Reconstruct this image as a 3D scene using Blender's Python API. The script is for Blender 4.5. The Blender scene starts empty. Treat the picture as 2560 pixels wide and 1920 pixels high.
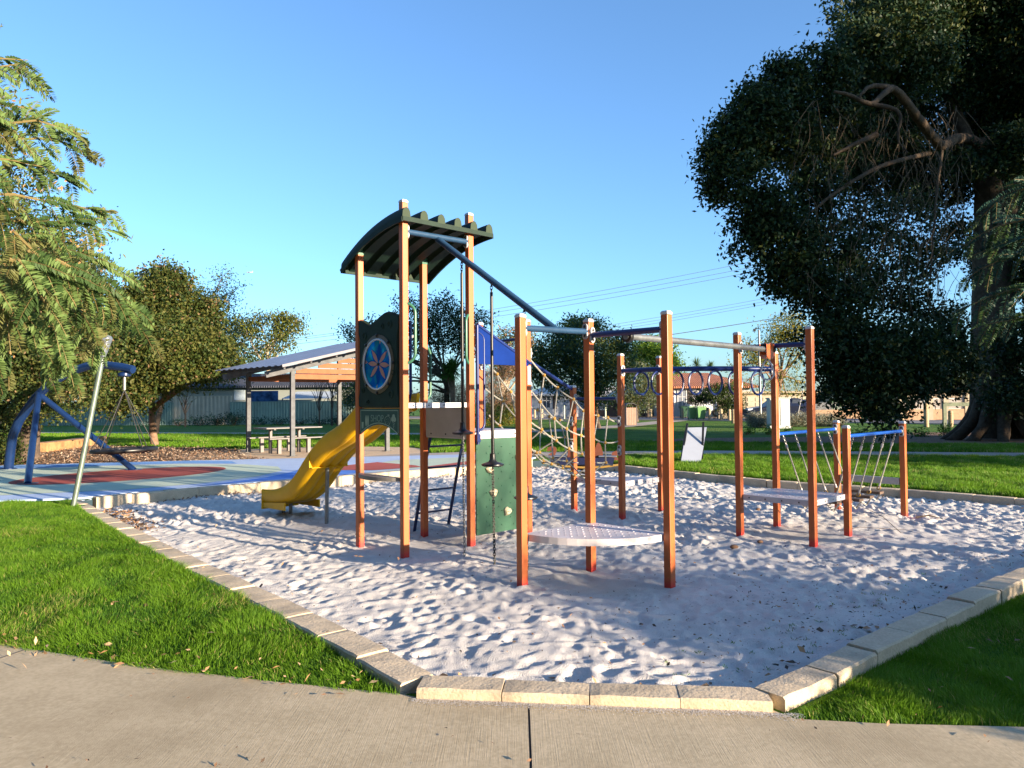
import bpy, math, random
import numpy as np
from mathutils import Vector, Matrix, Quaternion, noise as mnoise
random.seed(7)
RNG = np.random.default_rng(7)
scene = bpy.context.scene
COL = scene.collection
R = math.radians

# ------------------------------------------------------------------ camera
EYE = 1.6
FPX, PITCH, ROLL = 1832.5, R(1.446), R(-0.471)
cd = bpy.data.cameras.new('camera'); cam = bpy.data.objects.new('camera', cd); COL.objects.link(cam)
cd.sensor_fit = 'HORIZONTAL'; cd.sensor_width = 36.0; cd.lens = FPX / 2560 * 36.0
cd.clip_start = 0.05; cd.clip_end = 2000
cam.location = (0, 0, EYE)
cam.matrix_world = Matrix.Translation((0, 0, EYE)) @ Matrix.Rotation(R(90) + PITCH, 4, 'X') @ Matrix.Rotation(ROLL, 4, 'Z')
scene.camera = cam

# ------------------------------------------------------------------ light
SUN_EL = R(10.5)
SUN_AZ = math.atan2(0.816, -0.578)          # clockwise from +Y
sdir = Vector((math.sin(SUN_AZ) * math.cos(SUN_EL), math.cos(SUN_AZ) * math.cos(SUN_EL), math.sin(SUN_EL)))
w = bpy.data.worlds.new('World'); scene.world = w; w.use_nodes = True
nt = w.node_tree; bg = nt.nodes['Background']
sky = nt.nodes.new('ShaderNodeTexSky'); sky.sky_type = 'NISHITA'; sky.sun_disc = False
sky.sun_elevation = R(13); sky.sun_rotation = SUN_AZ
sky.altitude = 0; sky.air_density = 1.0; sky.dust_density = 0.9; sky.ozone_density = 5.0
hsv = nt.nodes.new('ShaderNodeHueSaturation'); hsv.inputs['Saturation'].default_value = 0.94; gam = nt.nodes.new('ShaderNodeGamma'); gam.inputs['Gamma'].default_value = 0.97
nt.links.new(sky.outputs['Color'], hsv.inputs['Color']); nt.links.new(hsv.outputs['Color'], gam.inputs['Color']); mulc = nt.nodes.new('ShaderNodeMix'); mulc.data_type = 'RGBA'; mulc.blend_type = 'MULTIPLY'; mulc.inputs['Factor'].default_value = 1; mulc.inputs['B'].default_value = (0.88, 1.02, 1.07, 1)
nt.links.new(gam.outputs['Color'], mulc.inputs['A']); nt.links.new(mulc.outputs['Result'], bg.inputs['Color']); bg.inputs['Strength'].default_value = 0.100
sd = bpy.data.lights.new('sun', 'SUN'); sd.energy = 5.0; sd.angle = R(0.55); sd.color = (1.0, 0.81, 0.60)
sun = bpy.data.objects.new('sun', sd); COL.objects.link(sun)
sun.rotation_euler = (-sdir).to_track_quat('-Z', 'Y').to_euler()
scene.view_settings.view_transform = 'Standard'; scene.view_settings.look = 'None'
scene.view_settings.exposure = 1.78; scene.view_settings.gamma = 1.0

# ------------------------------------------------------------------ pixel -> world (survey of the photograph)
def _ray(px, py):
    ax, ay = px - 1280, py - 960
    cr, sr = math.cos(ROLL), math.sin(ROLL)
    ix, iy = cr * ax + sr * ay, -sr * ax + cr * ay
    r, u = ix / FPX, -iy / FPX
    c, s = math.cos(PITCH), math.sin(PITCH)
    return Vector((r, c - s * u, s + c * u))
def gp(px, py, z=0.0):
    d = _ray(px, py); return Vector((0, 0, EYE)) + d * ((z - EYE) / d.z)
def dp(px, py, Y):
    d = _ray(px, py); return Vector((0, 0, EYE)) + d * (Y / d.y)
SD = 2560 / 2212
def dd(px, py, Y): return dp(px * SD, py * SD, Y)

# grid of the climbing frame
TH = R(42.558); CELL = 0.8952
UD = Vector((math.cos(TH), math.sin(TH), 0)); VD = Vector((math.sin(TH), -math.cos(TH), 0))
O0 = Vector((-1.1347, 7.7055, 0))
def G(a, b, z=0.0): return O0 + UD * (a * CELL) + VD * (b * CELL) + Vector((0, 0, z))

# ------------------------------------------------------------------ materials
MATS = {}
def mat(name, col, rough=0.6, metal=0.0, var=0.0, vscale=6.0, col2=None, bump=0.0, bscale=30.0, bdist=0.01,
        trans=0.0, spec=None, alpha=None, detail=6.0):
    if name in MATS: return MATS[name]
    m = bpy.data.materials.new(name); m.use_nodes = True; MATS[name] = m
    n = m.node_tree; b = n.nodes['Principled BSDF']
    b.inputs['Base Color'].default_value = (*col, 1); b.inputs['Roughness'].default_value = rough
    b.inputs['Metallic'].default_value = metal
    if spec is not None: b.inputs['Specular IOR Level'].default_value = spec
    tc = n.nodes.new('ShaderNodeTexCoord')
    if var > 0 or col2:
        t = n.nodes.new('ShaderNodeTexNoise'); t.inputs['Scale'].default_value = vscale; t.inputs['Detail'].default_value = detail
        t.inputs['Roughness'].default_value = 0.65
        n.links.new(tc.outputs['Object'], t.inputs['Vector'])
        r = n.nodes.new('ShaderNodeValToRGB')
        c2 = col2 if col2 else tuple(c * (1 - var) for c in col)
        c1 = col if col2 else tuple(min(1, c * (1 + var)) for c in col)
        r.color_ramp.elements[0].position = 0.36; r.color_ramp.elements[0].color = (*c2, 1)
        r.color_ramp.elements[1].position = 0.64; r.color_ramp.elements[1].color = (*c1, 1)
        n.links.new(t.outputs['Fac'], r.inputs['Fac']); n.links.new(r.outputs['Color'], b.inputs['Base Color'])
    if bump > 0:
        t2 = n.nodes.new('ShaderNodeTexNoise'); t2.inputs['Scale'].default_value = bscale; t2.inputs['Detail'].default_value = 8
        n.links.new(tc.outputs['Object'], t2.inputs['Vector'])
        bu = n.nodes.new('ShaderNodeBump'); bu.inputs['Strength'].default_value = bump; bu.inputs['Distance'].default_value = bdist
        n.links.new(t2.outputs['Fac'], bu.inputs['Height']); n.links.new(bu.outputs['Normal'], b.inputs['Normal'])
    if trans > 0:
        tr = n.nodes.new('ShaderNodeBsdfTranslucent'); mx = n.nodes.new('ShaderNodeMixShader'); mx.inputs[0].default_value = trans
        tr.inputs['Color'].default_value = (*[min(1, c * 1.6) for c in col], 1)
        out = n.nodes['Material Output']
        n.links.new(b.outputs[0], mx.inputs[1]); n.links.new(tr.outputs[0], mx.inputs[2]); n.links.new(mx.outputs[0], out.inputs['Surface'])
    return m

orange = mat('orange_powder_coat', (0.62, 0.20, 0.068), 0.42, var=0.10, vscale=3.0, bump=0.05, bscale=300, bdist=0.001)
def _post_mat():
    m = mat('orange_post_paint', (0.64, 0.215, 0.07), 0.42, bump=0.05, bscale=250, bdist=0.001)
    n = m.node_tree; b = n.nodes['Principled BSDF']
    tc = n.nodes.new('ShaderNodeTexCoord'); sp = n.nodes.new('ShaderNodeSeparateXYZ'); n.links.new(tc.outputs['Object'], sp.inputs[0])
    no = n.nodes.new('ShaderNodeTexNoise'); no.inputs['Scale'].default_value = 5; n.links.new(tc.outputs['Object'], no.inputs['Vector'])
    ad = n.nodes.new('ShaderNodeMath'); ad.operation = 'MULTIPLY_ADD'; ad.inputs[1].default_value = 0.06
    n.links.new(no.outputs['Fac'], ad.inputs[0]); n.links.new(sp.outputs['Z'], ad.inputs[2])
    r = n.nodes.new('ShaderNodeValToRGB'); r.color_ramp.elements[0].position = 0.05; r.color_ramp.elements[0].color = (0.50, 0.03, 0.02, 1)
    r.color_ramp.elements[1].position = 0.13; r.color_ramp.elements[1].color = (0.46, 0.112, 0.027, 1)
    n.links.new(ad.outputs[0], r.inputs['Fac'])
    n2 = n.nodes.new('ShaderNodeTexNoise'); n2.inputs['Scale'].default_value = 2.2; n.links.new(tc.outputs['Object'], n2.inputs['Vector'])
    hs = n.nodes.new('ShaderNodeHueSaturation'); mr = n.nodes.new('ShaderNodeMapRange'); mr.inputs['To Min'].default_value = 0.86; mr.inputs['To Max'].default_value = 1.12
    n.links.new(n2.outputs['Fac'], mr.inputs['Value']); n.links.new(mr.outputs[0], hs.inputs['Value']); n.links.new(r.outputs['Color'], hs.inputs['Color'])
    n3 = n.nodes.new('ShaderNodeTexNoise'); n3.inputs['Scale'].default_value = 14; n3.inputs['Detail'].default_value = 9; n3.inputs['Roughness'].default_value = .8; n.links.new(tc.outputs['Object'], n3.inputs['Vector'])
    r3 = n.nodes.new('ShaderNodeValToRGB'); r3.color_ramp.elements[0].position = .63; r3.color_ramp.elements[1].position = .70; r3.color_ramp.elements[1].color = (.55, .55, .55, 1); n.links.new(n3.outputs['Fac'], r3.inputs['Fac'])
    mx = n.nodes.new('ShaderNodeMix'); mx.data_type = 'RGBA'; mx.inputs['B'].default_value = (.30, .15, .09, 1); n.links.new(r3.outputs['Color'], mx.inputs['Factor']); n.links.new(hs.outputs['Color'], mx.inputs['A']); n.links.new(mx.outputs['Result'], b.inputs['Base Color'])
    return m
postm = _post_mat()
capm = mat('white_plastic', (0.58, 0.57, 0.56), 0.45, var=0.06)
platm = mat('grey_white_deck', (0.52, 0.485, 0.49), 0.5, var=0.10, vscale=5, bump=0.06, bscale=90, bdist=0.002)
bracketm = mat('cast_aluminium', (0.38, 0.38, 0.385), 0.42, 0.25, var=0.1)
boltm = mat('dark_bolt', (0.03, 0.03, 0.03), 0.4, 0.6)
bluem = mat('blue_powder_coat', (0.004, 0.018, 0.115), 0.36, var=0.12, vscale=4)
skybluem = mat('bright_blue_powder_coat', (0.010, 0.095, 0.46), 0.33, var=0.10, vscale=4)
steelbluem = mat('faded_steel_blue', (0.020, 0.055, 0.11), 0.5, 0.0, spec=.2, var=0.15, vscale=5)
navym = mat('navy_powder_coat', (0.015, 0.03, 0.10), 0.35, var=0.15, vscale=5)
galv = mat('galvanised_steel', (0.20, 0.215, 0.215), 0.42, 0.55, var=0.16, vscale=14)
dgreen = mat('dark_green_plastic', (0.010, 0.026, 0.017), 0.6, spec=.2, var=0.2, vscale=6, bump=0.05, bscale=60, bdist=0.002)
mgreen = mat('green_climbing_board', (0.014, 0.078, 0.040), 0.5, var=0.12, vscale=3.0, bump=0.05, bscale=80, bdist=0.002)
sgreen = mat('shop_sign_green', (0.010, 0.060, 0.050), 0.45, var=0.08)
engrave = mat('engraved_pale_green', (0.28, 0.38, 0.28), 0.6, var=0.1)
handleg = mat('green_tube', (0.035, 0.13, 0.08), 0.35, var=0.08)
yellow = mat('yellow_slide_plastic', (0.66, 0.37, 0.002), 0.38, var=0.07, vscale=3, spec=.25)
rubberm = mat('black_rubber', (0.012, 0.012, 0.012), 0.38, var=0.2)
beigem = mat('beige_panel', (0.40, 0.40, 0.40), 0.6, var=0.08, vscale=3)
holdm = mat('cream_climbing_hold', (0.62, 0.52, 0.34), 0.6, var=0.15, vscale=20, bump=0.3, bscale=60)
ropem = mat('beige_rope', (0.31, 0.30, 0.255), 0.8, var=0.25, vscale=60, bump=0.5, bscale=200, bdist=0.003)
nodem = mat('yellow_rope_joint', (0.38, 0.21, 0.03), 0.5, var=0.15)
chainm = mat('grey_chain', (0.30, 0.29, 0.27), 0.4, 0.7)
dchainm = mat('dark_chain', (0.05, 0.05, 0.045), 0.45, 0.6)
woodm = mat('dark_plank', (0.10, 0.065, 0.045), 0.75, var=0.3, vscale=12)
alum = mat('brushed_aluminium_slats', (0.15, 0.14, 0.135), 0.6, 0.0, var=0.1, vscale=10)
concrete = None

# ------------------------------------------------------------------ mesh helper
def loc_of(o):
    v = Vector((0, 0, 0))
    while o is not None: v = v + o.location; o = o.parent
    return v
class MB:
    def __init__(s): s.v = []; s.f = []; s.m = []
    def add(s, vs, fs, mi=0):
        k = len(s.v); s.v += [tuple(p) for p in vs]; s.f += [tuple(i + k for i in f) for f in fs]; s.m += [mi] * len(fs); return s
    def box(s, c, size, rz=0.0, mat3=None, mi=0):
        M = mat3 if mat3 is not None else Matrix.Rotation(rz, 3, 'Z'); c = Vector(c)
        hx, hy, hz = size[0] / 2, size[1] / 2, size[2] / 2
        vs = [c + M @ Vector((x * hx, y * hy, z * hz)) for x in (-1, 1) for y in (-1, 1) for z in (-1, 1)]
        return s.add(vs, [(0, 1, 3, 2), (4, 6, 7, 5), (0, 4, 5, 1), (2, 3, 7, 6), (0, 2, 6, 4), (1, 5, 7, 3)], mi)
    def bar(s, a, b, wd, ht, up=Vector((0, 0, 1)), mi=0):
        a, b = Vector(a), Vector(b); d = (b - a); L = d.length; d.normalize()
        x = d.cross(Vector(up)).normalized(); z = x.cross(d)
        M = Matrix((x, d, z)).transposed()
        return s.box((a + b) / 2, (wd, L, ht), mat3=M, mi=mi)
    def tube(s, pts, r, n=8, mi=0, cap=True):
        pts = [Vector(p) for p in pts]; N = len(pts)
        rr = r if isinstance(r, (list, tuple)) else [r] * N
        T = []
        for i in range(N):
            d = (pts[min(i + 1, N - 1)] - pts[max(i - 1, 0)])
            T.append(d.normalized() if d.length > 1e-9 else Vector((0, 0, 1)))
        up = Vector((0, 0, 1)) if abs(T[0].z) < 0.9 else Vector((1, 0, 0))
        x = T[0].cross(up).normalized(); vs = []
        for i in range(N):
            x = (x - T[i] * x.dot(T[i])).normalized(); y = T[i].cross(x)
            for k in range(n):
                a = 2 * math.pi * k / n
                vs.append(pts[i] + (x * math.cos(a) + y * math.sin(a)) * rr[i])
        fs = [(i * n + k, i * n + (k + 1) % n, (i + 1) * n + (k + 1) % n, (i + 1) * n + k) for i in range(N - 1) for k in range(n)]
        if cap: fs += [tuple(reversed(range(n))), tuple((N - 1) * n + k for k in range(n))]
        return s.add(vs, fs, mi)
    def lathe(s, c, prof, n=24, mi=0, axis=Vector((0, 0, 1)), cap=True):
        c = Vector(c); q = Vector((0, 0, 1)).rotation_difference(Vector(axis)); vs = []
        for r, z in prof:
            for k in range(n):
                a = 2 * math.pi * k / n; vs.append(c + q @ Vector((r * math.cos(a), r * math.sin(a), z)))
        N = len(prof)
        fs = [(i * n + k, i * n + (k + 1) % n, (i + 1) * n + (k + 1) % n, (i + 1) * n + k) for i in range(N - 1) for k in range(n)]
        if cap: fs += [tuple(reversed(range(n))), tuple((N - 1) * n + k for k in range(n))]
        return s.add(vs, fs, mi)
    def ball(s, c, r, n=8, sc=(1, 1, 1), mi=0):
        c = Vector(c); vs = []; m = n // 2 + 1
        for i in range(1, m):
            t = math.pi * i / m
            for k in range(n):
                a = 2 * math.pi * k / n
                vs.append(c + Vector((r * sc[0] * math.sin(t) * math.cos(a), r * sc[1] * math.sin(t) * math.sin(a), r * sc[2] * math.cos(t))))
        vs += [c + Vector((0, 0, r * sc[2])), c - Vector((0, 0, r * sc[2]))]; t0 = len(vs) - 2
        fs = [(i * n + k, (i + 1) * n + k, (i + 1) * n + (k + 1) % n, i * n + (k + 1) % n) for i in range(m - 2) for k in range(n)]
        fs += [(t0, k, (k + 1) % n) for k in range(n)] + [(t0 + 1, (m - 2) * n + (k + 1) % n, (m - 2) * n + k) for k in range(n)]
        return s.add(vs, fs, mi)
    def prism(s, poly, o, ax, ay, th, mi=0):
        """extrude 2-D outline lying on plane (o, ax, ay) by th along the normal, centred"""
        o, ax, ay = Vector(o), Vector(ax), Vector(ay); nn = ax.cross(ay).normalized(); n = len(poly)
        vs = [o + ax * p[0] + ay * p[1] + nn * (th / 2) for p in poly] + [o + ax * p[0] + ay * p[1] - nn * (th / 2) for p in poly]
        fs = [tuple(range(n)), tuple(reversed(range(n, 2 * n)))] + [(i, i + n, (i + 1) % n + n, (i + 1) % n) for i in range(n)]
        return s.add(vs, fs, mi)
    def ring(s, c, R0, r, ax, ay, n=28, m=8, sx=1, mi=0):
        c, ax, ay = Vector(c), Vector(ax).normalized(), Vector(ay).normalized(); nn = ax.cross(ay); vs = []
        for i in range(n):
            a = 2 * math.pi * i / n; d = ax * math.cos(a) * sx + ay * math.sin(a); dn = ax * math.cos(a) + ay * math.sin(a)
            for k in range(m):
                b = 2 * math.pi * k / m; vs.append(c + d * R0 + (dn * math.cos(b) + nn * math.sin(b)) * r)
        fs = [(i * m + k, ((i + 1) % n) * m + k, ((i + 1) % n) * m + (k + 1) % m, i * m + (k + 1) % m) for i in range(n) for k in range(m)]
        return s.add(vs, fs, mi)
    def chain(s, a, b, link=0.030, wd=0.016, r=0.0035):
        a, b = Vector(a), Vector(b); d = b - a; L = d.length; d.normalize()
        side = d.cross(Vector((0.3, 0.9, 0.1))).normalized(); oth = d.cross(side); n = max(1, int(L / (link * 0.72)))
        for i in range(n):
            s.ring(a + d * (L * (i + 0.5) / n), 0.5 * link, r, d, side if i % 2 else oth, n=8, m=4) if False else \
            s.add(*_link(a + d * (L * (i + 0.5) / n), d, side if i % 2 else oth, link, wd, r))
        return s
    def build(s, name, mats, parent=None, smooth=False, bevel=0, loc=None, seg=2):
        me = bpy.data.meshes.new(name); off = loc_of(parent) if parent else Vector(loc or (0, 0, 0))
        me.from_pydata([(x - off.x, y - off.y, z - off.z) for x, y, z in s.v], [], s.f)
        for m in (mats if isinstance(mats, (list, tuple)) else [mats]): me.materials.append(m)
        if any(s.m): me.polygons.foreach_set('material_index', s.m)
        o = bpy.data.objects.new(name, me); COL.objects.link(o)
        if parent: o.parent = parent
        else: o.location = off
        if smooth:
            me.polygons.foreach_set('use_smooth', [True] * len(me.polygons)); me.set_sharp_from_angle(angle=R(42))
        if bevel:
            bv = o.modifiers.new('bevel', 'BEVEL'); bv.width = bevel; bv.segments = seg; bv.limit_method = 'ANGLE'; bv.angle_limit = R(40)
        return o
def _link(c, d, sd, L, W, r):
    nn = d.cross(sd); vs = []; pr = [(-.5, -.3), (-.5, .3), (-.28, .5), (.28, .5), (.5, .3), (.5, -.3), (.28, -.5), (-.28, -.5)]
    for px, py in [(p[0] * L, p[1] * W) for p in pr]:
        b = c + d * px + sd * py; o = (d * px + sd * py).normalized()
        for k in range(4):
            a = math.pi / 2 * k; vs.append(b + (o * math.cos(a) + nn * math.sin(a)) * r)
    fs = [(i * 4 + k, ((i + 1) % 8) * 4 + k, ((i + 1) % 8) * 4 + (k + 1) % 4, i * 4 + (k + 1) % 4) for i in range(8) for k in range(4)]
    return vs, fs
def tag(o, label=None, cat=None, group=None, kind=None):
    if label: o['label'] = label
    if cat: o['category'] = cat
    if group: o['group'] = group
    if kind: o['kind'] = kind
    return o
def thing(name, label, cat, loc, group=None):
    o = bpy.data.objects.new(name, None); COL.objects.link(o); o.location = Vector(loc); o.empty_display_size = 0.1
    return tag(o, label, cat, group)
def copy_tree(o, loc=None, rz=None, label=None, parent=None):
    c = o.copy(); COL.objects.link(c)
    if parent: c.parent = parent
    if loc is not None: c.location = loc
    if rz is not None: c.rotation_euler = (0, 0, rz)
    if label: c['label'] = label
    for ch in list(o.children): copy_tree(ch, parent=c)
    return c
def npmesh(name, V, F, mats, mi=None, parent=None, smooth=False, loc=(0, 0, 0)):
    """fast mesh: V (n,3), F (m,k) one face size, or list of such arrays"""
    me = bpy.data.meshes.new(name); Fs = F if isinstance(F, list) else [F]
    off = np.array(loc_of(parent) if parent else loc, float); V = np.asarray(V, float) - off
    nl = sum(f.size for f in Fs); nf = sum(len(f) for f in Fs)
    me.vertices.add(len(V)); me.vertices.foreach_set('co', V.astype(np.float32).ravel())
    me.loops.add(nl); me.loops.foreach_set('vertex_index', np.concatenate([f.ravel() for f in Fs]).astype(np.int32))
    me.polygons.add(nf)
    tot = np.concatenate([np.full(len(f), f.shape[1]) for f in Fs]); st = np.concatenate([[0], np.cumsum(tot)[:-1]])
    me.polygons.foreach_set('loop_start', st.astype(np.int32))
    try: me.polygons.foreach_set('loop_total', tot.astype(np.int32))
    except Exception: pass
    for m in (mats if isinstance(mats, (list, tuple)) else [mats]): me.materials.append(m)
    if mi is not None: me.polygons.foreach_set('material_index', np.asarray(mi).astype(np.int32))
    if smooth: me.polygons.foreach_set('use_smooth', np.ones(nf, bool))
    me.update(calc_edges=True); me.validate()
    o = bpy.data.objects.new(name, me); COL.objects.link(o)
    if parent: o.parent = parent
    else: o.location = loc
    return o
def inpoly(X, Y, poly):
    inside = np.zeros(np.shape(X), bool); n = len(poly); j = n - 1
    for i in range(n):
        xi, yi = poly[i][:2]; xj, yj = poly[j][:2]
        c = ((yi > Y) != (yj > Y)) & (X < (xj - xi) * (Y - yi) / (yj - yi + 1e-12) + xi)
        inside ^= c; j = i
    return inside
# numpy value-noise
_perm = np.random.default_rng(3).random((256, 256))
def vnoise(x, y):
    xi = np.floor(x).astype(int); yi = np.floor(y).astype(int); fx = x - xi; fy = y - yi
    fx = fx * fx * (3 - 2 * fx); fy = fy * fy * (3 - 2 * fy)
    a = _perm[xi & 255, yi & 255]; b = _perm[(xi + 1) & 255, yi & 255]; c = _perm[xi & 255, (yi + 1) & 255]; d = _perm[(xi + 1) & 255, (yi + 1) & 255]
    return (a * (1 - fx) + b * fx) * (1 - fy) + (c * (1 - fx) + d * fx) * fy
def sstep(a, b, x):
    t = np.clip((x - a) / (b - a), 0, 1); return t * t * (3 - 2 * t)
exec_stage = 1
# ================================================================== GROUND
kerb_left = [(-6.66, 11.16), (-5.26, 9.50), (-3.03, 6.94), (-1.88, 5.70), (-1.20, 4.91), (-0.74, 4.38), (-0.54, 4.13)]
kerb_front = [(-0.52, 4.075), (0.03, 4.02), (0.58, 3.95), (1.12, 3.895), (1.33, 3.87)]
kerb_right = [(1.335, 3.885), (1.46, 3.945), (2.05, 4.47), (3.21, 5.40), (4.13, 6.13), (6.3, 7.80), (8.4, 9.45)]
kerb_far = [(8.45, 9.6), (7.47, 10.74), (6.40, 11.92), (4.70, 13.30), (3.40, 15.02), (2.60, 16.24), (1.28, 18.2)]
kerb_rub = [(0.42, 18.0), (-1.15, 16.0), (-1.93, 15.63), (-3.53, 14.21), (-5.73, 12.30), (-6.50, 11.42)]
PIT = kerb_left + kerb_front + kerb_right + kerb_far + [(1.1, 18.35)] + kerb_rub
def zgv(x, y):
    x = np.asarray(x, float); y = np.asarray(y, float)
    wl = 1 - sstep(-0.5, 1.5, x)
    ey = np.interp(x, [-9, -5.2, -3.44, -3.24, -2.3, -1.36, -0.62], [7.2, 5.62, 4.95, 4.87, 4.52, 4.24, 4.05]); e_ = sstep(0, .8, y - ey)
    L = (0.058 + 0.112 * np.clip((y - 5.0) / 6.0, 0, 1)) * e_
    Rr = 0.13 * sstep(6.2, 12, y) + 0.035 * sstep(12, 18, y)
    return wl * L + (1 - wl) * Rr
def zg(x, y): return float(zgv(x, y))

def node_ground(name, c1, c2, c3=None, scale=1.2, fine=60, bump=0.5, bdist=0.02, rough=0.9, bscale=90, c3scale=0.25, c3amt=0.5):
    m = bpy.data.materials.new(name); m.use_nodes = True; n = m.node_tree; b = n.nodes['Principled BSDF']; b.inputs['Roughness'].default_value = rough
    b.inputs['Specular IOR Level'].default_value = 0.2
    tc = n.nodes.new('ShaderNodeTexCoord')
    a = n.nodes.new('ShaderNodeTexNoise'); a.inputs['Scale'].default_value = scale; a.inputs['Detail'].default_value = 9; a.inputs['Roughness'].default_value = 0.7
    f = n.nodes.new('ShaderNodeTexNoise'); f.inputs['Scale'].default_value = fine; f.inputs['Detail'].default_value = 6
    g = n.nodes.new('ShaderNodeTexNoise'); g.inputs['Scale'].default_value = c3scale; g.inputs['Detail'].default_value = 5
    for t in (a, f, g): n.links.new(tc.outputs['Object'], t.inputs['Vector'])
    mixf = n.nodes.new('ShaderNodeMath'); mixf.operation = 'ADD'
    n.links.new(a.outputs['Fac'], mixf.inputs[0]); n.links.new(f.outputs['Fac'], mixf.inputs[1])
    r = n.nodes.new('ShaderNodeValToRGB'); r.color_ramp.elements[0].position = 0.40; r.color_ramp.elements[0].color = (*c2, 1)
    r.color_ramp.elements[1].position = 0.60; r.color_ramp.elements[1].color = (*c1, 1)
    hv = n.nodes.new('ShaderNodeMath'); hv.operation = 'MULTIPLY'; hv.inputs[1].default_value = 0.5
    n.links.new(mixf.outputs[0], hv.inputs[0]); n.links.new(hv.outputs[0], r.inputs['Fac'])
    last = r.outputs['Color']
    if c3:
        mx = n.nodes.new('ShaderNodeMix'); mx.data_type = 'RGBA'
        r2 = n.nodes.new('ShaderNodeValToRGB'); r2.color_ramp.elements[0].position = 0.5; r2.color_ramp.elements[1].position = 0.68
        r2.color_ramp.elements[1].color = (c3amt, c3amt, c3amt, 1)
        n.links.new(g.outputs['Fac'], r2.inputs['Fac']); n.links.new(r2.outputs['Color'], mx.inputs['Factor'])
        n.links.new(last, mx.inputs['A']); mx.inputs['B'].default_value = (*c3, 1); last = mx.outputs['Result']
    n.links.new(last, b.inputs['Base Color'])
    t2 = n.nodes.new('ShaderNodeTexNoise'); t2.inputs['Scale'].default_value = bscale; t2.inputs['Detail'].default_value = 6
    n.links.new(tc.outputs['Object'], t2.inputs['Vector'])
    bu = n.nodes.new('ShaderNodeBump'); bu.inputs['Strength'].default_value = bump; bu.inputs['Distance'].default_value = bdist
    n.links.new(t2.outputs['Fac'], bu.inputs['Height']); n.links.new(bu.outputs['Normal'], b.inputs['Normal'])
    return m
lawnm = node_ground('lawn_turf', (0.085, 0.18, 0.012), (0.038, 0.10, 0.008), (0.13, 0.155, 0.028), scale=0.9, fine=25, bump=1.0, bdist=0.09, bscale=16, c3scale=0.35, c3amt=0.45)
sandm = node_ground('playground_sand', (0.62, 0.59, 0.55), (0.50, 0.475, 0.445), (0.40, 0.375, 0.35), scale=3, fine=120, bump=0.9, bdist=0.012, bscale=120, c3scale=0.8, c3amt=0.35)
mulchm = node_ground('bark_mulch', (0.30, 0.19, 0.12), (0.10, 0.06, 0.04), (0.18, 0.12, 0.08), scale=6, fine=22, bump=1.0, bdist=0.06, bscale=26)
aggm = node_ground('exposed_aggregate', (0.62, 0.47, 0.32), (0.46, 0.34, 0.22), (0.64, 0.50, 0.36), scale=5, fine=60, bump=0.4, bdist=0.01, bscale=90)
roadm = node_ground('road_asphalt', (0.20, 0.19, 0.20), (0.15, 0.145, 0.15), None, scale=3, fine=60, bump=0.3, bscale=90)
bpathm = node_ground('back_path_concrete', (0.40, 0.35, 0.30), (0.31, 0.275, 0.24), (0.26, 0.22, 0.19), scale=1.5, fine=30, bump=0.2)

# terrain sheet (one mesh reaching the horizon, open where the sand pit lies)
xs = np.concatenate([[-900, -400, -180, -90, -50, -32, -24, -18], np.arange(-14, 14.01, 0.1), [18, 24, 32, 50, 90, 180, 400, 900]])
ys = np.concatenate([[-300, -80, -30, -12, -4], np.arange(0, 20.01, 0.1), [21, 22.5, 24, 27, 31, 36, 44, 60, 90, 140, 250, 500, 1400]])
XX, YY = np.meshgrid(xs, ys, indexing='ij'); ZZ = zgv(XX, YY) - 0.006
V = np.stack([XX.ravel(), YY.ravel(), ZZ.ravel()], 1); ny = len(ys)
I, J = np.meshgrid(np.arange(len(xs) - 1), np.arange(ny - 1), indexing='ij'); I = I.ravel(); J = J.ravel()
cx = (xs[I] + xs[I + 1]) / 2; cy = (ys[J] + ys[J + 1]) / 2
keep = ~inpoly(cx, cy, PIT); I, J = I[keep], J[keep]
F = np.stack([I * ny + J, (I + 1) * ny + J, (I + 1) * ny + J + 1, I * ny + J + 1], 1)
tag(npmesh('lawn_ground', V, F, lawnm, smooth=True), kind='structure')

# sand bed
SSX = 0.021; sx = np.arange(-6.6, 8.9, SSX); sy = [3.8]
while sy[-1] < 18.6: sy.append(sy[-1] + 0.020 + 0.0042 * (sy[-1] - 3.8))
sy = np.array(sy); SX, SY = np.meshgrid(sx, sy, indexing='ij')
wx = SX + 0.10 * (vnoise(SX * 2.1 + 9, SY * 2.1) - .5) * 2; wy = SY + 0.10 * (vnoise(SX * 2.1, SY * 2.1 + 31) - .5) * 2
def ridge(x, y): return 1 - np.abs(2 * vnoise(x, y) - 1)
H = 0.055 * (vnoise(wx * 0.8 + 5, wy * 0.8 + 2) - .5)
rough = 0.45 + 0.55 * sstep(0.35, 0.6, vnoise(SX * 0.45 + 3, SY * 0.45 + 7)) 
rough *= (1 - 0.25 * sstep(4.6, 3.2, 0 * SX + (SY - 3.9) - 0.4 * (SX - 1)))
H += rough * (0.028 * (ridge(wx * 3.1, wy * 3.5) - .6) + 0.034 * (vnoise(wx * 5.3 + 4, wy * 5.3 + 8) - .5) + 0.034 * (ridge(wx * 8.5 + 1, wy * 8.5 + 3) - .5) + 0.030 * (ridge(wx * 12 + 2, wy * 12 + 9) - .5) + 0.014 * (vnoise(SX * 21, SY * 21) - .5) + 0.004 * (vnoise(SX * 47, SY * 47) - .5))
rg = np.random.default_rng(11)
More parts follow.
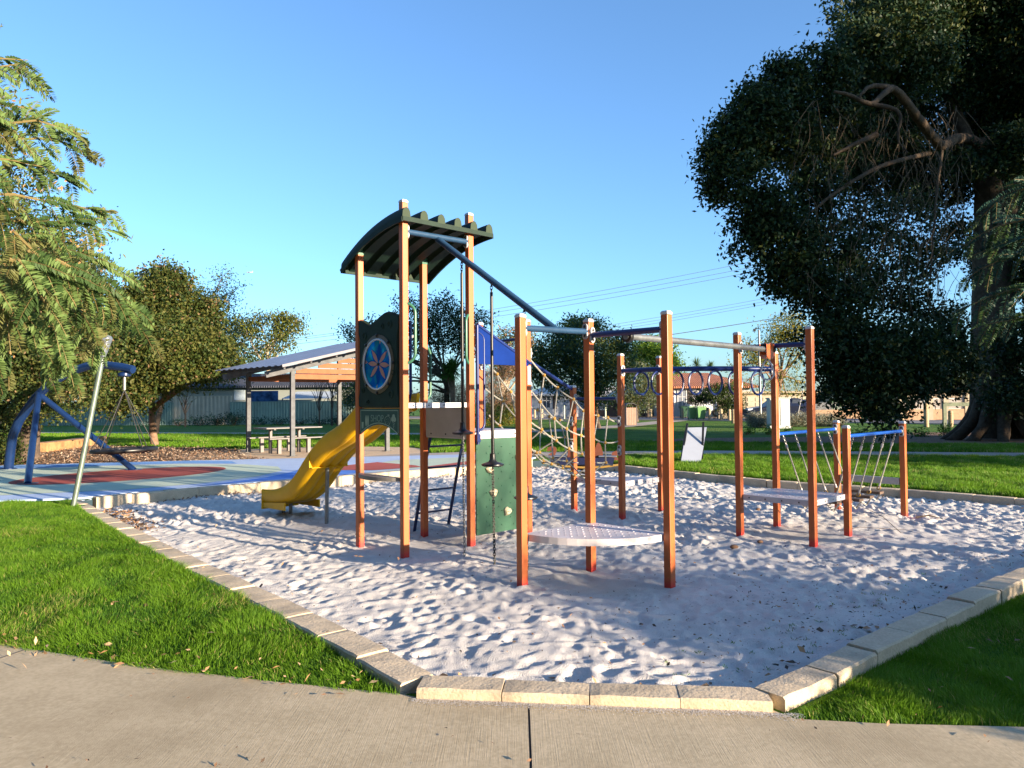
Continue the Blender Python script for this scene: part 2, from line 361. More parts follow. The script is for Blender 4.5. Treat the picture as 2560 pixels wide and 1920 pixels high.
for _ in range(3600):
    fy = 3.9 + 14.3 * rg.random() ** 1.25; fx = rg.uniform(-6.3, 8.6); a = rg.uniform(0, math.pi); la, sb = rg.uniform(.06, .14), rg.uniform(.035, .065); dpt = rg.uniform(.012, .038)
    i0, i1 = np.searchsorted(sx, [fx - .34, fx + .34]); j0, j1 = np.searchsorted(sy, [fy - .34, fy + .34])
    if i1 - i0 < 2 or j1 - j0 < 2: continue
    dx = SX[i0:i1, j0:j1] - fx; dy = SY[i0:i1, j0:j1] - fy
    p = dx * math.cos(a) + dy * math.sin(a); q = -dx * math.sin(a) + dy * math.cos(a); rr = np.sqrt((p / la) ** 2 + (q / sb) ** 2)
    H[i0:i1, j0:j1] += dpt * (-np.exp(-rr ** 3 * 0.9) + 0.55 * np.exp(-((rr - 1.45) / 0.38) ** 2)) * rough[i0:i1, j0:j1]
for _ in range(15000):
    fy = 3.9 + 14.3 * rg.random() ** 1.6; fx = rg.uniform(-6.3, 8.6); a = rg.uniform(0, math.pi); la = rg.uniform(.028, .085); sb = la * rg.uniform(.5, 1); sg = rg.choice([-1, 1], p=[.45, .55]); dpt = la * rg.uniform(.10, .26)
    i0, i1 = np.searchsorted(sx, [fx - la, fx + la]); j0, j1 = np.searchsorted(sy, [fy - la, fy + la])
    if i1 - i0 < 2 or j1 - j0 < 2: continue
    dx = SX[i0:i1, j0:j1] - fx; dy = SY[i0:i1, j0:j1] - fy; p = dx * math.cos(a) + dy * math.sin(a); q = -dx * math.sin(a) + dy * math.cos(a)
    H[i0:i1, j0:j1] += sg * dpt * np.clip(1.0 - (p / la) ** 2 - (q / sb) ** 2, 0, 1) ** .8 * rough[i0:i1, j0:j1]
for a_, b_, r_ in [(0.6, 2.4, .55), (4.5, 2.5, .75), (.5, -.5, .6), (-.3, -2.6, .8), (.9, 1.0, .5)]:   # worn hollows under the frame
    c = G(a_, b_); d2 = (SX - c.x) ** 2 + (SY - c.y) ** 2; k = np.exp(-d2 / (2 * (r_ * .6) ** 2)); H = H * (1 - 0.8 * k) - 0.035 * k
SANDH = H
def sandz(x, y):
    i = min(max(int(round((x - sx[0]) / SSX)), 0), len(sx) - 1); j = min(max(int(np.searchsorted(sy, y)), 0), len(sy) - 1)
    return float(SANDH[i, j])
V = np.stack([SX.ravel(), SY.ravel(), H.ravel()], 1); ny = len(sy)
I, J = np.meshgrid(np.arange(len(sx) - 1), np.arange(ny - 1), indexing='ij'); I = I.ravel(); J = J.ravel()
pc = np.array(PIT); cen = pc.mean(0); grow = [tuple(p + (p - cen) / np.linalg.norm(p - cen) * 0.02) for p in pc]
k = inpoly((sx[I] + sx[I + 1]) / 2, (sy[J] + sy[J + 1]) / 2, grow); I, J = I[k], J[k]
F = np.stack([I * ny + J, (I + 1) * ny + J, (I + 1) * ny + J + 1, I * ny + J + 1], 1)
tag(npmesh('sand', V, F, sandm, smooth=True), kind='structure')

# flat sheets laid over the terrain
from mathutils.geometry import tessellate_polygon
def sheet(name, poly, z, m, follow=False, kind='structure', thick=0.0):
    vs = [Vector((p[0], p[1], (zg(p[0], p[1]) if follow else 0) + z)) for p in poly]
    tris = tessellate_polygon([vs]); b = MB(); b.add(vs, [tuple(t) if (vs[t[1]] - vs[t[0]]).cross(vs[t[2]] - vs[t[0]]).z > 0 else tuple(reversed(t)) for t in tris])
    if thick:
        n = len(vs); lo = [v - Vector((0, 0, thick)) for v in vs]
        b.add(vs + lo, [(i, (i + 1) % n, (i + 1) % n + n, i + n) for i in range(n)])
    return tag(b.build(name, m), kind=kind)
def concrete_mat(name, c1, c2, ang=0.0):
    m = node_ground(name, c1, c2, (c2[0] * .72, c2[1] * .70, c2[2] * .66), scale=2.2, fine=45, bump=0.0, rough=0.85, c3scale=0.9, c3amt=0.55)
    n = m.node_tree; b = n.nodes['Principled BSDF']; tc = n.nodes['Texture Coordinate']
    mp = n.nodes.new('ShaderNodeMapping'); mp.inputs['Rotation'].default_value = (0, 0, ang); mp.inputs['Scale'].default_value = (150, 3.0, 1)
    n.links.new(tc.outputs['Object'], mp.inputs['Vector'])
    t = n.nodes.new('ShaderNodeTexNoise'); t.inputs['Scale'].default_value = 1.0; t.inputs['Detail'].default_value = 4; n.links.new(mp.outputs[0], t.inputs['Vector'])
    t3 = n.nodes.new('ShaderNodeTexNoise'); t3.inputs['Scale'].default_value = 160; n.links.new(tc.outputs['Object'], t3.inputs['Vector'])
    ad = n.nodes.new('ShaderNodeMath'); ad.operation = 'MULTIPLY_ADD'; ad.inputs[1].default_value = 0.7
    n.links.new(t3.outputs['Fac'], ad.inputs[0]); n.links.new(t.outputs['Fac'], ad.inputs[2])
    bu = [x for x in n.nodes if x.type == 'BUMP'][0]; bu.inputs['Strength'].default_value = 0.30; bu.inputs['Distance'].default_value = 0.004
    n.links.new(ad.outputs[0], bu.inputs['Height'])
    return m
conc = concrete_mat('brushed_concrete_path', (0.51, 0.42, 0.28), (0.40, 0.325, 0.21), R(8))
conc2 = concrete_mat('brushed_concrete_slab', (0.52, 0.43, 0.29), (0.41, 0.34, 0.225), R(-3))
edge = [(-9, 7.2), (-5.2, 5.62), (-3.44, 4.95), (-3.24, 4.87), (-2.3, 4.52), (-1.36, 4.24), (-0.62, 4.05), (-0.45, 3.96), (0.068, 3.93)]
sheet('concrete_path', edge + [(0.064, 3.3), (0.052, 2.6), (0.03, 1.0), (0.02, -4), (-9, -4)][0:5] + [(-9, -4)], 0.012, conc)
sheet('concrete_path', [(0.079, 3.93), (0.6, 3.87), (1.33, 3.80), (1.40, 3.70), (1.8, 3.64), (2.46, 3.59), (4.5, 3.5), (12, 3.2), (12, -4), (0.036, -4), (0.046, 1.0), (0.061, 2.6), (0.075, 3.3)], 0.010, conc2)
sheet('path_joint', [(0.05, 3.9), (0.1, 3.9), (0.06, -4), (0.0, -4)], 0.0015, mat('joint_dirt', (0.07, 0.06, 0.05), 0.9))
# tan aggregate, mulch, back paths
def ell(cx, cy, a, b, rot=0.0, n=40, t0=0, t1=2 * math.pi):
    return [(cx + a * math.cos(t) * math.cos(rot) - b * math.sin(t) * math.sin(rot), cy + a * math.cos(t) * math.sin(rot) + b * math.sin(t) * math.cos(rot)) for t in [t0 + (t1 - t0) * i / n for i in range(n)]]
sheet('mulch_bed', [(-30, 16.5), (-13.5, 17.3), (-8, 18.7), (-6.2, 18.9), (-7.6, 20.6), (-8.6, 23.0), (-9.5, 24.0), (-12.5, 25.0), (-16.2, 27.0), (-30, 28)], 0.176, mulchm)
sheet('shelter_paving', ell(-6.0, 21.4, 3.6, 2.9, 0.25), 0.182, aggm)
sheet('footpath', [(-4.6, 19.0), (-1.6, 19.9), (1.2, 19.4), (4.9, 19.55), (8.5, 18.8), (12.4, 17.75), (30, 12.5), (30, 14), (13.3, 19.1), (9, 20.2), (5.25, 21.0), (1.2, 20.9), (-1.4, 21.2), (-3.4, 20.4)], 0.186, bpathm)
def strip(name, pts, wd, z, m):
    P = [Vector((p[0], p[1], 0)) for p in pts]; l = []; r = []
    for i, p in enumerate(P):
        d = (P[min(i + 1, len(P) - 1)] - P[max(i - 1, 0)]).normalized(); nn = Vector((-d.y, d.x, 0)) * (wd / 2); l.append(p + nn); r.append(p - nn)
    b = MB()
    for i in range(len(P) - 1): b.add([(l[i].x, l[i].y, z), (r[i].x, r[i].y, z), (r[i + 1].x, r[i + 1].y, z), (l[i + 1].x, l[i + 1].y, z)], [(0, 1, 2, 3)])
    return tag(b.build(name, m), kind='structure')
strip('park_path', [(-70, 46), (-30, 40.5), (-18, 37.6), (-8, 34.6), (-2.5, 34.0), (2, 36.5), (6, 42), (9.5, 49), (12, 54)], 1.9, 0.180, bpathm)
sheet('mulch_strip', [(4.2, 26.5), (9, 24.6), (15, 22.8), (22, 21.5), (26, 24), (24, 31), (17, 31.5), (12, 28.5), (7, 28.2)], 0.176, mulchm)
sheet('road', [(-80, 92), (-15, 70), (3, 60.5), (13, 54), (20, 47), (26, 39.5), (45, 33), (90, 24), (90, 33), (50, 41), (31, 47), (24, 55), (15, 63), (4, 69), (-15, 79), (-80, 104)], 0.184, roadm)
sheet('road_kerb', [(-15, 70), (3, 60.5), (13, 54), (20, 47), (26, 39.5), (45, 33), (45, 32.7), (25.8, 39.2), (19.8, 46.7), (12.9, 53.7), (2.9, 60.2), (-15, 69.6)], 0.23, bpathm, thick=0.08)
sheet('far_footpath', [(-15, 79.4), (4, 69.4), (15, 63.4), (24, 55.4), (31, 47.4), (50, 41.4), (50, 42.8), (31.5, 49), (24.5, 57), (15.5, 65), (4.3, 71), (-15, 81)], 0.20, mat('brick_paving', (0.40, 0.22, 0.14), 0.9, var=0.2, vscale=2))

# rubber softfall with its coloured shapes
def rub(name, c): return node_ground(name, c, tuple(k * .82 for k in c), tuple(k * .7 for k in c), scale=1.3, fine=60, bump=0.35, bdist=0.006, bscale=160, rough=0.85)
RB = [(-14.5, 9.0), (-9.0, 10.05), (-7.76, 11.0), (-6.62, 11.35)] + [(-6.48, 11.60), (-5.80, 12.38), (-3.60, 14.28), (-2.0, 15.70), (-1.22, 16.07), (0.35, 18.1)] + [(0.6, 18.9), (0.2, 19.6), (-1.34, 20.1), (-5.04, 19.3), (-8.03, 18.75), (-11.57, 17.85), (-14.5, 17.0)]
sheet('rubber_surface', RB, 0.192, rub('rubber_light_blue', (0.42, 0.53, 0.72)), thick=0.05)
sheet('rubber_green_zone', [(-14.4, 9.9), (-9.6, 11.0), (-7.6, 11.9), (-6.5, 12.3), (-5.6, 13.2), (-5.0, 14.4), (-4.9, 15.6), (-5.3, 16.6), (-6.3, 17.3), (-7.9, 17.6), (-9.8, 17.1), (-11.6, 16.3), (-14.4, 15.6)], 0.1965, rub('rubber_sage_green', (0.52, 0.60, 0.46)))
sheet('rubber_red_oval', ell(-7.85, 14.95, 2.05, 1.28, R(52)), 0.2005, rub('rubber_brick_red', (0.38, 0.085, 0.065)))
sheet('rubber_blue_zone', [(-5.6, 12.75), (-3.6, 14.4), (-3.0, 15.0), (-3.6, 15.9), (-4.6, 16.3), (-4.6, 15.2), (-4.75, 14.2), (-5.2, 13.3)], 0.1963, rub('rubber_deep_blue', (0.12, 0.27, 0.70)))
sheet('rubber_blue_band', [(-14.4, 15.8), (-11.8, 16.5), (-9.9, 17.3), (-8.0, 17.8), (-6.6, 17.6), (-7.0, 18.3), (-8.03, 18.55), (-11.57, 17.65), (-14.4, 16.8)], 0.1961, rub('rubber_blue', (0.17, 0.35, 0.68)))
sheet('rubber_green_wedge', [(-3.3, 14.75), (-2.0, 15.85), (-1.3, 16.25), (0.1, 18.1), (0.2, 18.9), (-1.4, 19.0), (-2.9, 18.2), (-3.2, 17.3), (-1.95, 16.25)], 0.1969, rub('rubber_pale_green', (0.50, 0.58, 0.46)))
sheet('rubber_red_diamond', [(-4.1, 15.6), (-3.9, 16.6), (-3.24, 17.6), (-2.2, 16.6), (-2.0, 16.2), (-2.9, 15.5)], 0.2010, rub('rubber_red', (0.42, 0.10, 0.08)))
sheet('rubber_red_arrow', [(-1.93, 16.2), (-1.5, 16.15), (-0.3, 17.6), (0.0, 18.3), (-0.9, 18.0)], 0.2012, rub('rubber_dull_red', (0.42, 0.10, 0.08)))

# limestone kerbs: one thing per run, its blocks are parts
def kerb_mat():
    m = node_ground('reconstituted_limestone', (0.60, 0.49, 0.345), (0.47, 0.38, 0.265), (0.26, 0.22, 0.165), scale=4, fine=70, bump=0.7, bdist=0.006, bscale=55, rough=0.9, c3scale=3.0, c3amt=0.6)
    n = m.node_tree; b = n.nodes['Principled BSDF']; tc = n.nodes['Texture Coordinate']
    v = n.nodes.new('ShaderNodeTexVoronoi'); v.inputs['Scale'].default_value = 60; n.links.new(tc.outputs['Object'], v.inputs['Vector'])
    r = n.nodes.new('ShaderNodeValToRGB'); r.color_ramp.elements[0].position = 0.06; r.color_ramp.elements[1].position = 0.16; n.links.new(v.outputs['Distance'], r.inputs['Fac'])
    bu = n.nodes.new('ShaderNodeBump'); bu.inputs['Strength'].default_value = 0.8; bu.inputs['Distance'].default_value = 0.004
    old = [x for x in n.nodes if x.type == 'BUMP' and x != bu][0]
    n.links.new(old.outputs['Normal'], bu.inputs['Normal']); n.links.new(r.outputs['Color'], bu.inputs['Height']); n.links.new(bu.outputs['Normal'], b.inputs['Normal'])
    return m
kerbm = kerb_mat()
def kerb(label, pts, z0, z1, wd=0.165, L=0.53, whole=None):
    P = [Vector((p[0], p[1], 0)) for p in pts]
    seg = [(P[i + 1] - P[i]).length for i in range(len(P) - 1)]; tot = sum(seg)
    def at(s):
        for i, l in enumerate(seg):
            if s <= l + 1e-6 or i == len(seg) - 1: return P[i] + (P[i + 1] - P[i]) * (s / l)
            s -= l
    root = thing('limestone_kerb', label, 'kerb', (P[0].x, P[0].y, 0)); root['kind'] = 'thing'; n = max(1, round(tot / L))
    for i in range(n):
        a, b = at(tot * i / n), at(tot * (i + 1) / n); d = (b - a).normalized(); a2, b2 = a + d * random.uniform(.001, .005), b - d * random.uniform(.001, .005)
        s = (i + .5) / n; zt = z0 + (z1 - z0) * s + random.uniform(-.005, .005); nx = Vector((-d.y, d.x, 0)); off = random.uniform(-.005, .005)
        mb = MB(); ln = (b2 - a2).length; K = max(3, int(ln / 0.05)); rows = []
        prof = [(-wd / 2, -0.16), (-wd / 2, zt - .012), (-wd / 2 + .012, zt), (0, zt + .001), (wd / 2 - .012, zt), (wd / 2, zt - .012), (wd / 2, -0.16)]
        vs = []
        for kx in range(K + 1):
            t = kx / K; c = a2 + d * (ln * t); e = 0.003 if kx in (0, K) else 0
            for (q, zz) in prof:
                jx = 0.0035 * (mnoise.noise(Vector((c.x * 9, c.y * 9, q * 30 + zz * 12))))
                p = c + nx * (q * (1 - e * 3) + off + jx); vs.append((p.x, p.y, zz + (jx - e if zz > 0 else 0)))
        m_ = len(prof); fs = [(k_ * m_ + j, (k_ + 1) * m_ + j, (k_ + 1) * m_ + j + 1, k_ * m_ + j + 1) for k_ in range(K) for j in range(m_ - 1)]
        fs += [tuple(range(m_)), tuple(reversed([K * m_ + j for j in range(m_)]))]
        mb.add(vs, fs); mb.build('block', kerbm, root)
    return root
kerb('limestone block kerb running diagonally between the sand and the left lawn', kerb_left, 0.17, 0.068, wd=.225)
kerb('short front limestone kerb between the sand and the concrete path', kerb_front, 0.068, 0.064, wd=.195, L=.50)
kerb('limestone block kerb beside the shaded right lawn, stepping down away from the path', kerb_right[:5], 0.067, 0.120, wd=.195)
kerb('last stretch of limestone kerb at the right edge, one step lower', kerb_right[4:], 0.10, 0.12, wd=.195)
kerb('limestone kerb along the far right of the sand, in front of the bright grass strip', kerb_far, 0.125, 0.185)
kerb('limestone kerb between the sand and the coloured rubber surface', kerb_rub, 0.21, 0.185)
# ================================================================== CLIMBING FRAME
FR = thing('climbing_frame', 'orange climbing frame with green roofed tower, white decks and blue bars in the sand', 'climbing frame', G(2, 0, 0))
PW = 0.072
def post(a, b, h, style='cap'):
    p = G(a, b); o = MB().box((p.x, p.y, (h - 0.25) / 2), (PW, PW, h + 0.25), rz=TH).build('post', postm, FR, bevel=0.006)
    if style == 'cap':
        mb = MB(); q = G(a, b, h); e = PW / 2 + 0.002; ro = Matrix.Rotation(TH, 3, 'Z')
        lv = [(e, 0), (e, .018), (e * .72, .034), (0, .037)]; vs = []
        for r_, z_ in lv[:3]: vs += [q + ro @ Vector((sx_ * r_, sy_ * r_, z_)) for sx_, sy_ in ((-1, -1), (1, -1), (1, 1), (-1, 1))]
        fs = [(i * 4 + k, i * 4 + (k + 1) % 4, (i + 1) * 4 + (k + 1) % 4, (i + 1) * 4 + k) for i in range(2) for k in range(4)] + [(8, 9, 10, 11), (3, 2, 1, 0)]
        mb.add(vs, fs).build('cap', capm, o, bevel=0.004)
    elif style == 'roof_bracket':
        MB().box(G(a, b, h + 0.03), (PW + .006, PW + .006, .08), rz=TH).build('roof_bracket', handleg, o, bevel=0.004)
    return o
post(0, -1, 3.31, 'roof_bracket'); post(0, 0, 3.72); post(1, -1, 3.31, 'roof_bracket'); post(1, 0, 3.73)
pJ = post(2, 0, 2.58); post(2, -1, 2.62)
post(0, 2, 2.34); post(1, 2, 2.36); post(1, 3, 2.35)
post(4, 2, 2.39); post(5, 2, 2.20); post(4, 3, 2.39); post(5, 3, 1.26)
post(7, 2, 1.27); post(7, 3, 1.27); post(4, -1, 1.81); post(4, 0, 2.23); post(5, 0, 2.23)
# grey sticker plate with teal lettering on one post
st = MB().box(G(2, 0, 1.93) + VD * (PW / 2 + 0.003), (0.052, 0.003, 0.225), rz=TH).build('label_plate', mat('label_plate_grey', (0.42, 0.45, 0.45), 0.5), FR)
def text(name, s, m, parent, loc, rot, size, depth=0.001, align='CENTER', shear=0.0):
    cu = bpy.data.curves.new(name, 'FONT'); cu.body = s; cu.size = size; cu.extrude = depth; cu.align_x = align; cu.align_y = 'CENTER'; cu.shear = shear
    t = bpy.data.objects.new(name, cu); COL.objects.link(t); dg = bpy.context.evaluated_depsgraph_get()
    me = bpy.data.meshes.new_from_object(t.evaluated_get(dg)); me.materials.clear(); me.materials.append(m)
    bpy.data.objects.remove(t); o = bpy.data.objects.new(name, me); COL.objects.link(o); o.parent = parent
    o.location = Vector(loc) - (loc_of(parent) if parent else Vector((0, 0, 0))); o.rotation_euler = rot; return o
def face_rot(nrm, roll=0.0):
    """rotation that turns a text's +Z to nrm with its +Y up"""
    z = Vector(nrm).normalized(); x = Vector((0, 0, 1)).cross(z).normalized(); y = z.cross(x)
    return (Matrix((x, y, z)).transposed() @ Matrix.Rotation(roll, 3, 'Z')).to_euler()
text('lettering', 'FORPARK', mat('teal_lettering', (0.02, 0.14, 0.17), 0.5), st, G(2, 0, 1.95) + VD * (PW / 2 + 0.0056), face_rot(VD, R(90)), 0.040, 0.0005, shear=0.25)

def bracket(a, b, z, dirn, name='bracket', h=0.15):
    """figure-eight cast bracket on the post face pointing along dirn"""
    d = Vector(dirn).normalized(); sd = Vector((0, 0, 1)).cross(d).normalized(); c = G(a, b, z) + d * (PW / 2 + 0.011); mb = MB(); poly = []
    for k in range(28):
        t = 2 * math.pi * k / 28; yy = math.sin(t) * h / 2; ww = 0.030 * (1 - 0.22 * (1 - min(1, abs(yy) / 0.035)) ) if abs(yy) < h / 2 - .028 else 0.030 * math.sqrt(max(0, 1 - ((abs(yy) - (h / 2 - .030)) / .030) ** 2))
        poly.append((ww * (1 if math.cos(t) >= 0 else -1), yy))
    mb.prism(poly, c, sd, Vector((0, 0, 1)), 0.018); mb.lathe(c + d * 0.006, [(0.026, 0), (0.026, .018), (0.021, .028)], 14, axis=d)
    for s in (-1, 1): mb.lathe(c + d * 0.008 + Vector((0, 0, s * (h / 2 - .03))), [(0.013, 0), (0.013, .006), (0.009, .008)], 10, mi=1, axis=d)
    return mb.build(name, [bracketm, boltm], FR, smooth=True)
def bar_between(name, a, b, r, m, b0=True, b1=True, post0=None, post1=None):
    """tube from post to post (grid coordinates with heights)"""
    A, B = G(*a), G(*b); d = (B - A).normalized(); o = MB().tube([A + d * 0.04, B - d * 0.04], r, 14).build(name, m, FR, smooth=True)
    dh = Vector((d.x, d.y, 0))
    if b0: bracket(a[0], a[1], a[2], dh)
    if b1: bracket(b[0], b[1], b[2], -dh)
    return o
bar_between('top_bar', (0, 0, 3.42), (1, 0, 3.43), 0.030, steelbluem)
bar_between('top_bar', (0, 2, 2.25), (1, 2, 2.27), 0.028, steelbluem)
bar_between('top_bar', (1, 2, 2.235), (1, 3, 2.225), 0.028, bluem)
bar_between('top_bar', (4, 2, 2.235), (4, 3, 2.225), 0.028, bluem)
MB().tube([G(.5, 0, 3.40), G(.5, 2, 2.26)], 0.034, 16).build('sloping_beam', steelbluem, FR, smooth=True)
# gliding track with rubber end stops
a, b = G(1, 2.5, 2.195), G(4, 2.5, 2.185); d = (b - a).normalized()
MB().tube([a, b], 0.031, 16).build('glide_track', galv, FR, smooth=True)
for q in (a + d * 0.03, b - d * 0.03): MB().lathe(q - d * 0.025, [(.030, 0), (.056, .004), (.060, .025), (.056, .046), (.030, .05)], 20, axis=d).build('rubber_stop', rubberm, FR, smooth=True)

# ---- decks
def deck_holes(mb, a, b, z, n, out):
    for k in range(n):
        q = a.lerp(b, (k + .6) / n) + out * 0.001; mb.lathe(Vector((q.x, q.y, z)), [(.009, 0), (.009, .002)], 8, mi=1, axis=out)
def deck(poly, z, th, edges, name='deck', studs=True):
    pts = [G(*p) for p in poly]; c = sum(pts, Vector()) / len(pts); mb = MB(); n = len(pts)
    lo = [(p.x, p.y, z - th) for p in pts]; hi = [(p.x, p.y, z) for p in pts]
    mb.add(lo + hi, [tuple(range(n, 2 * n)), tuple(reversed(range(n)))] + [(i, (i + 1) % n, (i + 1) % n + n, i + n) for i in range(n)])
    for (i, j, k) in edges:
        A, B = pts[i], pts[j]; out = (B - A).normalized().cross(Vector((0, 0, 1)))
        if (A - c).dot(out) < 0: out = -out
        deck_holes(mb, A, B, z - th / 2, k, out)
    if studs:
        P2 = [(p.x, p.y) for p in pts]; xs_ = [p[0] for p in P2]; ys_ = [p[1] for p in P2]
        us = np.arange(-1.2, 1.2, 0.078)
        for iu, uu in enumerate(us):
            for jv, vv in enumerate(us):
                q = c + UD * uu + VD * vv
                ins = inpoly(np.array([q.x + UD.x * .05 * s1 + VD.x * .05 * s2 for s1 in (-1, 1) for s2 in (-1, 1)]), np.array([q.y + UD.y * .05 * s1 + VD.y * .05 * s2 for s1 in (-1, 1) for s2 in (-1, 1)]), P2)
                if ins.all():
                    dd_ = (UD if (iu + jv) % 2 else VD) * 0.011; ee = (VD if (iu + jv) % 2 else UD) * 0.004
                    vs = [q - dd_ - ee + Vector((0, 0, z)), q + dd_ - ee + Vector((0, 0, z)), q + dd_ + ee + Vector((0, 0, z)), q - dd_ + ee + Vector((0, 0, z))]
                    tp = [q - dd_ * .7 + Vector((0, 0, z + .004)), q + dd_ * .7 + Vector((0, 0, z + .004))]
                    mb.add(vs + tp, [(0, 1, 5, 4), (3, 4, 5, 2), (0, 4, 3), (1, 2, 5)])
    return mb.build(name, [platm, boltm], FR, bevel=0)
e = 0.045
quarter = [(1 - .02, 2 + .02)] + [(0 + e + 0.0 + 1 * (1 - math.cos(t)), 2 + 1 * math.sin(t) * .0) for t in []]
arc = []
for k in range(17):
    t = math.pi / 2 * k / 16; arc.append((1 - 0.955 * math.cos(t), 2 + 0.955 * math.sin(t)))
deck([(0.96, 1.97)] + [(0.05, 1.97)] + arc + [(1.03, 2.95), (1.03, 2.04)], 0.455, 0.058, [(3, 8, 2), (9, 14, 2), (14, 17, 1)])
def sq(a0, b0, a1, b1, g=0.045): return [(a0 + g * .2, b0 + g), (a0 + g, b0 + g * .2), (a1 - g, b0 + g * .2), (a1 - g * .2, b0 + g), (a1 - g * .2, b1 - g), (a1 - g, b1 - g * .2), (a0 + g, b1 - g * .2), (a0 + g * .2, b1 - g)]
deck(sq(4, 2, 5, 3), 0.48, 0.062, [(7, 0, 4), (5, 6, 4)])
deck(sq(0, -1, 1, 0), 1.605, 0.055, [(5, 6, 4)], studs=False)
deck(sq(1, -1, 2, 0), 1.275, 0.09, [(5, 6, 3)], studs=False)
deck([(4 + .01, -1 + .05), (4.05, -1.0), (4.98, -.07), (4.95, .0), (4.05, 0.0), (4.01, -.05)], 0.495, 0.07, [(5, 0, 3), (3, 4, 4)], studs=False)

# ---- tower roof: ribbed barrel shell
def tower_roof():
    mb = MB(); n = 14; prof = []                                   # section along VD (slope) : from ridge edge (b=+0.08) to low edge (b=-1.42)
    for k in range(n + 1):
        t = k / n; b_ = 0.10 - 1.42 * t; z_ = 3.56 - 0.04 * t - 0.34 * t ** 2.1; prof.append((b_, z_))
    ua = []; 
    A0, A1 = -0.08, 1.34; ribs = 6; per = (A1 - A0) / (ribs - .45)
    for i in range(ribs):
        c0 = A0 + i * per
        for (f_, h_) in ((0, 0), (0.02, .055), (0.10, .086), (0.22, .098), (0.34, .086), (0.42, .055), (0.45, 0)):
            ua.append((c0 + f_ * per, h_))
        if i < ribs - 1: ua += [(c0 + .72 * per, 0.0)]
    m_ = len(ua); vs = []; th = 0.028
    for s in (0, 1):
        for (b_, z_) in prof:
            for (a_, h_) in ua: vs.append(G(a_, b_, z_ + h_ - s * th))
    N = len(prof); fs = []
    for i in range(N - 1):
        for j in range(m_ - 1):
            q = (i * m_ + j, i * m_ + j + 1, (i + 1) * m_ + j + 1, (i + 1) * m_ + j); fs.append(q); o_ = N * m_; fs.append(tuple(reversed([k + o_ for k in q])))
    o_ = N * m_
    for j in range(m_ - 1):
        fs.append((j, j + o_, j + 1 + o_, j + 1)); l = (N - 1) * m_; fs.append((l + j, l + j + 1, l + j + 1 + o_, l + j + o_))
    for i in range(N - 1):
        fs.append((i * m_, (i + 1) * m_, (i + 1) * m_ + o_, i * m_ + o_)); r_ = m_ - 1; fs.append((i * m_ + r_, i * m_ + r_ + o_, (i + 1) * m_ + r_ + o_, (i + 1) * m_ + r_))
    mb.add(vs, fs)
    for (b_, z_) in (prof[0], prof[-1]):                            # capped rib ends and edge flange
        sg = 1 if b_ > 0 else -1
        for i in range(ribs):
            c0 = A0 + i * per; mb.prism([(f_ * per * CELL, h_) for (f_, h_) in ((0, -.028), (0.0, 0), (0.02, .053), (0.10, .084), (0.22, .096), (0.34, .084), (0.42, .053), (0.45, 0), (.45, -.028))], G(c0, b_ - sg * .004, z_), UD, Vector((0, 0, 1)), 0.008, mi=1)
        mb.bar(G(A0, b_, z_ - .03), G(A0 + (ribs - .55) * per, b_, z_ - .03), 0.02, 0.045)
    for a_ in (A0, A0 + (ribs - .55) * per):
        for i in range(N - 1): mb.bar(G(a_, prof[i][0], prof[i][1] - .035), G(a_, prof[i + 1][0], prof[i + 1][1] - .035), 0.02, 0.05)
    return mb.build('roof', [dgreen, mat('roof_rib_cap_green', (0.045, 0.062, 0.042), .8, spec=.1)], FR, smooth=True)
tower_roof()

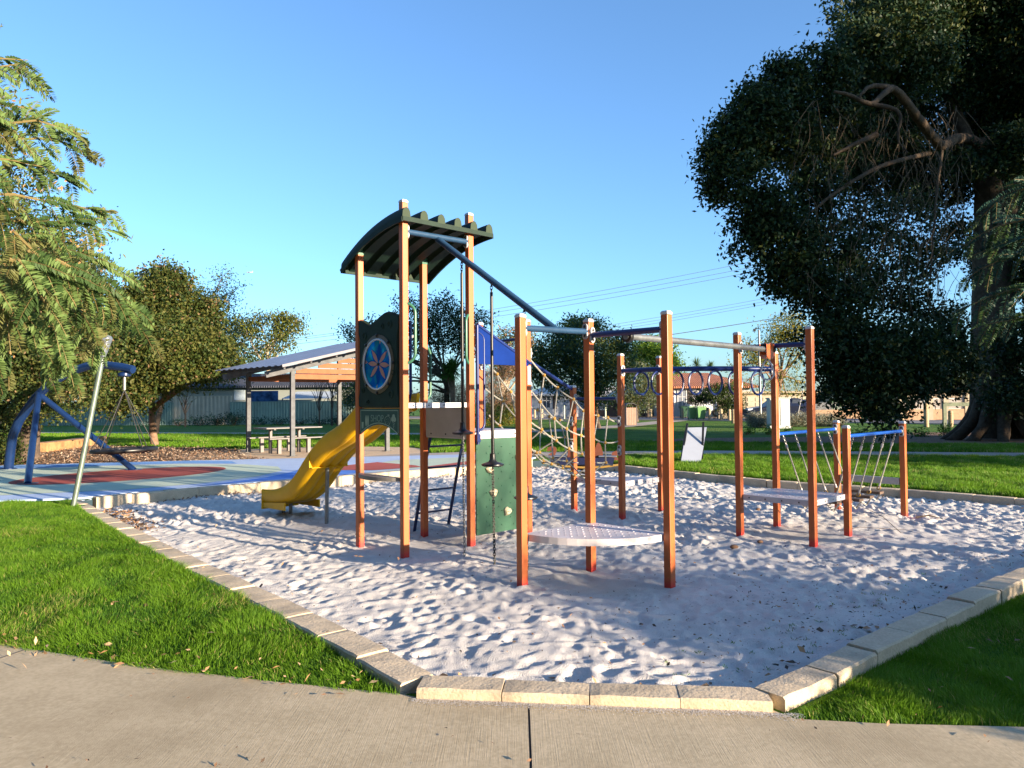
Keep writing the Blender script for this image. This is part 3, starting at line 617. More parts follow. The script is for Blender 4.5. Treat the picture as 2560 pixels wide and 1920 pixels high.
# ---- window panel on the left face of the tower
NU = -UD
def window_panel():
    o = G(0, -.5, 0) + NU * 0.0; ax, ay = VD, Vector((0, 0, 1)); W = 0.80 * CELL / 2 * 1.13
    top = []
    for k in range(25):
        t = -1 + 2 * k / 24; zz = 2.555 + 0.055 * math.cos((t - .45) * 3.4) - (0.02 if abs(t) < .95 else 0) - .0
        if t < -.55: zz = 2.555 - 0.05 + 0.045 * math.cos((t + .95) * 4.2)
        top.append((t * W, zz))
    out = [(-W, 1.56), (-W, 1.66), (-W * .93, 1.72), (-W * .93, 2.32), (-W * 1.0, 2.40)] + top + [(W, 2.40), (W * .93, 2.32), (W * .93, 1.72), (W, 1.66), (W, 1.56)]
    cz, r0 = 2.03, 0.285
    # frame with a round opening: fan of quads from outline to circle
    ring = 48; cpts = [(r0 * math.cos(2 * math.pi * k / ring), cz + r0 * math.sin(2 * math.pi * k / ring)) for k in range(ring)]
    def hit(a):
        dx, dy = math.cos(a), math.sin(a); best = 9
        for i in range(len(out)):
            (x1, y1), (x2, y2) = out[i], out[(i + 1) % len(out)]; y1 -= cz; y2 -= cz; det = dx * (y2 - y1) - dy * (x2 - x1)
            if abs(det) < 1e-9: continue
            t = (x1 * (y2 - y1) - y1 * (x2 - x1)) / det; s = (x1 * dy - y1 * dx) / det
            if t > 0 and -1e-6 <= s <= 1 + 1e-6: best = min(best, t)
        return (best * dx, cz + best * dy)
    NN = 144; mb = MB(); th = 0.045; off = NU * 0.02; vs = []
    for k in range(NN):
        a = 2 * math.pi * k / NN; c_ = (r0 * math.cos(a), cz + r0 * math.sin(a)); h_ = hit(a)
        m1 = (h_[0] * .955 + c_[0] * .045, h_[1] * .955 + c_[1] * .045)
        for (p, d_) in ((c_, -th / 2), (c_, th / 2), (m1, th / 2), (h_, th / 2 - .015), (h_, -th / 2)):
            vs.append(o + off + ax * p[0] + ay * p[1] + NU * d_)
    fs = []
    for k in range(NN):
        k2 = (k + 1) % NN
        for j in range(5): fs.append((k * 5 + j, k2 * 5 + j, k2 * 5 + (j + 1) % 5, k * 5 + (j + 1) % 5))
    mb.add(vs, fs)
    P = mb.build('window_panel', dgreen, FR, smooth=True)
    # moulded bosses and bolts
    for (x, z, r_) in ((-.27, 2.36, .045), (.10, 2.44, .030), (.24, 2.45, .045), (-.30, 1.75, .032), (.26, 1.70, .050), (-.2, 1.62, .025), (.31, 1.93, .030)):
        q = o + off + ax * x + ay * z + NU * (th / 2); MB().lathe(q - NU * .004, [(r_, 0), (r_ * .92, .012), (r_ * .62, .012), (r_ * .5, .003)], 18, axis=NU).build('boss', dgreen, P, smooth=True)
    MB().lathe(o + off + ay * cz + NU * (th / 2 - .004), [(.288, 0), (.325, 0.0), (.325, .010), (.285, .014), (.283, 0)], 48, axis=NU, cap=False).build('window_rim', mat('bronze_rim', (0.10, 0.075, 0.04), .45), P, smooth=True)
    MB().ring(o + off + ay * cz + NU * (th / 2 + .012), .272, .011, ax, ay, 48, 8).build('clear_rim', mat('clear_acrylic', (0.50, 0.52, 0.54), .2), P, smooth=True)
    for k in range(8):
        a = math.pi / 8 + 2 * math.pi * k / 8; q = o + off + ax * (.315 * math.cos(a + .4)) + ay * (cz + .315 * math.sin(a + .4)) + NU * (th / 2 + .006)
        MB().lathe(q, [(.019, 0), (.019, .010), (.012, .016)], 12, axis=NU).build('bolt', rubberm, P, smooth=True)
    # blue transparent pane with a flower cut-out pattern
    pm = bpy.data.materials.new('blue_kaleidoscope_film'); pm.use_nodes = True; n = pm.node_tree; b = n.nodes['Principled BSDF']; b.inputs['Roughness'].default_value = .15
    tc = n.nodes.new('ShaderNodeTexCoord'); t = n.nodes.new('ShaderNodeTexNoise'); t.inputs['Scale'].default_value = 7; t.inputs['Distortion'].default_value = 1.5; n.links.new(tc.outputs['Object'], t.inputs['Vector'])
    r = n.nodes.new('ShaderNodeValToRGB'); r.color_ramp.interpolation = 'EASE'; r.color_ramp.elements[0].position = .42; r.color_ramp.elements[0].color = (0.02, 0.27, 0.62, 1); r.color_ramp.elements[1].position = .58; r.color_ramp.elements[1].color = (0.04, 0.42, 0.55, 1)
    n.links.new(t.outputs['Fac'], r.inputs['Fac']); n.links.new(r.outputs['Color'], b.inputs['Base Color']); 
    tl = n.nodes.new('ShaderNodeBsdfTranslucent'); n.links.new(r.outputs['Color'], tl.inputs['Color']); mx = n.nodes.new('ShaderNodeMixShader'); mx.inputs[0].default_value = .7
    n.links.new(b.outputs[0], mx.inputs[1]); n.links.new(tl.outputs[0], mx.inputs[2]); n.links.new(mx.outputs[0], n.nodes['Material Output'].inputs['Surface'])
    pane = MB().lathe(o + off + ay * cz + NU * 0.004, [(.28, 0), (.28, .004)], 48, axis=NU).build('blue_pane', pm, P)
    petm = mat('pale_salmon_petal', (0.85, 0.50, 0.40), .4, trans=.6); dk = mat('blue_petal_shade', (0.008, 0.16, 0.48), .2, trans=.6)
    for k in range(8):
        a = math.pi / 8 + .30 + 2 * math.pi * k / 8; dx = ax * math.cos(a) + ay * math.sin(a); dy = ax * -math.sin(a) + ay * math.cos(a)
        if k % 4 == 1: continue
        a += (.0, 0, -.13, .13)[k % 4]
        poly = [(0.018 + .195 * t_, .027 * math.sin(math.pi * min(1, t_ * 1.02)) ** .8) for t_ in np.linspace(0, 1, 9)]; poly += [(x, -y) for x, y in reversed(poly[1:-1])]
        MB().prism(poly, o + off + ay * cz + NU * 0.0105, dx, dy, .001).build('petal', petm, pane)
    for k in range(8):
        a = .7 + 2 * math.pi * k / 8; dx = ax * math.cos(a) + ay * math.sin(a); dy = ax * -math.sin(a) + ay * math.cos(a)
        poly = [(0.03 + .20 * t_, .05 * math.sin(math.pi * t_) ** .8 * (1 - .4 * t_)) for t_ in np.linspace(0, 1, 9)]; poly += [(x, -y) for x, y in reversed(poly[1:-1])]
        MB().prism(poly, o + off + ay * cz + NU * 0.0090, dx, dy, .0008).build('dark_petal', dk, pane)
        dx2 = ax * math.cos(a - .05) + ay * math.sin(a - .05); dy2 = ax * -math.sin(a - .05) + ay * math.cos(a - .05)
        if k % 2: MB().prism([(.268, -.02), (.268, .02), (.22, 0)], o + off + ay * cz + NU * 0.0105, dx2, dy2, .001).build('petal', petm, pane)
    MB().lathe(o + off + ay * cz + NU * .009, [(.018, 0), (.018, .012), (.010, .018)], 14, axis=NU).build('hub', rubberm, P, smooth=True)
window_panel()

# ---- shop counter sign
def shop_sign():
    o = G(0, -.5, 0) + NU * 0.018; ax, ay = VD, Vector((0, 0, 1)); W = 0.395
    arch = [(W - 2 * W * k / 20, 1.255 + 0.115 * (1 - ((W - 2 * W * k / 20) / W) ** 2)) for k in range(21)]
    out = [(-W, 1.255), (-W, 1.545), (W, 1.545)] + arch
    S = MB().prism(out[0:3] + arch[:-1], o, ax, ay, .018).build('shop_panel', sgreen, FR)
    f = NU * 0.0105; mb = MB()
    def line(p, q, wd=.007): mb.bar(o + f + ax * p[0] + ay * p[1], o + f + ax * q[0] + ay * q[1], wd, .0015, up=NU)
    line((-W + .02, 1.525), (W - .02, 1.525)); line((-W + .02, 1.525), (-W + .02, 1.285)); line((W - .02, 1.525), (W - .02, 1.285))
    ar = [(x * .95, z + .018) for x, z in arch]
    for p, q in zip(ar[:-1], ar[1:]): line(p, q, .009)
    mb.build('border_line', engrave, S)
    def ico(name, polys):
        m_ = MB()
        for pl in polys: m_.prism(pl, o + f, ax, ay, .0015)
        m_.build(name, engrave, S)
    def lens(cx, cz_, a_, b_): return [(cx + a_ * math.cos(t), cz_ + b_ * math.sin(t)) for t in [2 * math.pi * k / 20 for k in range(20)]]
    ico('loaf_mark', [[(-.355, 1.33), (-.35, 1.322), (-.325, 1.322), (-.32, 1.33), (-.316, 1.395), (-.355, 1.395)]])
    ico('baguette_mark', [lens(-.262, 1.41, .016, .062), lens(-.222, 1.41, .014, .062)])
    ico('ice_cream_mark', [lens(.290, 1.462, .026, .024), lens(.272, 1.432, .028, .026), lens(.308, 1.430, .028, .026)])
    z_ = MB()
    for k in range(5): z_.bar(o + f + ax * (.270 + .004 * k) + ay * (1.400 - .017 * k), o + f + ax * (.312 - .006 * k) + ay * (1.388 - .017 * k), .004, .0015, up=NU)
    z_.build('cone_mark', engrave, S)
    sb = MB(); cxs, czs = .175, 1.42
    ou = [(cxs + .052 * math.cos(t) * (1.1 - .35 * (math.sin(t) < 0) * abs(math.sin(t))), czs + (.045 if math.sin(t) > 0 else .062) * math.sin(t)) for t in [2 * math.pi * k / 22 for k in range(22)]]
    for p, q in zip(ou, ou[1:] + ou[:1]): sb.bar(o + f + ax * p[0] + ay * p[1], o + f + ax * q[0] + ay * q[1], .004, .0015, up=NU)
    for (dx, dz) in ((-.02, .01), (.005, .015), (.025, .005), (-.015, -.015), (.01, -.01), (-.005, -.035), (.02, -.025)): sb.box(o + f + ax * (cxs + dx) + ay * (czs + dz), (.005, .0015, .005), rz=TH + R(90))
    for an in (0.2, 1.0, 1.8, 2.6): sb.bar(o + f + ax * (cxs + .015) + ay * (czs + .05), o + f + ax * (cxs + .015 + .025 * math.cos(an)) + ay * (czs + .05 + .018 * math.sin(an)), .004, .0015, up=NU)
    sb.build('strawberry_mark', engrave, S)
    text('shop_lettering', 'SHOP', mat('faint_engraved_letter', (0.16, 0.27, 0.21), .6), S, o + f + ax * -.035 + ay * 1.435, face_rot(NU), .105, .0008)
shop_sign()
# half-moon counter under the sign
cp = [(-.41, 0)] + [(-.41 + .82 * t, .16 * math.sin(math.pi * t) ** .7) for t in np.linspace(0.02, .98, 15)] + [(.41, 0)]
cm = MB().prism(cp, G(0, -.5, .80) - UD * .02, VD, NU, .045); cm.build('counter', mat('dark_grey_counter', (0.17, 0.16, 0.15), .5, var=.1), FR, bevel=.006)

# ---- beige riser, climbing wall, holds
def quad_panel(name, a, b, z0, z1, m, th=.016, off=Vector((0, 0, 0))):
    A, B = G(*a) + off, G(*b) + off; d = (B - A).normalized(); L = (B - A).length
    return MB().prism([(.05, z0), (L - .05, z0), (L - .05, z1), (.05, z1)], A, d, Vector((0, 0, 1)), th).build(name, m, FR, bevel=.003)
rz_ = quad_panel('riser_panel', (1, -1), (1, 0), 1.20, 1.55, beigem)
for k in range(3): MB().lathe(G(1, -.82 + .32 * k, 1.235) + NU * .008, [(.010, 0), (.010, .006)], 10, axis=NU).build('bolt', boltm, rz_)
cw = quad_panel('climbing_wall', (1, 0), (2, 0), 0.10, 1.185, mgreen, .020, VD * .03)
sb = MB()
for i in range(9):
    for j in range(13):
        q = G(1.09 + .82 * i / 8 * 1.0 + (.03 if j % 2 else -.02), 0, .17 + .98 * j / 13 + .012 * ((i * 7 + j * 5) % 3)) + VD * .040
        if (i + j) % 2 == 0: sb.ball(q, .008, 6)
sb.build('grip_dimples', mgreen, cw, smooth=True)
for (a_, z_, s_) in ((1.78, .96, 1.0), (1.27, .835, 1.0), (1.33, .565, 1.0), (1.57, .33, 1.05), (1.86, .24, 1.0)):
    q = G(a_, 0, z_) + VD * .055; mb = MB(); n_ = 11; lobes = [1 + .16 * math.sin(3 * t + a_ * 9) + .08 * math.sin(5 * t) for t in [2 * math.pi * k / n_ for k in range(n_)]]
    vs = []
    for (rr, dz) in ((.050, -.018), (.052, .004), (.034, .026)):
        for k in range(n_):
            t = 2 * math.pi * k / n_; vs.append(q + UD * (rr * lobes[k] * math.cos(t) * s_) + Vector((0, 0, rr * .9 * lobes[k] * math.sin(t) * s_)) + VD * dz)
    fs = [(i * n_ + k, i * n_ + (k + 1) % n_, (i + 1) * n_ + (k + 1) % n_, (i + 1) * n_ + k) for i in range(2) for k in range(n_)] + [tuple(2 * n_ + k for k in range(n_))]
    mb.add(vs, fs); mb.lathe(q + VD * .022 + UD * .012, [(.008, 0), (.008, .006)], 8, mi=1, axis=VD); mb.lathe(q + VD * .022 - UD * .018, [(.007, 0), (.007, .006)], 8, mi=1, axis=VD)
    mb.build('climbing_hold', [holdm, boltm], cw, smooth=True)

# ---- handle loops, hoods, ladder
def loop(name, base, out, z0, z1, r, m, bul=.11, n=6):
    p = [base + Vector((0, 0, z0))]
    for k in range(1, n + 1): t = math.pi / 2 * k / n; p.append(base + out * (bul * math.sin(t)) + Vector((0, 0, z0 + bul * .9 * (1 - math.cos(t)) + .02)))
    for k in range(n + 1): t = math.pi / 2 * k / n; p.append(base + out * (bul * math.cos(t)) + Vector((0, 0, z1 - bul * .9 * (1 - math.sin(t)))))
    return MB().tube(p, r, 10).build(name, m, FR, smooth=True)
dg_ = (UD * .75 + VD * .66).normalized()
loop('grab_handle', G(0, 0), dg_, 2.00, 2.66, .017, handleg, bul=.12)
loop('grab_handle', G(1, 0), (-UD * .8 + VD * .4).normalized(), 2.02, 2.60, .017, handleg, bul=.10)
loop('grab_handle', G(1, -1), (UD * .9 - VD * .1).normalized(), 1.62, 2.30, .017, handleg, bul=.11)
loop('slide_side_loop', G(.80, -1) - VD * .02, NU, 1.66, 2.52, .015, bluem, bul=.12)
MB().tube([G(.80, -1, 1.62) - VD * .02, G(.80, -1, 2.60) - VD * .02], .018, 10).build('slide_side_post', bluem, FR, smooth=True)
h0 = G(1.07, 0) + VD * .055
MB().tube([h0 + Vector((0, 0, 1.13)), h0 + Vector((0, 0, 2.48))], .019, 12).build('hood_post', bluem, FR, smooth=True)
MB().box(h0 + Vector((0, 0, 1.20)), (.05, .05, .09), rz=TH).build('hood_bracket', bluem, FR, bevel=.006)
loop('hood_loop', h0, UD, 1.26, 2.40, .014, bluem, bul=.10)
A_ = h0 + Vector((0, 0, 0)); hp = [(0.0, 2.04), (0.80, 2.04), (0.80, 2.09), (0.0, 2.47)]
MB().prism(hp, h0 + UD * .0, UD, Vector((0, 0, 1)), .014).build('hood_panel', mat('matt_blue_panel', (0.005, 0.024, 0.15), .8, spec=.06, var=.08), FR, bevel=.003)
MB().tube([h0 + Vector((0, 0, 2.49)), h0 + UD * .84 + Vector((0, 0, 2.07))], .019, 12).build('hood_rail', bluem, FR, smooth=True)
bar_between('cross_bar', (2, -1, 2.38), (2, 0, 2.38), .020, bluem, b0=True, b1=False)
MB().tube([G(2, -1, 2.57), G(4, -1, 1.78)], .024, 12).build('sloping_bar', bluem, FR, smooth=True)
bar_between('cross_bar', (4, -1, 1.645), (4, 0, 1.645), .022, bluem)
# curved rung ladder behind the second deck
def ladder():
    a0, a1 = 1.13, 1.73; rails = []
    for a_ in (a0, a1):
        p = []
        for k in range(11):
            t = k / 10; off = -.40 * (1 - t) ** .9 - .02 * 0; z_ = -.1 + 1.36 * t
            if t > .85: off = -.065 * 0 - .40 * (.15 ** .9) * ((1 - t) / .15)
            p.append(G(a_, -1, z_) + VD * off)
        rails.append(p); MB().tube(p, .021, 10).build('ladder_rail', navym, FR, smooth=True)
    for z_ in (.21, .50, .79, 1.06):
        t = (z_ + .1) / 1.36; off = -.40 * (1 - t) ** .9
        MB().tube([G(a0, -1, z_) + VD * off, G(a1, -1, z_) + VD * off], .013, 8).build('rung', navym, FR, smooth=True)
ladder()

# ---- slide
def slide():
    M0 = G(.53, -1, 0); D = -VD
    pr = [(-.12, 1.515), (0.1, 1.50), (.3, 1.42), (.54, 1.27), (.76, 1.145), (.92, 1.085), (1.06, 1.04), (1.2, .99), (1.32, .925), (1.46, .84), (1.6, .745), (1.77, .61), (1.96, .45), (2.14, .335), (2.32, .255), (2.55, .195), (2.77, .165), (2.95, .155), (3.06, .15)]
    ds = np.linspace(-.12, 3.06, 60); zs = np.interp(ds, [p[0] for p in pr], [p[1] for p in pr])
    for _ in range(3): zs[1:-1] = (zs[:-2] + zs[1:-1] * 2 + zs[2:]) / 4
    sec = [(-.27, .215), (-.285, .19), (-.265, .06), (-.235, .005), (-.20, -.012), (-.165, .0), (-.14, .022), (-.105, .0), (-.075, -.012), (-.04, .0), (0, .022), (.04, 0), (.075, -.012), (.105, 0), (.14, .022), (.165, 0), (.20, -.012), (.235, .005), (.265, .06), (.285, .19), (.27, .215), (.243, .205), (.222, .08), (.17, .04), (0, .034), (-.17, .04), (-.222, .08), (-.243, .205)]
    m_ = len(sec); vs = []
    for i, (d_, z_) in enumerate(zip(ds, zs)):
        sl = (zs[min(i + 1, 59)] - zs[max(i - 1, 0)]) / (ds[min(i + 1, 59)] - ds[max(i - 1, 0)]); nx, nz = -sl / math.hypot(1, sl), 1 / math.hypot(1, sl)
        for (o_, h_) in sec:
            e_ = h_; fl = 1 + .06 * max(0, d_ - 2.6)
            vs.append(M0 + D * (d_ + nx * e_ * .55) + UD * (o_ * fl) + Vector((0, 0, z_ + e_ * (0.75 * nz + .25))))
    N = len(ds); fs = [(i * m_ + k, (i + 1) * m_ + k, (i + 1) * m_ + (k + 1) % m_, i * m_ + (k + 1) % m_) for i in range(N - 1) for k in range(m_)]
    fs += [tuple(range(m_)), tuple(reversed([(N - 1) * m_ + k for k in range(m_)]))]
    S = MB().add(vs, fs).build('slide', yellow, FR, smooth=True)
    # skirts
    mb = MB(); mb.prism([(-.29, .075), (.29, .075), (.285, .30), (.20, .20), (-.20, .20), (-.285, .30)], M0 + D * 3.06, UD, Vector((0, 0, 1)), .03)
    mb.build('exit_lip', yellow, S, bevel=.008)
    mb = MB(); mb.prism([(2.35, .12), (3.04, .10), (3.04, .17), (2.35, .23)], M0 + UD * -.262, D, Vector((0, 0, 1)), .02); mb.prism([(2.35, .12), (3.04, .10), (3.04, .17), (2.35, .23)], M0 + UD * .262, D, Vector((0, 0, 1)), .02)
    mb.build('exit_skirt', yellow, S)
    mb = MB(); mb.prism([(-.285, .76), (.285, .76), (.285, .95), (.24, .80), (.20, .93), (.0, .96), (-.20, .93), (-.24, .80), (-.285, .95)], M0 + D * 1.60, UD, Vector((0, 0, 1)), .02)
    mb.prism([(-.27, .755), (.27, .755), (.27, .765), (-.27, .765)], M0 + D * 1.60, UD, Vector((0, 0, 1)), .10); mb.build('joint_flange', yellow, S)
    MB().tube([M0 + D * 1.66 + Vector((0, 0, -.15)), M0 + D * 1.63 + Vector((0, 0, .765))], .026, 12).build('support_leg', galv, S, smooth=True)
    for d_ in (2.72, 2.95): MB().tube([M0 + D * d_ + UD * (.0) + Vector((0, 0, -.15)), M0 + D * d_ + Vector((0, 0, .16))], .026, 12).build('support_leg', galv, S, smooth=True)
    # entry hood panels
    return S
slide()

# ---- rings on their curved overhead bar
def ring_bar():
    A, B = G(4, 0, 2.025), G(5, 2, 2.00); ch = B - A; L = ch.length; cd_ = ch.normalized(); out = cd_.cross(Vector((0, 0, 1)))
    if out.y > 0: out = -out
    P = lambda t: A + ch * t + out * (4 * .42 * t * (1 - t)) + Vector((0, 0, 0))
    pts = [P(t) for t in np.linspace(0.02, .98, 25)]
    MB().tube(pts, .032, 14).build('ring_bar', bluem, FR, smooth=True)
    bracket(4, 0, 2.025, (P(.1) - P(0))); bracket(5, 2, 2.00, (P(.9) - P(1)))
    for k, t in enumerate((.165, .289, .407, .531, .650, .769, .901)):
        c = P(t) - Vector((0, 0, .178)); tg = (P(t + .01) - P(t - .01)).normalized()
        ra = Vector((.76, .65, 0))
        MB().ring(c, .150, .0135, ra, Vector((0, 0, 1)), 32, 8).build('hanging_ring', bluem, FR, smooth=True)
ring_bar()
bracket(5, 0, 2.06, -UD); bracket(4, -1, 1.32, NU); bracket(4, -1, .95, NU); bracket(4, 0, 1.33, NU); bracket(4, 0, .93, NU); bracket(2, 0, 2.20, UD); bracket(2, 0, 1.78, UD); bracket(2, -1, 2.1, VD)

# ---- rope net tunnel between (2,-1..0) and (4,-1..0)
def net():
    N_ = MB(); J_ = MB(); rows = 8
    def cross(t):
        zt = 2.18 - .86 * t ** .9 + .0; zb = 1.22 - .72 * t; sag = -.16 * math.sin(math.pi * t)
        zs = [zt + sag, zt - .38 * (1 - .3 * t) + sag * 1.1, zb + .22 + sag * .9, zb + sag * .6, zb + sag * .6, zb + .22 + sag * .9, zt - .38 * (1 - .3 * t) + sag * 1.1, zt + sag]
        bs = [-.95, -.97, -.86, -.62, -.38, -.14, -.03, -.05]
        return [G(2.05 + 1.9 * t, b_, z_) for b_, z_ in zip(bs, zs)]
    C = [cross(i / (rows - 1)) for i in range(rows)]
    rg_ = random.Random(5)
    for i in range(1, rows - 1):
        for j in range(8): C[i][j] = C[i][j] + Vector((rg_.uniform(-.02, .02), rg_.uniform(-.02, .02), rg_.uniform(-.03, .03))) + UD * (.07 if j % 2 else -.03)
    def rope(p, q, sg=.012):
        m = (p + q) / 2 - Vector((0, 0, sg)); N_.tube([p, (p * .75 + q * .25) - Vector((0, 0, sg * .75)), m, (p * .25 + q * .75) - Vector((0, 0, sg * .75)), q], .0105, 6)
    for j in range(8):
        for i in range(rows - 1): rope(C[i][j], C[i + 1][j])
    for i in range(1, rows - 1):
        for j in range(7):
            rope(C[i][j], C[i][j + 1], .02 if (i + j) % 2 else -.008)
    for i in range(1, rows - 1):
        for j in range(8):
            J_.ball(C[i][j], .025, 8)
    O = N_.build('rope_net', ropem, FR, smooth=True); J_.build('rope_joints', nodem, O, smooth=True)
net()

# ---- plank bridge between the decks (5,2..3) and (7,2..3)
bar_between('handrail', (5, 2, 1.165), (7, 2, 1.18), .022, skybluem); bar_between('handrail', (5, 3, 1.165), (7, 3, 1.17), .022, skybluem)
quad_panel('end_beam', (7, 2), (7, 3), .44, .53, mat('aluminium_beam', (0.45, 0.46, 0.46), .5, .2, var=.1), .05)
for s, bb in ((1, 2), (-1, 3)):
    for k in range(5):
        a_ = 5.22 + .37 * k; t = (k + .5) / 5; zb = .42 - .10 * math.sin(math.pi * (.15 + .7 * t)); top = G(a_, bb, 1.145); bot = G(a_ + .04, bb + s * .27, zb + .03); d_ = (bot - top)
        mb = MB(); mb.chain(top, top + d_ * .16, link=.034, wd=.020, r=.004); c = mb.build('bridge_chain', chainm, FR)
        r_ = MB(); r_.tube([top + d_ * .17, bot - d_ * .04], .0095, 8); r_.tube([top + d_ * .155, top + d_ * .215], .016, 8, mi=1); r_.tube([bot - d_ * .11, bot - d_ * .05], .013, 8, mi=1)
        r_.build('bridge_rope', [ropem, bracketm], FR, smooth=True)
        MB().ring(bot - d_ * .02, .022, .008, d_.normalized(), VD, 12, 6).build('rope_eye', nodem, FR, smooth=True)
for k in range(5):
    a_ = 5.26 + .37 * k; t = (k + .5) / 5; zb = .40 - .10 * math.sin(math.pi * (.15 + .7 * t))
    MB().bar(G(a_, 2.22, zb), G(a_, 2.78, zb), .13, .035).build('plank', woodm, FR, bevel=.004)
for bb in (2.3, 2.7):
    p = [G(5.0 + .37 * k + .07, bb, .36 - .10 * math.sin(math.pi * (.1 + .8 * k / 5)) - (.05 if False else 0)) for k in range(6)]
    mb = MB()
    for q, r__ in zip(p[:-1], p[1:]):
        mid = (q + r__) / 2 - Vector((0, 0, .08)); mb.chain(q, mid, .034, .02, .0045); mb.chain(mid, r__, .034, .02, .0045)
    mb.build('deck_chain', chainm, FR)

# ---- things hanging from the frame
podm = rubberm
def pod(t, ztop, zdisc, label):
    bp = G(.5, 2 * t, 3.40 - 1.14 * t); base = Vector((bp.x, bp.y, 0))
    T = thing('hanging_step', label, 'hanging step', (bp.x, bp.y, sandz(bp.x, bp.y)), 'rubber disc steps hanging from the sloping beam')
    MB().chain(bp - Vector((0, 0, .03)), base + Vector((0, 0, ztop)), link=.036, wd=.022, r=.0045).build('top_chain', dchainm, T)
    MB().tube([base + Vector((0, 0, ztop)), base + Vector((0, 0, ztop - .9)), base + Vector((0.002, 0, zdisc + .06))], [.015, .016, .018], 12).build('sleeve', rubberm, T, smooth=True)
    MB().lathe(base + Vector((0, 0, zdisc - .02)), [(.02, -.004), (.10, 0), (.114, .012), (.112, .022), (.085, .032), (.045, .045), (.030, .065), (.028, .125), (.018, .13)], 28).build('disc', rubberm, T, smooth=True)
    zs_ = sandz(bp.x, bp.y)
    MB().chain(base + Vector((0, 0, zdisc - .02)), base + Vector((0.012, -.01, zs_ - .01)), link=.036, wd=.022, r=.0045).build('bottom_chain', dchainm if t > .3 else chainm, T)
pod(.235, 2.97, 1.29, 'left hanging rubber step with a long black sleeve, in front of the beige panel')
pod(.50, 2.71, .985, 'middle hanging rubber step with its disc in front of the green climbing wall')
pod(.765, 2.02, .70, 'lowest hanging rubber step, mostly hidden behind the near left orange post')
# trolley
tp = G(1, 2.5, 2.19).lerp(G(4, 2.5, 2.185), .955); td = (G(4, 2.5, 0) - G(1, 2.5, 0)).normalized(); tn = td.cross(Vector((0, 0, 1)))
T = thing('glider_handle', 'orange trolley with a white triangular handle on the grey overhead track', 'trolley', tp)
om = mat('orange_steel_plate', (0.62, 0.13, 0.03), .4, var=.1)
for s in (-1, 1):
    MB().prism([(-.085, -.075), (-.05, -.11), (.055, -.11), (.09, -.07), (.085, .06), (.03, .085), (-.045, .05), (-.09, .06)], tp + tn * (.042 * s), td, Vector((0, 0, 1)), .006).build('side_plate', om, T, bevel=.002)
MB().tube([tp + td * .05 + tn * .04 + Vector((0, 0, .05)), tp + td * .05 - tn * .04 + Vector((0, 0, .05))], .016, 10).build('wheel', rubberm, T, smooth=True)
MB().tube([tp - td * .05 + tn * .04 + Vector((0, 0, .05)), tp - td * .05 - tn * .04 + Vector((0, 0, .05))], .016, 10).build('wheel', rubberm, T, smooth=True)
ha = []
hax = (td * .3 + tn * .95).normalized()
for k in range(25):
    t = 2 * math.pi * k / 24; u_ = math.sin(t); v_ = -math.cos(t); wdt = .088 * (1 - .55 * (v_ + 1) / 2) if v_ > -.3 else .088
    ha.append(tp + hax * (wdt * u_) + Vector((0, 0, -.235 + .115 * v_)))
MB().tube(ha, .010, 10).build('handle', capm, T, smooth=True)
# ================================================================== FOLIAGE TOOLS
def leafm(name, c, rough=0.5, trans=0.35, var=0.0):
    return mat(name, c, max(rough, .55), trans=trans, var=var, vscale=1.5, spec=0.18)
def unit(v): return v / (np.linalg.norm(v, axis=-1, keepdims=True) + 1e-9)
def leaf_quads(P, Dr, Nn, L, W):
    """P base points, Dr directions, Nn normals -> 4-vertex leaves"""
    S = unit(np.cross(Dr, Nn)); L = L[:, None]; W = W[:, None]
    m = P + Dr * L * .45 + Nn * L * .06
    V = np.stack([P, m + S * W * .5, P + Dr * L, m - S * W * .5], 1).reshape(-1, 3)
    F = np.arange(len(P) * 4).reshape(-1, 4); return V, F
def foliage(name, blobs, mats, parent, size=(.12, .06), dens=1.0, cl=0.20, per=26, shell=.55, droop=.25, seed=1, smin=.7, wts=None, pz=0.0):
    """blobs: (x,y,z,rx,ry,rz[,density]); clusters of leaves through each blob"""
    g = np.random.default_rng(seed); PP = []; MI = []
    for bl in blobs:
        x, y, z, rx, ry, rz = bl[:6]; d = bl[6] if len(bl) > 6 else 1.0
        r = (rx * ry * rz) ** (1 / 3); nc = max(3, int(dens * d * 9 * (r / max(cl, .05)) ** 2 * .55))
        dirs = unit(g.normal(size=(nc, 3))); rad = shell + (1 - shell) * g.random((nc, 1)) ** .7
        C = np.array([x, y, z]) + dirs * rad * np.array([rx, ry, rz]); C += g.normal(size=C.shape) * r * .08
        n_ = g.poisson(per, nc); idx = np.repeat(np.arange(nc), n_); cm = g.choice(len(mats), nc, p=wts); MI.append(cm[idx])
        q = C[idx] + g.normal(size=(len(idx), 3)) * np.array([cl, cl, cl * .75]); PP.append(q)
    P = np.concatenate(PP); n = len(P)
    Dr = unit(g.normal(size=(n, 3)) + np.array([0, 0, -droop])); Nn = unit(g.normal(size=(n, 3)) + np.array([0, 0, .9]))
    L = size[0] * g.uniform(smin, 1.3, n); W = size[1] * g.uniform(smin, 1.3, n)
    V, F = leaf_quads(P, Dr, Nn, L, W); mi = np.where(g.random(n) < .55, np.concatenate(MI), g.choice(len(mats), n, p=wts))
    return npmesh(name, V, F, mats, mi, parent)
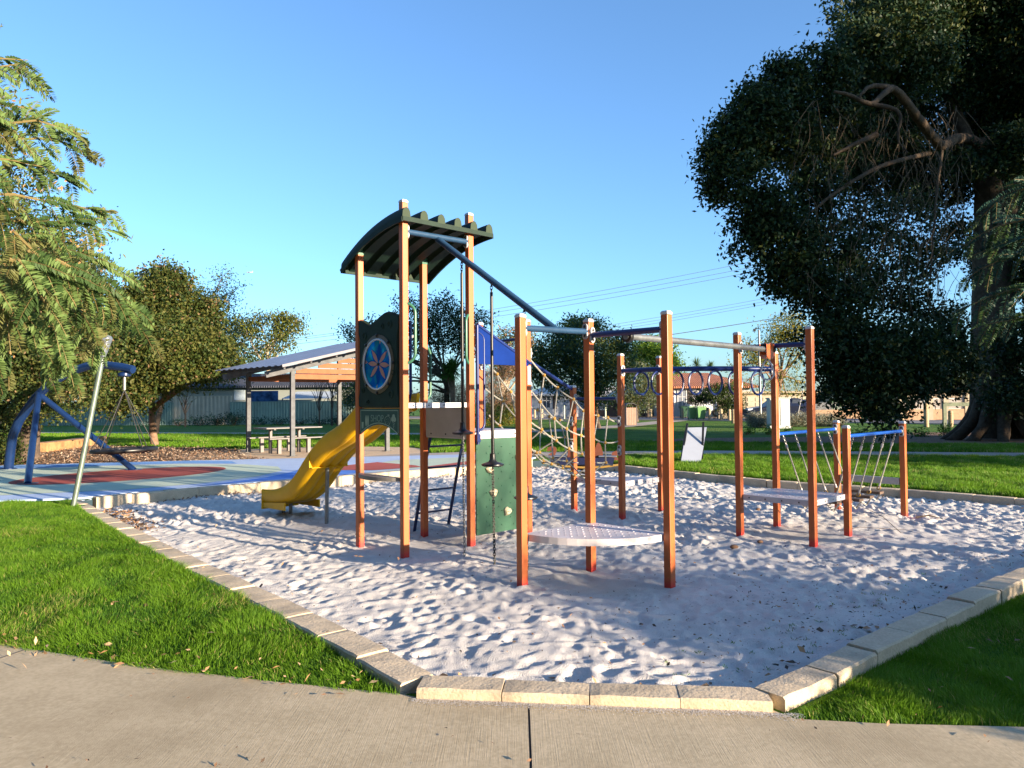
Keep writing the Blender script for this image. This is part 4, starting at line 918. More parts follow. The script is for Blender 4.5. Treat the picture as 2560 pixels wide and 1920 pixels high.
def limbs(name, paths, m, parent, n=9, jit=0.0):
    mb = MB(); rr = random.Random(3)
    for pts, r0, r1 in paths:
        P = [Vector(p) for p in pts]; Q = []
        for i in range(len(P) - 1):
            for k in range(5):
                t = k / 5; a = P[max(i - 1, 0)]; b = P[i]; c = P[i + 1]; d = P[min(i + 2, len(P) - 1)]
                Q.append(0.5 * ((2 * b) + (c - a) * t + (2 * a - 5 * b + 4 * c - d) * t * t + (-a + 3 * b - 3 * c + d) * t ** 3) + Vector((rr.uniform(-jit, jit), rr.uniform(-jit, jit), 0)))
        Q.append(P[-1]); N = len(Q); mb.tube(Q, [r0 + (r1 - r0) * i / (N - 1) for i in range(N)], n)
    return mb.build(name, m, parent, smooth=True)
def auto_limbs(base, top, r0, blobs, seed=1, nmax=26, bend=.3):
    rr = random.Random(seed); base, top = Vector(base), Vector(top); P = [([base - Vector((0, 0, .15)), base.lerp(top, .35) + Vector((rr.uniform(-.1, .1), rr.uniform(-.1, .1), 0)) * r0 * 4, top], r0, r0 * .62)]
    for bl in blobs[:nmax]:
        c = Vector(bl[:3]); t = rr.uniform(.55, 1.0); s = base.lerp(top, t); m = s.lerp(c, .5) + Vector((rr.uniform(-1, 1), rr.uniform(-1, 1), rr.uniform(-.2, 1))) * (c - s).length * .12
        P.append(([s, m, c], r0 * .38, r0 * .08))
        for _ in range(3):
            e = c + Vector((rr.uniform(-1, 1) * bl[3], rr.uniform(-1, 1) * bl[4], rr.uniform(-1, 1) * bl[5])) * .75; P.append(([m.lerp(c, .4), m.lerp(e, .7), e], r0 * .13, r0 * .03))
    return P
def px_blobs(lst, ry=1.0, sq=1.0):
    out = []
    for b in lst:
        x, y, r, Y = b[:4]; c = dd(x, y, Y); rm = r / 1583.0 * Y; out.append((c.x, c.y, c.z, rm, rm * ry, rm * sq) + tuple(b[4:5]))
    return out
barkd = mat('dark_bark', (0.085, 0.060, 0.042), 0.9, var=.35, vscale=6, bump=.8, bscale=18, bdist=.03)
barkb = mat('brown_bark', (0.19, 0.115, 0.07), 0.9, var=.3, vscale=8, bump=.7, bscale=25, bdist=.02)
barkp = mat('pale_bark', (0.38, 0.31, 0.22), 0.85, var=.3, vscale=5, bump=.4, bscale=20, bdist=.02)
L_ol = [leafm('olive_leaf', (0.105, 0.110, 0.026)), leafm('mid_green_leaf', (0.056, 0.085, 0.020)), leafm('dark_green_leaf', (0.030, 0.052, 0.016)), leafm('bronze_leaf', (0.24, 0.155, 0.08))]
L_dk = [leafm('ficus_leaf', (0.018, 0.040, 0.013), .55, .12), leafm('ficus_leaf_dark', (0.011, 0.026, 0.010), .55, .1), leafm('ficus_leaf_olive', (0.050, 0.060, 0.013), .6, .15)]
L_ft = [leafm('feather_leaf', (0.130, 0.200, 0.060), .5, .3), leafm('feather_leaf_deep', (0.048, 0.090, 0.026), .5, .3), leafm('feather_leaf_olive', (0.135, 0.145, 0.050), .5, .3)]
L_yl = [leafm('yellow_green_leaf', (0.24, 0.20, 0.025)), leafm('gold_green_leaf', (0.14, 0.145, 0.022)), leafm('shade_green_leaf', (0.045, 0.075, 0.018))]  # three leaf tones, mixed at random
L_br = [leafm('bright_green_leaf', (0.10, 0.19, 0.02)), leafm('bright_green_leaf_deep', (0.05, 0.11, 0.015)), leafm('lime_leaf', (0.17, 0.24, 0.03))]
L_bl = [leafm('blue_green_leaf', (0.030, 0.075, 0.045), .5, .25), leafm('blue_green_leaf_deep', (0.016, 0.045, 0.030), .5, .2), leafm('blue_green_leaf_lit', (0.07, 0.115, 0.04), .5, .25)]  # base, deep and pale leaf tones, picked at random per cluster
L_gy = [leafm('silver_leaf', (0.30, 0.32, 0.25), .7, .2), leafm('silver_leaf_shade', (0.14, 0.16, 0.12), .7, .2), leafm('silver_stem', (0.20, 0.17, 0.11), .8, .1)]  # silver, deeper silver and stem tones, scattered at random
podm_ = leafm('dry_seed_pod', (0.42, 0.24, 0.10), .7, .2)
def tree(label, base, top, r0, blobs, mats, bark, name='tree', cat='tree', group=None, seed=1, **kw):
    T = thing(name, label, cat, base, group); limbs('trunk', auto_limbs(base, top, r0, blobs, seed), bark, T, jit=r0 * .06); foliage('crown', blobs, mats, T, seed=seed, **kw); return T

# ================================================================== TREES
# round bushy tree beside the swing, trunk showing
b0 = gp(389, 1115, .17)
bl = px_blobs([(360, 640, 55, 24), (300, 680, 60, 23.6), (420, 690, 50, 24.5), (250, 720, 55, 23), (340, 740, 75, 23), (420, 755, 60, 24), (270, 800, 60, 23), (350, 795, 55, 23.5), (430, 790, 36, 24), (225, 840, 40, 23), (475, 760, 30, 24.5), (290, 858, 30, 23), (200, 780, 50, 23), (170, 700, 50, 23.6), (355, 598, 24, 24), (318, 605, 16, 24), (392, 612, 18, 24), (452, 668, 20, 24.5), (290, 640, 26, 23.5), (510, 785, 16, 24.5), (255, 875, 18, 23), (490, 800, 16, 24.5)], .95)
tree('round olive bushy tree with a bare brown trunk, left of the picnic shelter', b0, b0 + Vector((-.1, -.1, 2.0)), .15, bl, L_ol, barkb, 'bushy_tree', seed=4, size=(.115, .065), dens=2.3, cl=.22, per=44, wts=[.42, .34, .20, .04], shell=.45)
# darker tree behind the swing, thick leaning trunk
b0 = gp(70, 1150, .17)
bl = px_blobs([(100, 610, 90, 19), (20, 640, 90, 18.5), (150, 680, 80, 18.5), (60, 730, 100, 18), (160, 770, 80, 18), (-20, 780, 90, 18), (100, 820, 75, 17.6), (180, 830, 45, 18), (20, 850, 60, 17.6), (-60, 680, 80, 18), (120, 560, 60, 20), (10, 560, 70, 20), (180, 600, 50, 20), (-60, 860, 70, 18), (20, 880, 35, 18), (130, 870, 30, 18)], .8)
tree('wide dark bushy tree with a thick trunk behind the blue swing frame', b0, b0 + Vector((-.2, .2, 2.2)), .30, bl, L_ol, barkd, 'bushy_tree', seed=5, size=(.080, .050), dens=2.2, cl=.20, per=30, wts=[.32, .38, .24, .06], shell=.72)
T = thing('low_hedge', 'low dark hedge under the tree at the left edge', 'hedge', gp(-30, 1160, .17))
foliage('crown', px_blobs([(10, 960, 30, 18), (-30, 980, 40, 18), (35, 985, 22, 18), (60, 900, 25, 22), (-10, 920, 30, 20)], 1), L_ol[:3], T, size=(.07, .04), cl=.12, per=26, seed=6)
# feathery dark tree and sparse gum behind
b0 = gp(560, 1085, .17); b0 = Vector((b0.x, 36, .17))
bl = px_blobs([(440, 640, 28, 35), (480, 650, 25, 35), (430, 690, 40, 35), (470, 730, 45, 35), (500, 690, 20, 36, .5), (480, 600, 20, 36, .6), (515, 620, 12, 36, .5), (430, 760, 50, 35), (480, 780, 40, 35), (510, 760, 20, 35, .6), (540, 735, 12, 36, .6), (455, 785, 34, 35), (500, 800, 22, 35), (530, 775, 16, 36, .7), (470, 620, 16, 36, .6), (405, 640, 14, 36, .7)])
b0 = dd(334, 930, 36); b0.z = .17
tree('feathery dark green tree behind the round olive tree', b0, b0 + Vector((.8, 0, 3.2)), .16, bl, [L_bl[2], L_ol[0], L_bl[0]], barkd, 'feathery_tree', seed=7, size=(.14, .055), dens=1.5, cl=.3, per=24)
b0 = dd(580, 905, 72); b0.z = .17
bl = px_blobs([(515, 700, 16, 72, .8), (540, 715, 18, 72, .9), (560, 690, 16, 72, .7), (600, 690, 16, 72, .9), (625, 690, 15, 72, .8), (610, 715, 18, 72, .9), (640, 710, 14, 72, .8), (585, 735, 15, 72, .7), (560, 750, 14, 72, .7), (600, 750, 12, 72, .6), (520, 740, 12, 72, .5), (500, 720, 14, 72, .7), (545, 770, 12, 72, .6), (620, 740, 12, 72, .6), (650, 690, 8, 72, .6), (575, 770, 14, 72, .7), (600, 775, 9, 72, .6)])
tree('sparse gum tree with a pale trunk rising behind the green fence', b0, dd(578, 740, 72), .20, bl, [L_yl[1], L_ol[0], L_ol[1]], barkp, 'gum_tree', seed=8, size=(.32, .13), dens=1.7, cl=.5, per=34, shell=.25, droop=.8)
# dark tree behind the tower
b0 = dd(965, 905, 44); b0.z = .17
bl = px_blobs([(880, 660, 22, 44), (920, 690, 32, 44), (960, 660, 25, 44), (1000, 690, 32, 44), (1040, 690, 20, 44, .7), (960, 720, 40, 44), (900, 730, 32, 44), (1010, 740, 30, 44), (860, 700, 22, 44), (840, 760, 30, 45), (760, 720, 14, 46), (775, 745, 18, 46), (750, 710, 8, 46), (795, 780, 22, 46), (820, 820, 30, 46), (780, 850, 28, 46), (850, 870, 35, 46), (930, 790, 30, 45, .6), (800, 700, 12, 45)])
tree('dark spreading tree with fine twigs behind the green roofed tower', b0, dd(965, 790, 44), .22, bl, L_bl, barkd, 'spreading_tree', seed=9, size=(.20, .08), dens=1.25, cl=.34, per=32, shell=.4)
b0 = dd(790, 915, 49); b0.z = .17
tree('yellow green shrub tree between the shelter and the slide', b0, b0 + Vector((0, 0, 1.5)), .08, px_blobs([(770, 840, 32, 49), (800, 870, 35, 49), (745, 860, 20, 49), (820, 830, 30, 49), (780, 890, 25, 49)]), [L_yl[1], L_br[1], L_bl[0]], barkd, 'shrub', 'shrub', seed=10, size=(.16, .06), cl=.25, per=22)
# yucca / cordyline heads
def spiky(label, px, py, Y, n, L, m, heads=1, name='yucca'):
    b0 = dd(px, 905, Y); b0.z = .17; T = thing(name, label, 'plant', b0); mb = MB(); g = random.Random(int(px))
    for h in range(heads):
        c = dd(px + g.uniform(-10, 10) * (heads > 1), py + g.uniform(-12, 12) * (heads > 1), Y); limbs('stem', [([b0, (b0 + c) / 2 + Vector((g.uniform(-.2, .2), 0, 0)), c], .12, .07)], barkb, T)
        for k in range(n):
            a = g.uniform(0, 2 * math.pi); e = g.uniform(-.5, 1.3); d = Vector((math.cos(a) * math.cos(e), math.sin(a) * math.cos(e), math.sin(e))); s = d.cross(Vector((0, 0, 1))).normalized() * .035
            l = L * g.uniform(.7, 1.1); tip = c + d * l - Vector((0, 0, l * .25 * (1 - abs(d.z)))); md = c + d * l * .55
            mb.add([c - s * .6, c + s * .6, md + s, md - s, tip], [(0, 1, 2, 3), (3, 2, 4)])
    mb.build('crown', m, T); return T
spiky('tall spiky yucca seen between the tower posts', 975, 805, 43, 110, 1.0, L_br[1], 3)
spiky('small palm crown rising above the red roof, far away', 1505, 790, 78, 110, 1.1, L_bl[2], 1, 'palm_tree')
spiky('second small palm crown right of the first, far away', 1535, 794, 80, 110, 1.0, L_bl[2], 1, 'palm_tree')
def bush(label, lst, mats, seed, name='bush', size=(.12, .05), cl=.2, per=24, dens=1.0, group=None, wts=None, **kw):
    bl = px_blobs(lst); x = sum(b[0] for b in bl) / len(bl); y = sum(b[1] for b in bl) / len(bl); T = thing(name, label, name.split('_')[-1], (x, y, .17), group)
    foliage('leaves', bl, mats, T, size=size, cl=cl, per=per, dens=dens, seed=seed, wts=wts, **kw)
    mb = MB(); g = random.Random(seed)
    for b in bl:
        for _ in range(4): mb.tube([(b[0] + g.uniform(-.2, .2), b[1], .12) if len(bl) > 2 else (x, y, .12), (b[0] + g.uniform(-1, 1) * b[3] * .7, b[1] + g.uniform(-1, 1) * b[4] * .6, b[2] + g.uniform(-.2, .7) * b[5])], [.02, .006], 5)
    mb.build('stems', barkb, T); return T
tw = [leafm('twiggy_brown', (0.16, 0.085, 0.055), .8, .1), leafm('twiggy_tan', (0.24, 0.15, 0.09), .8, .1), L_ol[2]]
bush('reddish brown twiggy bush behind the upper tower deck', [(950, 855, 22, 44), (985, 850, 24, 44), (1015, 860, 18, 44), (1000, 880, 18, 44), (960, 885, 18, 44)], tw, 21, size=(.22, .02), dens=1.3)
bush('tall tangle of dry vines left of the rope net', [(1065, 820, 24, 52), (1085, 855, 22, 52), (1060, 870, 20, 52), (1100, 800, 24, 52), (1100, 870, 18, 52)], tw, 22, name='vine_bush', size=(.28, .025), dens=1.2)
bush('yellow green groundcover mound below the dry vines', [(1060, 900, 26, 46), (1095, 900, 24, 46), (1035, 908, 16, 46), (1115, 908, 12, 46)], [L_yl[1], L_br[1], L_yl[0]], 23, size=(.14, .05))
b0 = dd(1088, 903, 60); b0.z = .17
tree('bronze leaved tree with a pale trunk left of the white house', b0, dd(1085, 830, 60), .28, px_blobs([(1070, 760, 28, 60), (1100, 740, 30, 60), (1130, 730, 26, 60), (1085, 790, 25, 60), (1120, 780, 25, 60), (1150, 760, 20, 60), (1140, 800, 18, 60)]), [tw[1], L_yl[1], L_ol[2]], barkp, seed=11, size=(.26, .1), dens=1.0, cl=.4, per=26)
# broad acacia behind the near posts
b0 = dd(1293, 928, 39.6); b0.z = .17
bl = px_blobs([(1240, 720, 32, 40), (1290, 712, 24, 40), (1200, 760, 42, 39), (1260, 765, 48, 39), (1320, 740, 28, 40), (1180, 810, 32, 39), (1240, 815, 42, 39), (1300, 800, 38, 39), (1345, 770, 30, 40), (1350, 745, 18, 40), (1160, 770, 24, 39), (1210, 735, 22, 40), (1290, 850, 26, 39), (1335, 810, 22, 39), (1210, 840, 16, 39, .6), (1150, 800, 18, 39)])
tree('broad dark acacia with golden top behind the near right posts', b0, dd(1275, 850, 39.8), .20, bl, [L_bl[0], L_bl[2], L_yl[1]], barkd, 'acacia_tree', seed=12, size=(.18, .07), dens=1.9, cl=.32, per=30, wts=[.45, .25, .3], shell=.62)
bush('orange green topknot of foliage above the acacia', [(1235, 700, 14, 42), (1262, 697, 14, 42), (1285, 705, 10, 42)], [L_yl[0], L_yl[1], L_bl[2]], 24, name='treetop_bush', size=(.2, .08))
b0 = dd(1400, 905, 66); b0.z = .17
tree('bright green round tree behind the ring bar', b0, dd(1400, 840, 66), .25, px_blobs([(1385, 760, 22, 66), (1410, 750, 22, 66), (1435, 762, 22, 66), (1400, 785, 28, 66), (1440, 795, 20, 66), (1460, 790, 12, 66), (1370, 790, 18, 66)]), L_br, barkd, 'round_tree', seed=13, size=(.24, .12), dens=1.4, cl=.34, per=30, shell=.75)
b0 = dd(1375, 910, 52); b0.z = .17
tree('grey green olive tree right of the brown litter bin', b0, dd(1377, 860, 52), .2, px_blobs([(1370, 810, 32, 52), (1350, 840, 28, 52), (1400, 830, 30, 52), (1385, 860, 26, 52), (1360, 870, 22, 52), (1410, 860, 18, 52), (1345, 800, 18, 52)]), [L_ol[1], L_gy[1], L_ol[0]], barkd, 'olive_tree', seed=14, size=(.15, .05), dens=1.3, cl=.3, per=30)
b0 = dd(1665, 900, 58); b0.z = .17
bl = px_blobs([(1700, 700, 26, 58), (1730, 705, 20, 58), (1670, 725, 28, 58), (1710, 735, 30, 58), (1640, 760, 24, 58), (1620, 775, 22, 58), (1590, 790, 12, 58), (1660, 775, 26, 58, .7), (1720, 775, 24, 58, .6), (1690, 820, 24, 58, .45), (1730, 830, 20, 58, .5), (1660, 830, 20, 58, .5), (1740, 740, 16, 58), (1610, 740, 14, 58), (1700, 860, 16, 58, .5), (1600, 835, 16, 58, .7)])
tree('tall yellow green tree with bare twigs behind the thin light pole', b0, dd(1690, 800, 58), .22, bl, L_yl, barkb, 'pepper_tree', seed=15, size=(.24, .08), dens=1.0, cl=.4, per=28, wts=[.4, .35, .25])
bush('dark shrubby tree between the white pickup and the brick pier', [(1545, 850, 20, 57), (1570, 845, 18, 57), (1585, 870, 18, 57), (1520, 860, 14, 58), (1565, 880, 14, 57), (1500, 862, 12, 58), (1590, 895, 10, 57)], L_ol[1:3], 25, name='garden_bush', size=(.18, .07), dens=1.2)
def hedge_px(): pass
bush('silver grey shrubs in front of the dark car and electrical cabinet', [(1625, 907, 14, 39.5), (1655, 905, 14, 39.5), (1672, 910, 10, 39), (1640, 913, 12, 39)], L_gy, 26, name='grey_shrub', size=(.09, .03), dens=1.6, cl=.12, per=34)
bush('silver grey shrubs right of the electrical cabinet', [(1715, 908, 12, 40), (1740, 905, 14, 40), (1770, 908, 13, 40), (1795, 908, 14, 40), (1815, 912, 10, 40)], L_gy, 27, name='grey_shrub', size=(.09, .03), dens=1.6, cl=.12, per=34)
_w = bush('low green weeds along the mulch strip behind the grass', [(1620, 932, 8, 31), (1660, 930, 9, 31), (1700, 933, 7, 31), (1860, 935, 9, 29), (1900, 930, 10, 29), (1940, 935, 9, 29), (1990, 935, 10, 28), (2040, 930, 10, 28)], L_br[:2], 28, name='weeds', size=(.10, .04), cl=.12); _w['kind'] = 'stuff'
for i_, (x_, y_, r_) in enumerate([(330, 913, 6), (385, 913, 6), (430, 910, 8), (468, 907, 10), (505, 904, 12), (560, 911, 7), (602, 912, 7), (645, 912, 6), (690, 911, 7), (730, 909, 9)]):
    bush('dark shrub at the foot of the fence, %s from the left' % ['first', 'second', 'third', 'fourth', 'fifth', 'sixth', 'seventh', 'eighth', 'ninth', 'tenth'][i_], [(x_ - 9, y_, r_, 51), (x_ + 9, y_ - 1, r_, 51)], L_bl[:2], 29 + i_, name='fence_shrub', size=(.14, .06), group='dark shrubs along the foot of the fence')
for i, (x, top_) in enumerate([(717, 790), (845 * 0 + 690, 810), (400, 830)]):
    T = thing('bare_tree', ['thin bare tree standing before the green fence, right of the shelter post', 'thin bare tree in front of the fence, seen through the shelter', 'spindly bare sapling in front of the cream garage door'][i], 'tree', (dd(x, 905, 48).x, 48, .17)); g = random.Random(40 + i); P = []
    c0 = dd(x, 905, 48); c0.z = .17; c1 = dd(x + g.uniform(-3, 3), (905 + top_) / 2, 48); P.append(([c0, c1], .06, .04))
    for k in range(16):
        a = dd(x + g.uniform(-32, 32), top_ + g.uniform(-12, 50), 48 + g.uniform(-1, 1)); s = c0.lerp(c1, g.uniform(.4, 1)); P.append(([s, s.lerp(a, .5) + Vector((0, 0, .25)), a], .022, .006))
    limbs('branches', P, barkd, T, n=5)

# big fig tree on the right
FB = [(2000, -60, 120, 25), (2150, -40, 140, 26), (2260, 60, 150, 26), (1900, 40, 85, 24), (1865, 105, 70, 23), (1960, 110, 100, 24), (2080, 120, 110, 27), (2200, 200, 120, 28),
      (1790, 165, 55, 22), (1700, 185, 55, 21.5), (1640, 235, 52, 21), (1600, 290, 50, 21), (1558, 310, 40, 21), (1540, 350, 30, 21), (1590, 385, 58, 21), (1680, 290, 80, 22), (1780, 265, 75, 23.5), (1870, 215, 55, 25.5),
      (1660, 450, 60, 21), (1640, 510, 36, 21), (1700, 525, 66, 21), (1760, 430, 62, 22, .8), (1700, 590, 46, 21), (1750, 615, 45, 21), (1800, 540, 62, 22, .6), (1880, 500, 66, 23.5, .42), (1960, 470, 60, 25, .4),
      (2040, 400, 60, 28, .7), (2060, 520, 48, 28, .5), (1820, 660, 66, 21, .8), (1900, 610, 58, 22.5, .42), (1960, 660, 56, 23, .45), (1800, 745, 52, 20.5), (1870, 765, 74, 20.5), (1950, 775, 74, 21), (1840, 820, 56, 20.5), (1915, 848, 50, 20.5),
      (1975, 815, 46, 21), (1893, 893, 22, 20.5), (2025, 745, 60, 22, .8), (2070, 800, 50, 23), (2050, 690, 40, 23, .4), (2190, 560, 80, 30), (2205, 740, 60, 24, .8), (2160, 860, 34, 23.5, .6), (2215, 850, 50, 24, .8), (2210, 400, 90, 30), (2110, 300, 90, 30), (1955, 335, 50, 27.5, .8),
      (2225, 500, 45, 23.5, .8), (2085, 355, 38, 25.5, .7), (2195, 330, 60, 25), (1900, 300, 70, 28, .9), (1965, 255, 60, 28.5, .8), (1845, 350, 60, 27.5, .8), (1900, 400, 60, 27.5, .6), (1995, 370, 50, 28.5, .8), (1840, 290, 50, 24, .7), (1990, 560, 50, 26, .5), (1840, 600, 50, 25, .5),
      (2330, 300, 140, 27), (2350, 600, 140, 26), (2100, -160, 160, 26), (1930, -90, 80, 24), (1755, 340, 60, 23, .7)]
base = gp(2165 * SD, 950 * SD, .17); FT = thing('fig_tree', 'huge dark fig tree with a buttressed trunk filling the right side', 'tree', base)
_g = random.Random(12); FB += [(x + _g.uniform(-14, 14), y + _g.uniform(-14, 14), _g.uniform(9, 17), 21.2, .9) for x, y in ((1530, 395), (1560, 445), (1600, 490), (1590, 540), (1640, 600), (1655, 640), (1735, 665), (1560, 262), (1600, 235), (1650, 185), (1690, 135), (1750, 110), (1795, 115), (1790, 40), (1800, -10), (1745, 730), (1748, 800), (1770, 850), (1835, 885), (1920, 915), (1960, 880), (2010, 860), (1720, 140), (1620, 200))]
fb = px_blobs(FB, .9); foliage('crown', fb, L_dk, FT, size=(.15, .078), dens=1.18, cl=.21, per=44, seed=31, shell=.45, wts=[.5, .28, .22])
def D(x, y, Y): return dd(x, y, Y)
P = [([D(2165, 960, 26.7), D(2150, 850, 26.7), D(2145, 700, 26.8), D(2140, 560, 27), D(2135, 420, 27), D(2120, 300, 27)], .95, .34), ([D(2150, 600, 27), D(2175, 420, 27.5), D(2190, 250, 28), D(2210, 60, 28)], .45, .22), ([D(2130, 420, 27), D(2080, 280, 27.5), D(2040, 180, 27.5), D(2020, 40, 27)], .30, .12),
     ([D(2125, 330, 26.8), D(2100, 305, 26), D(2065, 300, 25), D(2035, 315, 24), D(2005, 285, 23), D(1975, 245, 22), D(1945, 205, 21.4), D(1925, 190, 21)], .21, .10), ([D(1925, 190, 21), D(1905, 205, 20.7), D(1880, 225, 20.5), D(1835, 205, 20.3), D(1802, 198, 20.2)], .10, .035), ([D(1925, 190, 21), D(1890, 185, 20.8), D(1868, 195, 20.6), D(1855, 215, 20.6)], .09, .03),
     ([D(1880, 225, 20.5), D(1930, 235, 20.4), D(1945, 255, 20.4), D(1940, 300, 20.4), D(1960, 330, 20.4)], .07, .02), ([D(1895, 290, 20.6), D(1850, 310, 20.5), D(1800, 335, 20.4)], .09, .03), ([D(2010, 330, 24), D(1900, 360, 22), D(1800, 420, 21), D(1740, 470, 21)], .08, .03), ([D(2035, 315, 24), D(2020, 450, 23.5), D(2010, 600, 23)], .05, .02)]
for k in range(9):
    a = R(150 + k * 32); e = base + Vector((math.cos(a) * 1.9, math.sin(a) * 1.3, -.1)); P.append(([e, base + Vector((math.cos(a) * 1.1, math.sin(a) * .85, .55)), base + Vector((math.cos(a) * .55, math.sin(a) * .5, 1.7)), base + Vector((0, 0, 3.4))], .16, .28))
figb = mat('fig_bark', (0.070, 0.050, 0.034), .9, var=.35, vscale=4, bump=.9, bscale=14, bdist=.03, spec=.1)
limbs('trunk', P, figb, FT, n=14, jit=.02)
mb = MB(); g = random.Random(9)
for k in range(420):
    x = g.uniform(1730, 2090); y = g.uniform(215, 640); Y = g.uniform(20.0, 23.5); a = D(x, y, Y); p = [a]; d = Vector((g.uniform(-.5, .5), g.uniform(-.3, .3), -.5))
    for j in range(5): d = (d + Vector((g.uniform(-.35, .35), g.uniform(-.3, .3), -.22))).normalized(); p.append(p[-1] + d * g.uniform(.12, .36))
    mb.tube(p, [.009, .008, .006, .005, .004, .003], 4, cap=False)
mb.build('hanging_twigs', mat('grey_brown_twig', (0.13, 0.095, 0.062), .9, spec=.1), FT)

# ---------------------------------------------------------------- feathery fronds close to the camera
def feather_arrays(g, base, d, L, W, n=19, droop=.35):
    """one pinnate leaf: two rows of small leaflets along a drooping rib"""
    d = Vector(d).normalized(); side = d.cross(Vector((g.uniform(-.45, .45), -1, g.uniform(-.3, .6)))).normalized(); P = []; Dr = []; Ls = []; p = Vector(base); rib = [p.copy()]
    for k in range(n):
        t = k / n; d = (d - Vector((0, 0, droop / n * 2))).normalized(); p = p + d * (L / n); rib.append(p.copy()); l = W * .5 * math.sin(math.pi * min(1, .12 + t * .86)) ** .7 + .004
        for s in (-1, 1): P.append(p); Dr.append((side * s * .9 + d * .42).normalized()); Ls.append(l)
    return P, Dr, Ls, rib
def feather_tree(label, trunk, branches, mats, seed, L0=.33, W0=.13, gap=.062, extra=None, pods=0, wts=None):
    g = random.Random(seed); PP, DD, LL, MM = [], [], [], []; T = thing('feathery_tree', label, 'tree', trunk[0]); st = MB(); Pp = [([Vector(p) for p in trunk], .16, .07)]
    for br in branches:
        Q = [Vector(q) for q in br[0]]; dens = br[1] if len(br) > 1 else 1; tot = sum((Q[i + 1] - Q[i]).length for i in range(len(Q) - 1)); st.tube(Q, [.012 - .009 * i / max(1, len(Q) - 1) for i in range(len(Q))], 5)
        s = 0; step = gap / dens
        while s < tot:
            r_ = s; i = 0
            while i < len(Q) - 2 and r_ > (Q[i + 1] - Q[i]).length: r_ -= (Q[i + 1] - Q[i]).length; i += 1
            dseg = (Q[i + 1] - Q[i]); p = Q[i] + dseg.normalized() * r_; dn = dseg.normalized(); a = g.choice((-1, 1)); sd_ = dn.cross(Vector((0, -1, 0))).normalized() * a; f = s / tot
            d = (dn * (.55 + .5 * f) + sd_ * .6 + Vector((g.uniform(-.3, .3), g.uniform(-.55, .35), -.35))); L = L0 * g.uniform(.6, 1.1) * (1.05 - .25 * f)
            a1, a2, a3, rib = feather_arrays(g, p, d, L, W0 * g.uniform(.8, 1.15)); st.tube(rib[::6] + [rib[-1]], [.0025] * (len(rib[::6]) + 1), 3, cap=False)
            m_ = g.choices(range(len(mats)), wts)[0]
            PP += a1; DD += a2; LL += a3; MM += [m_] * len(a1); s += step * g.uniform(.6, 1.4)
    P = np.array(PP); Dr = unit(np.array(DD) + np.random.default_rng(seed).normal(size=(len(PP), 3)) * .07); Ls = np.array(LL); Nn = unit(np.random.default_rng(seed + 1).normal(size=(len(PP), 3)) * .35 + np.array([0.1, -.5, .6]))
    V, F = leaf_quads(P, Dr, Nn, Ls, np.maximum(Ls * .36, .010)); npmesh('fronds', V, F, mats, np.array(MM), T); limbs('trunk', Pp, barkb, T); st.build('branchlets', mat('green_brown_stem', (0.16, 0.12, 0.04), .7), T)
    if extra: foliage('crown', extra[0], extra[1], T, **extra[2])
    return T
Bq = []
def br(pts, Y, dens=1.0): Bq.append(([dd(x, y, Y + (0.25 * i)) for i, (x, y) in enumerate(pts)][::1], dens))
for pts, Y in [([(-120, 130), (-20, 125), (60, 130)], 5.6), ([(-140, 200), (-40, 150), (30, 140), (75, 165)], 5.3), ([(-100, 250), (0, 225), (70, 235), (110, 270)], 5.5), ([(-140, 300), (-20, 270), (80, 260), (160, 285), (185, 310)], 5.2), ([(-80, 330), (40, 300), (120, 300), (180, 330)], 5.5),
               ([(-60, 380), (60, 350), (110, 370), (160, 395)], 5.6), ([(-100, 420), (30, 420), (120, 440), (190, 450), (240, 460)], 5.2), ([(-60, 470), (80, 480), (180, 480), (235, 500)], 5.4), ([(0, 520), (110, 530), (200, 560), (255, 590)], 5.6), ([(20, 560), (150, 600), (230, 630), (290, 670)], 5.0),
               ([(60, 540), (140, 620), (190, 700), (215, 760)], 5.1), ([(40, 560), (100, 660), (130, 740), (150, 800)], 4.9), ([(-60, 560), (10, 660), (20, 740), (18, 820)], 4.9), ([(120, 560), (230, 620), (280, 680), (310, 720)], 5.2), ([(-20, 600), (60, 690), (90, 760), (105, 820)], 5.3), ([(-80, 480), (-10, 560), (40, 640), (60, 700)], 5.0), ([(-140, 350), (-60, 340), (20, 345), (90, 360)], 5.0), ([(-120, 220), (-60, 230), (0, 265)], 5.0), ([(30, 500), (90, 560), (130, 630), (120, 690)], 5.0), ([(-80, 640), (-30, 720), (-15, 800)], 4.8)]:
    br(pts, Y, 1.0)
L_f1 = L_ft
feather_tree('feathery leaved tree hanging into the left edge of the picture', [(-6.4, 6.6, 0), (-6.2, 6.4, 1.8), (-5.6, 6.1, 3.4), (-4.6, 5.9, 4.6)], Bq, L_f1, 51, wts=[.5, .25, .25],
             extra=(px_blobs([(40, 470, 80, 7), (120, 500, 70, 7), (60, 560, 80, 7), (170, 560, 55, 7), (110, 620, 65, 7.2), (20, 640, 70, 7), (40, 380, 60, 7.2), (-30, 300, 80, 7), (190, 500, 35, 7), (10, 210, 40, 6.8), (-60, 450, 120, 7.5), (60, 700, 55, 7.4), (150, 660, 30, 7.4)], .6), [L_ft[2], L_ft[1], L_ol[1], podm_], dict(size=(.055, .022), dens=1.1, cl=.13, per=24, seed=52, wts=[.42, .28, .2, .10], shell=.2)))
Bq = []
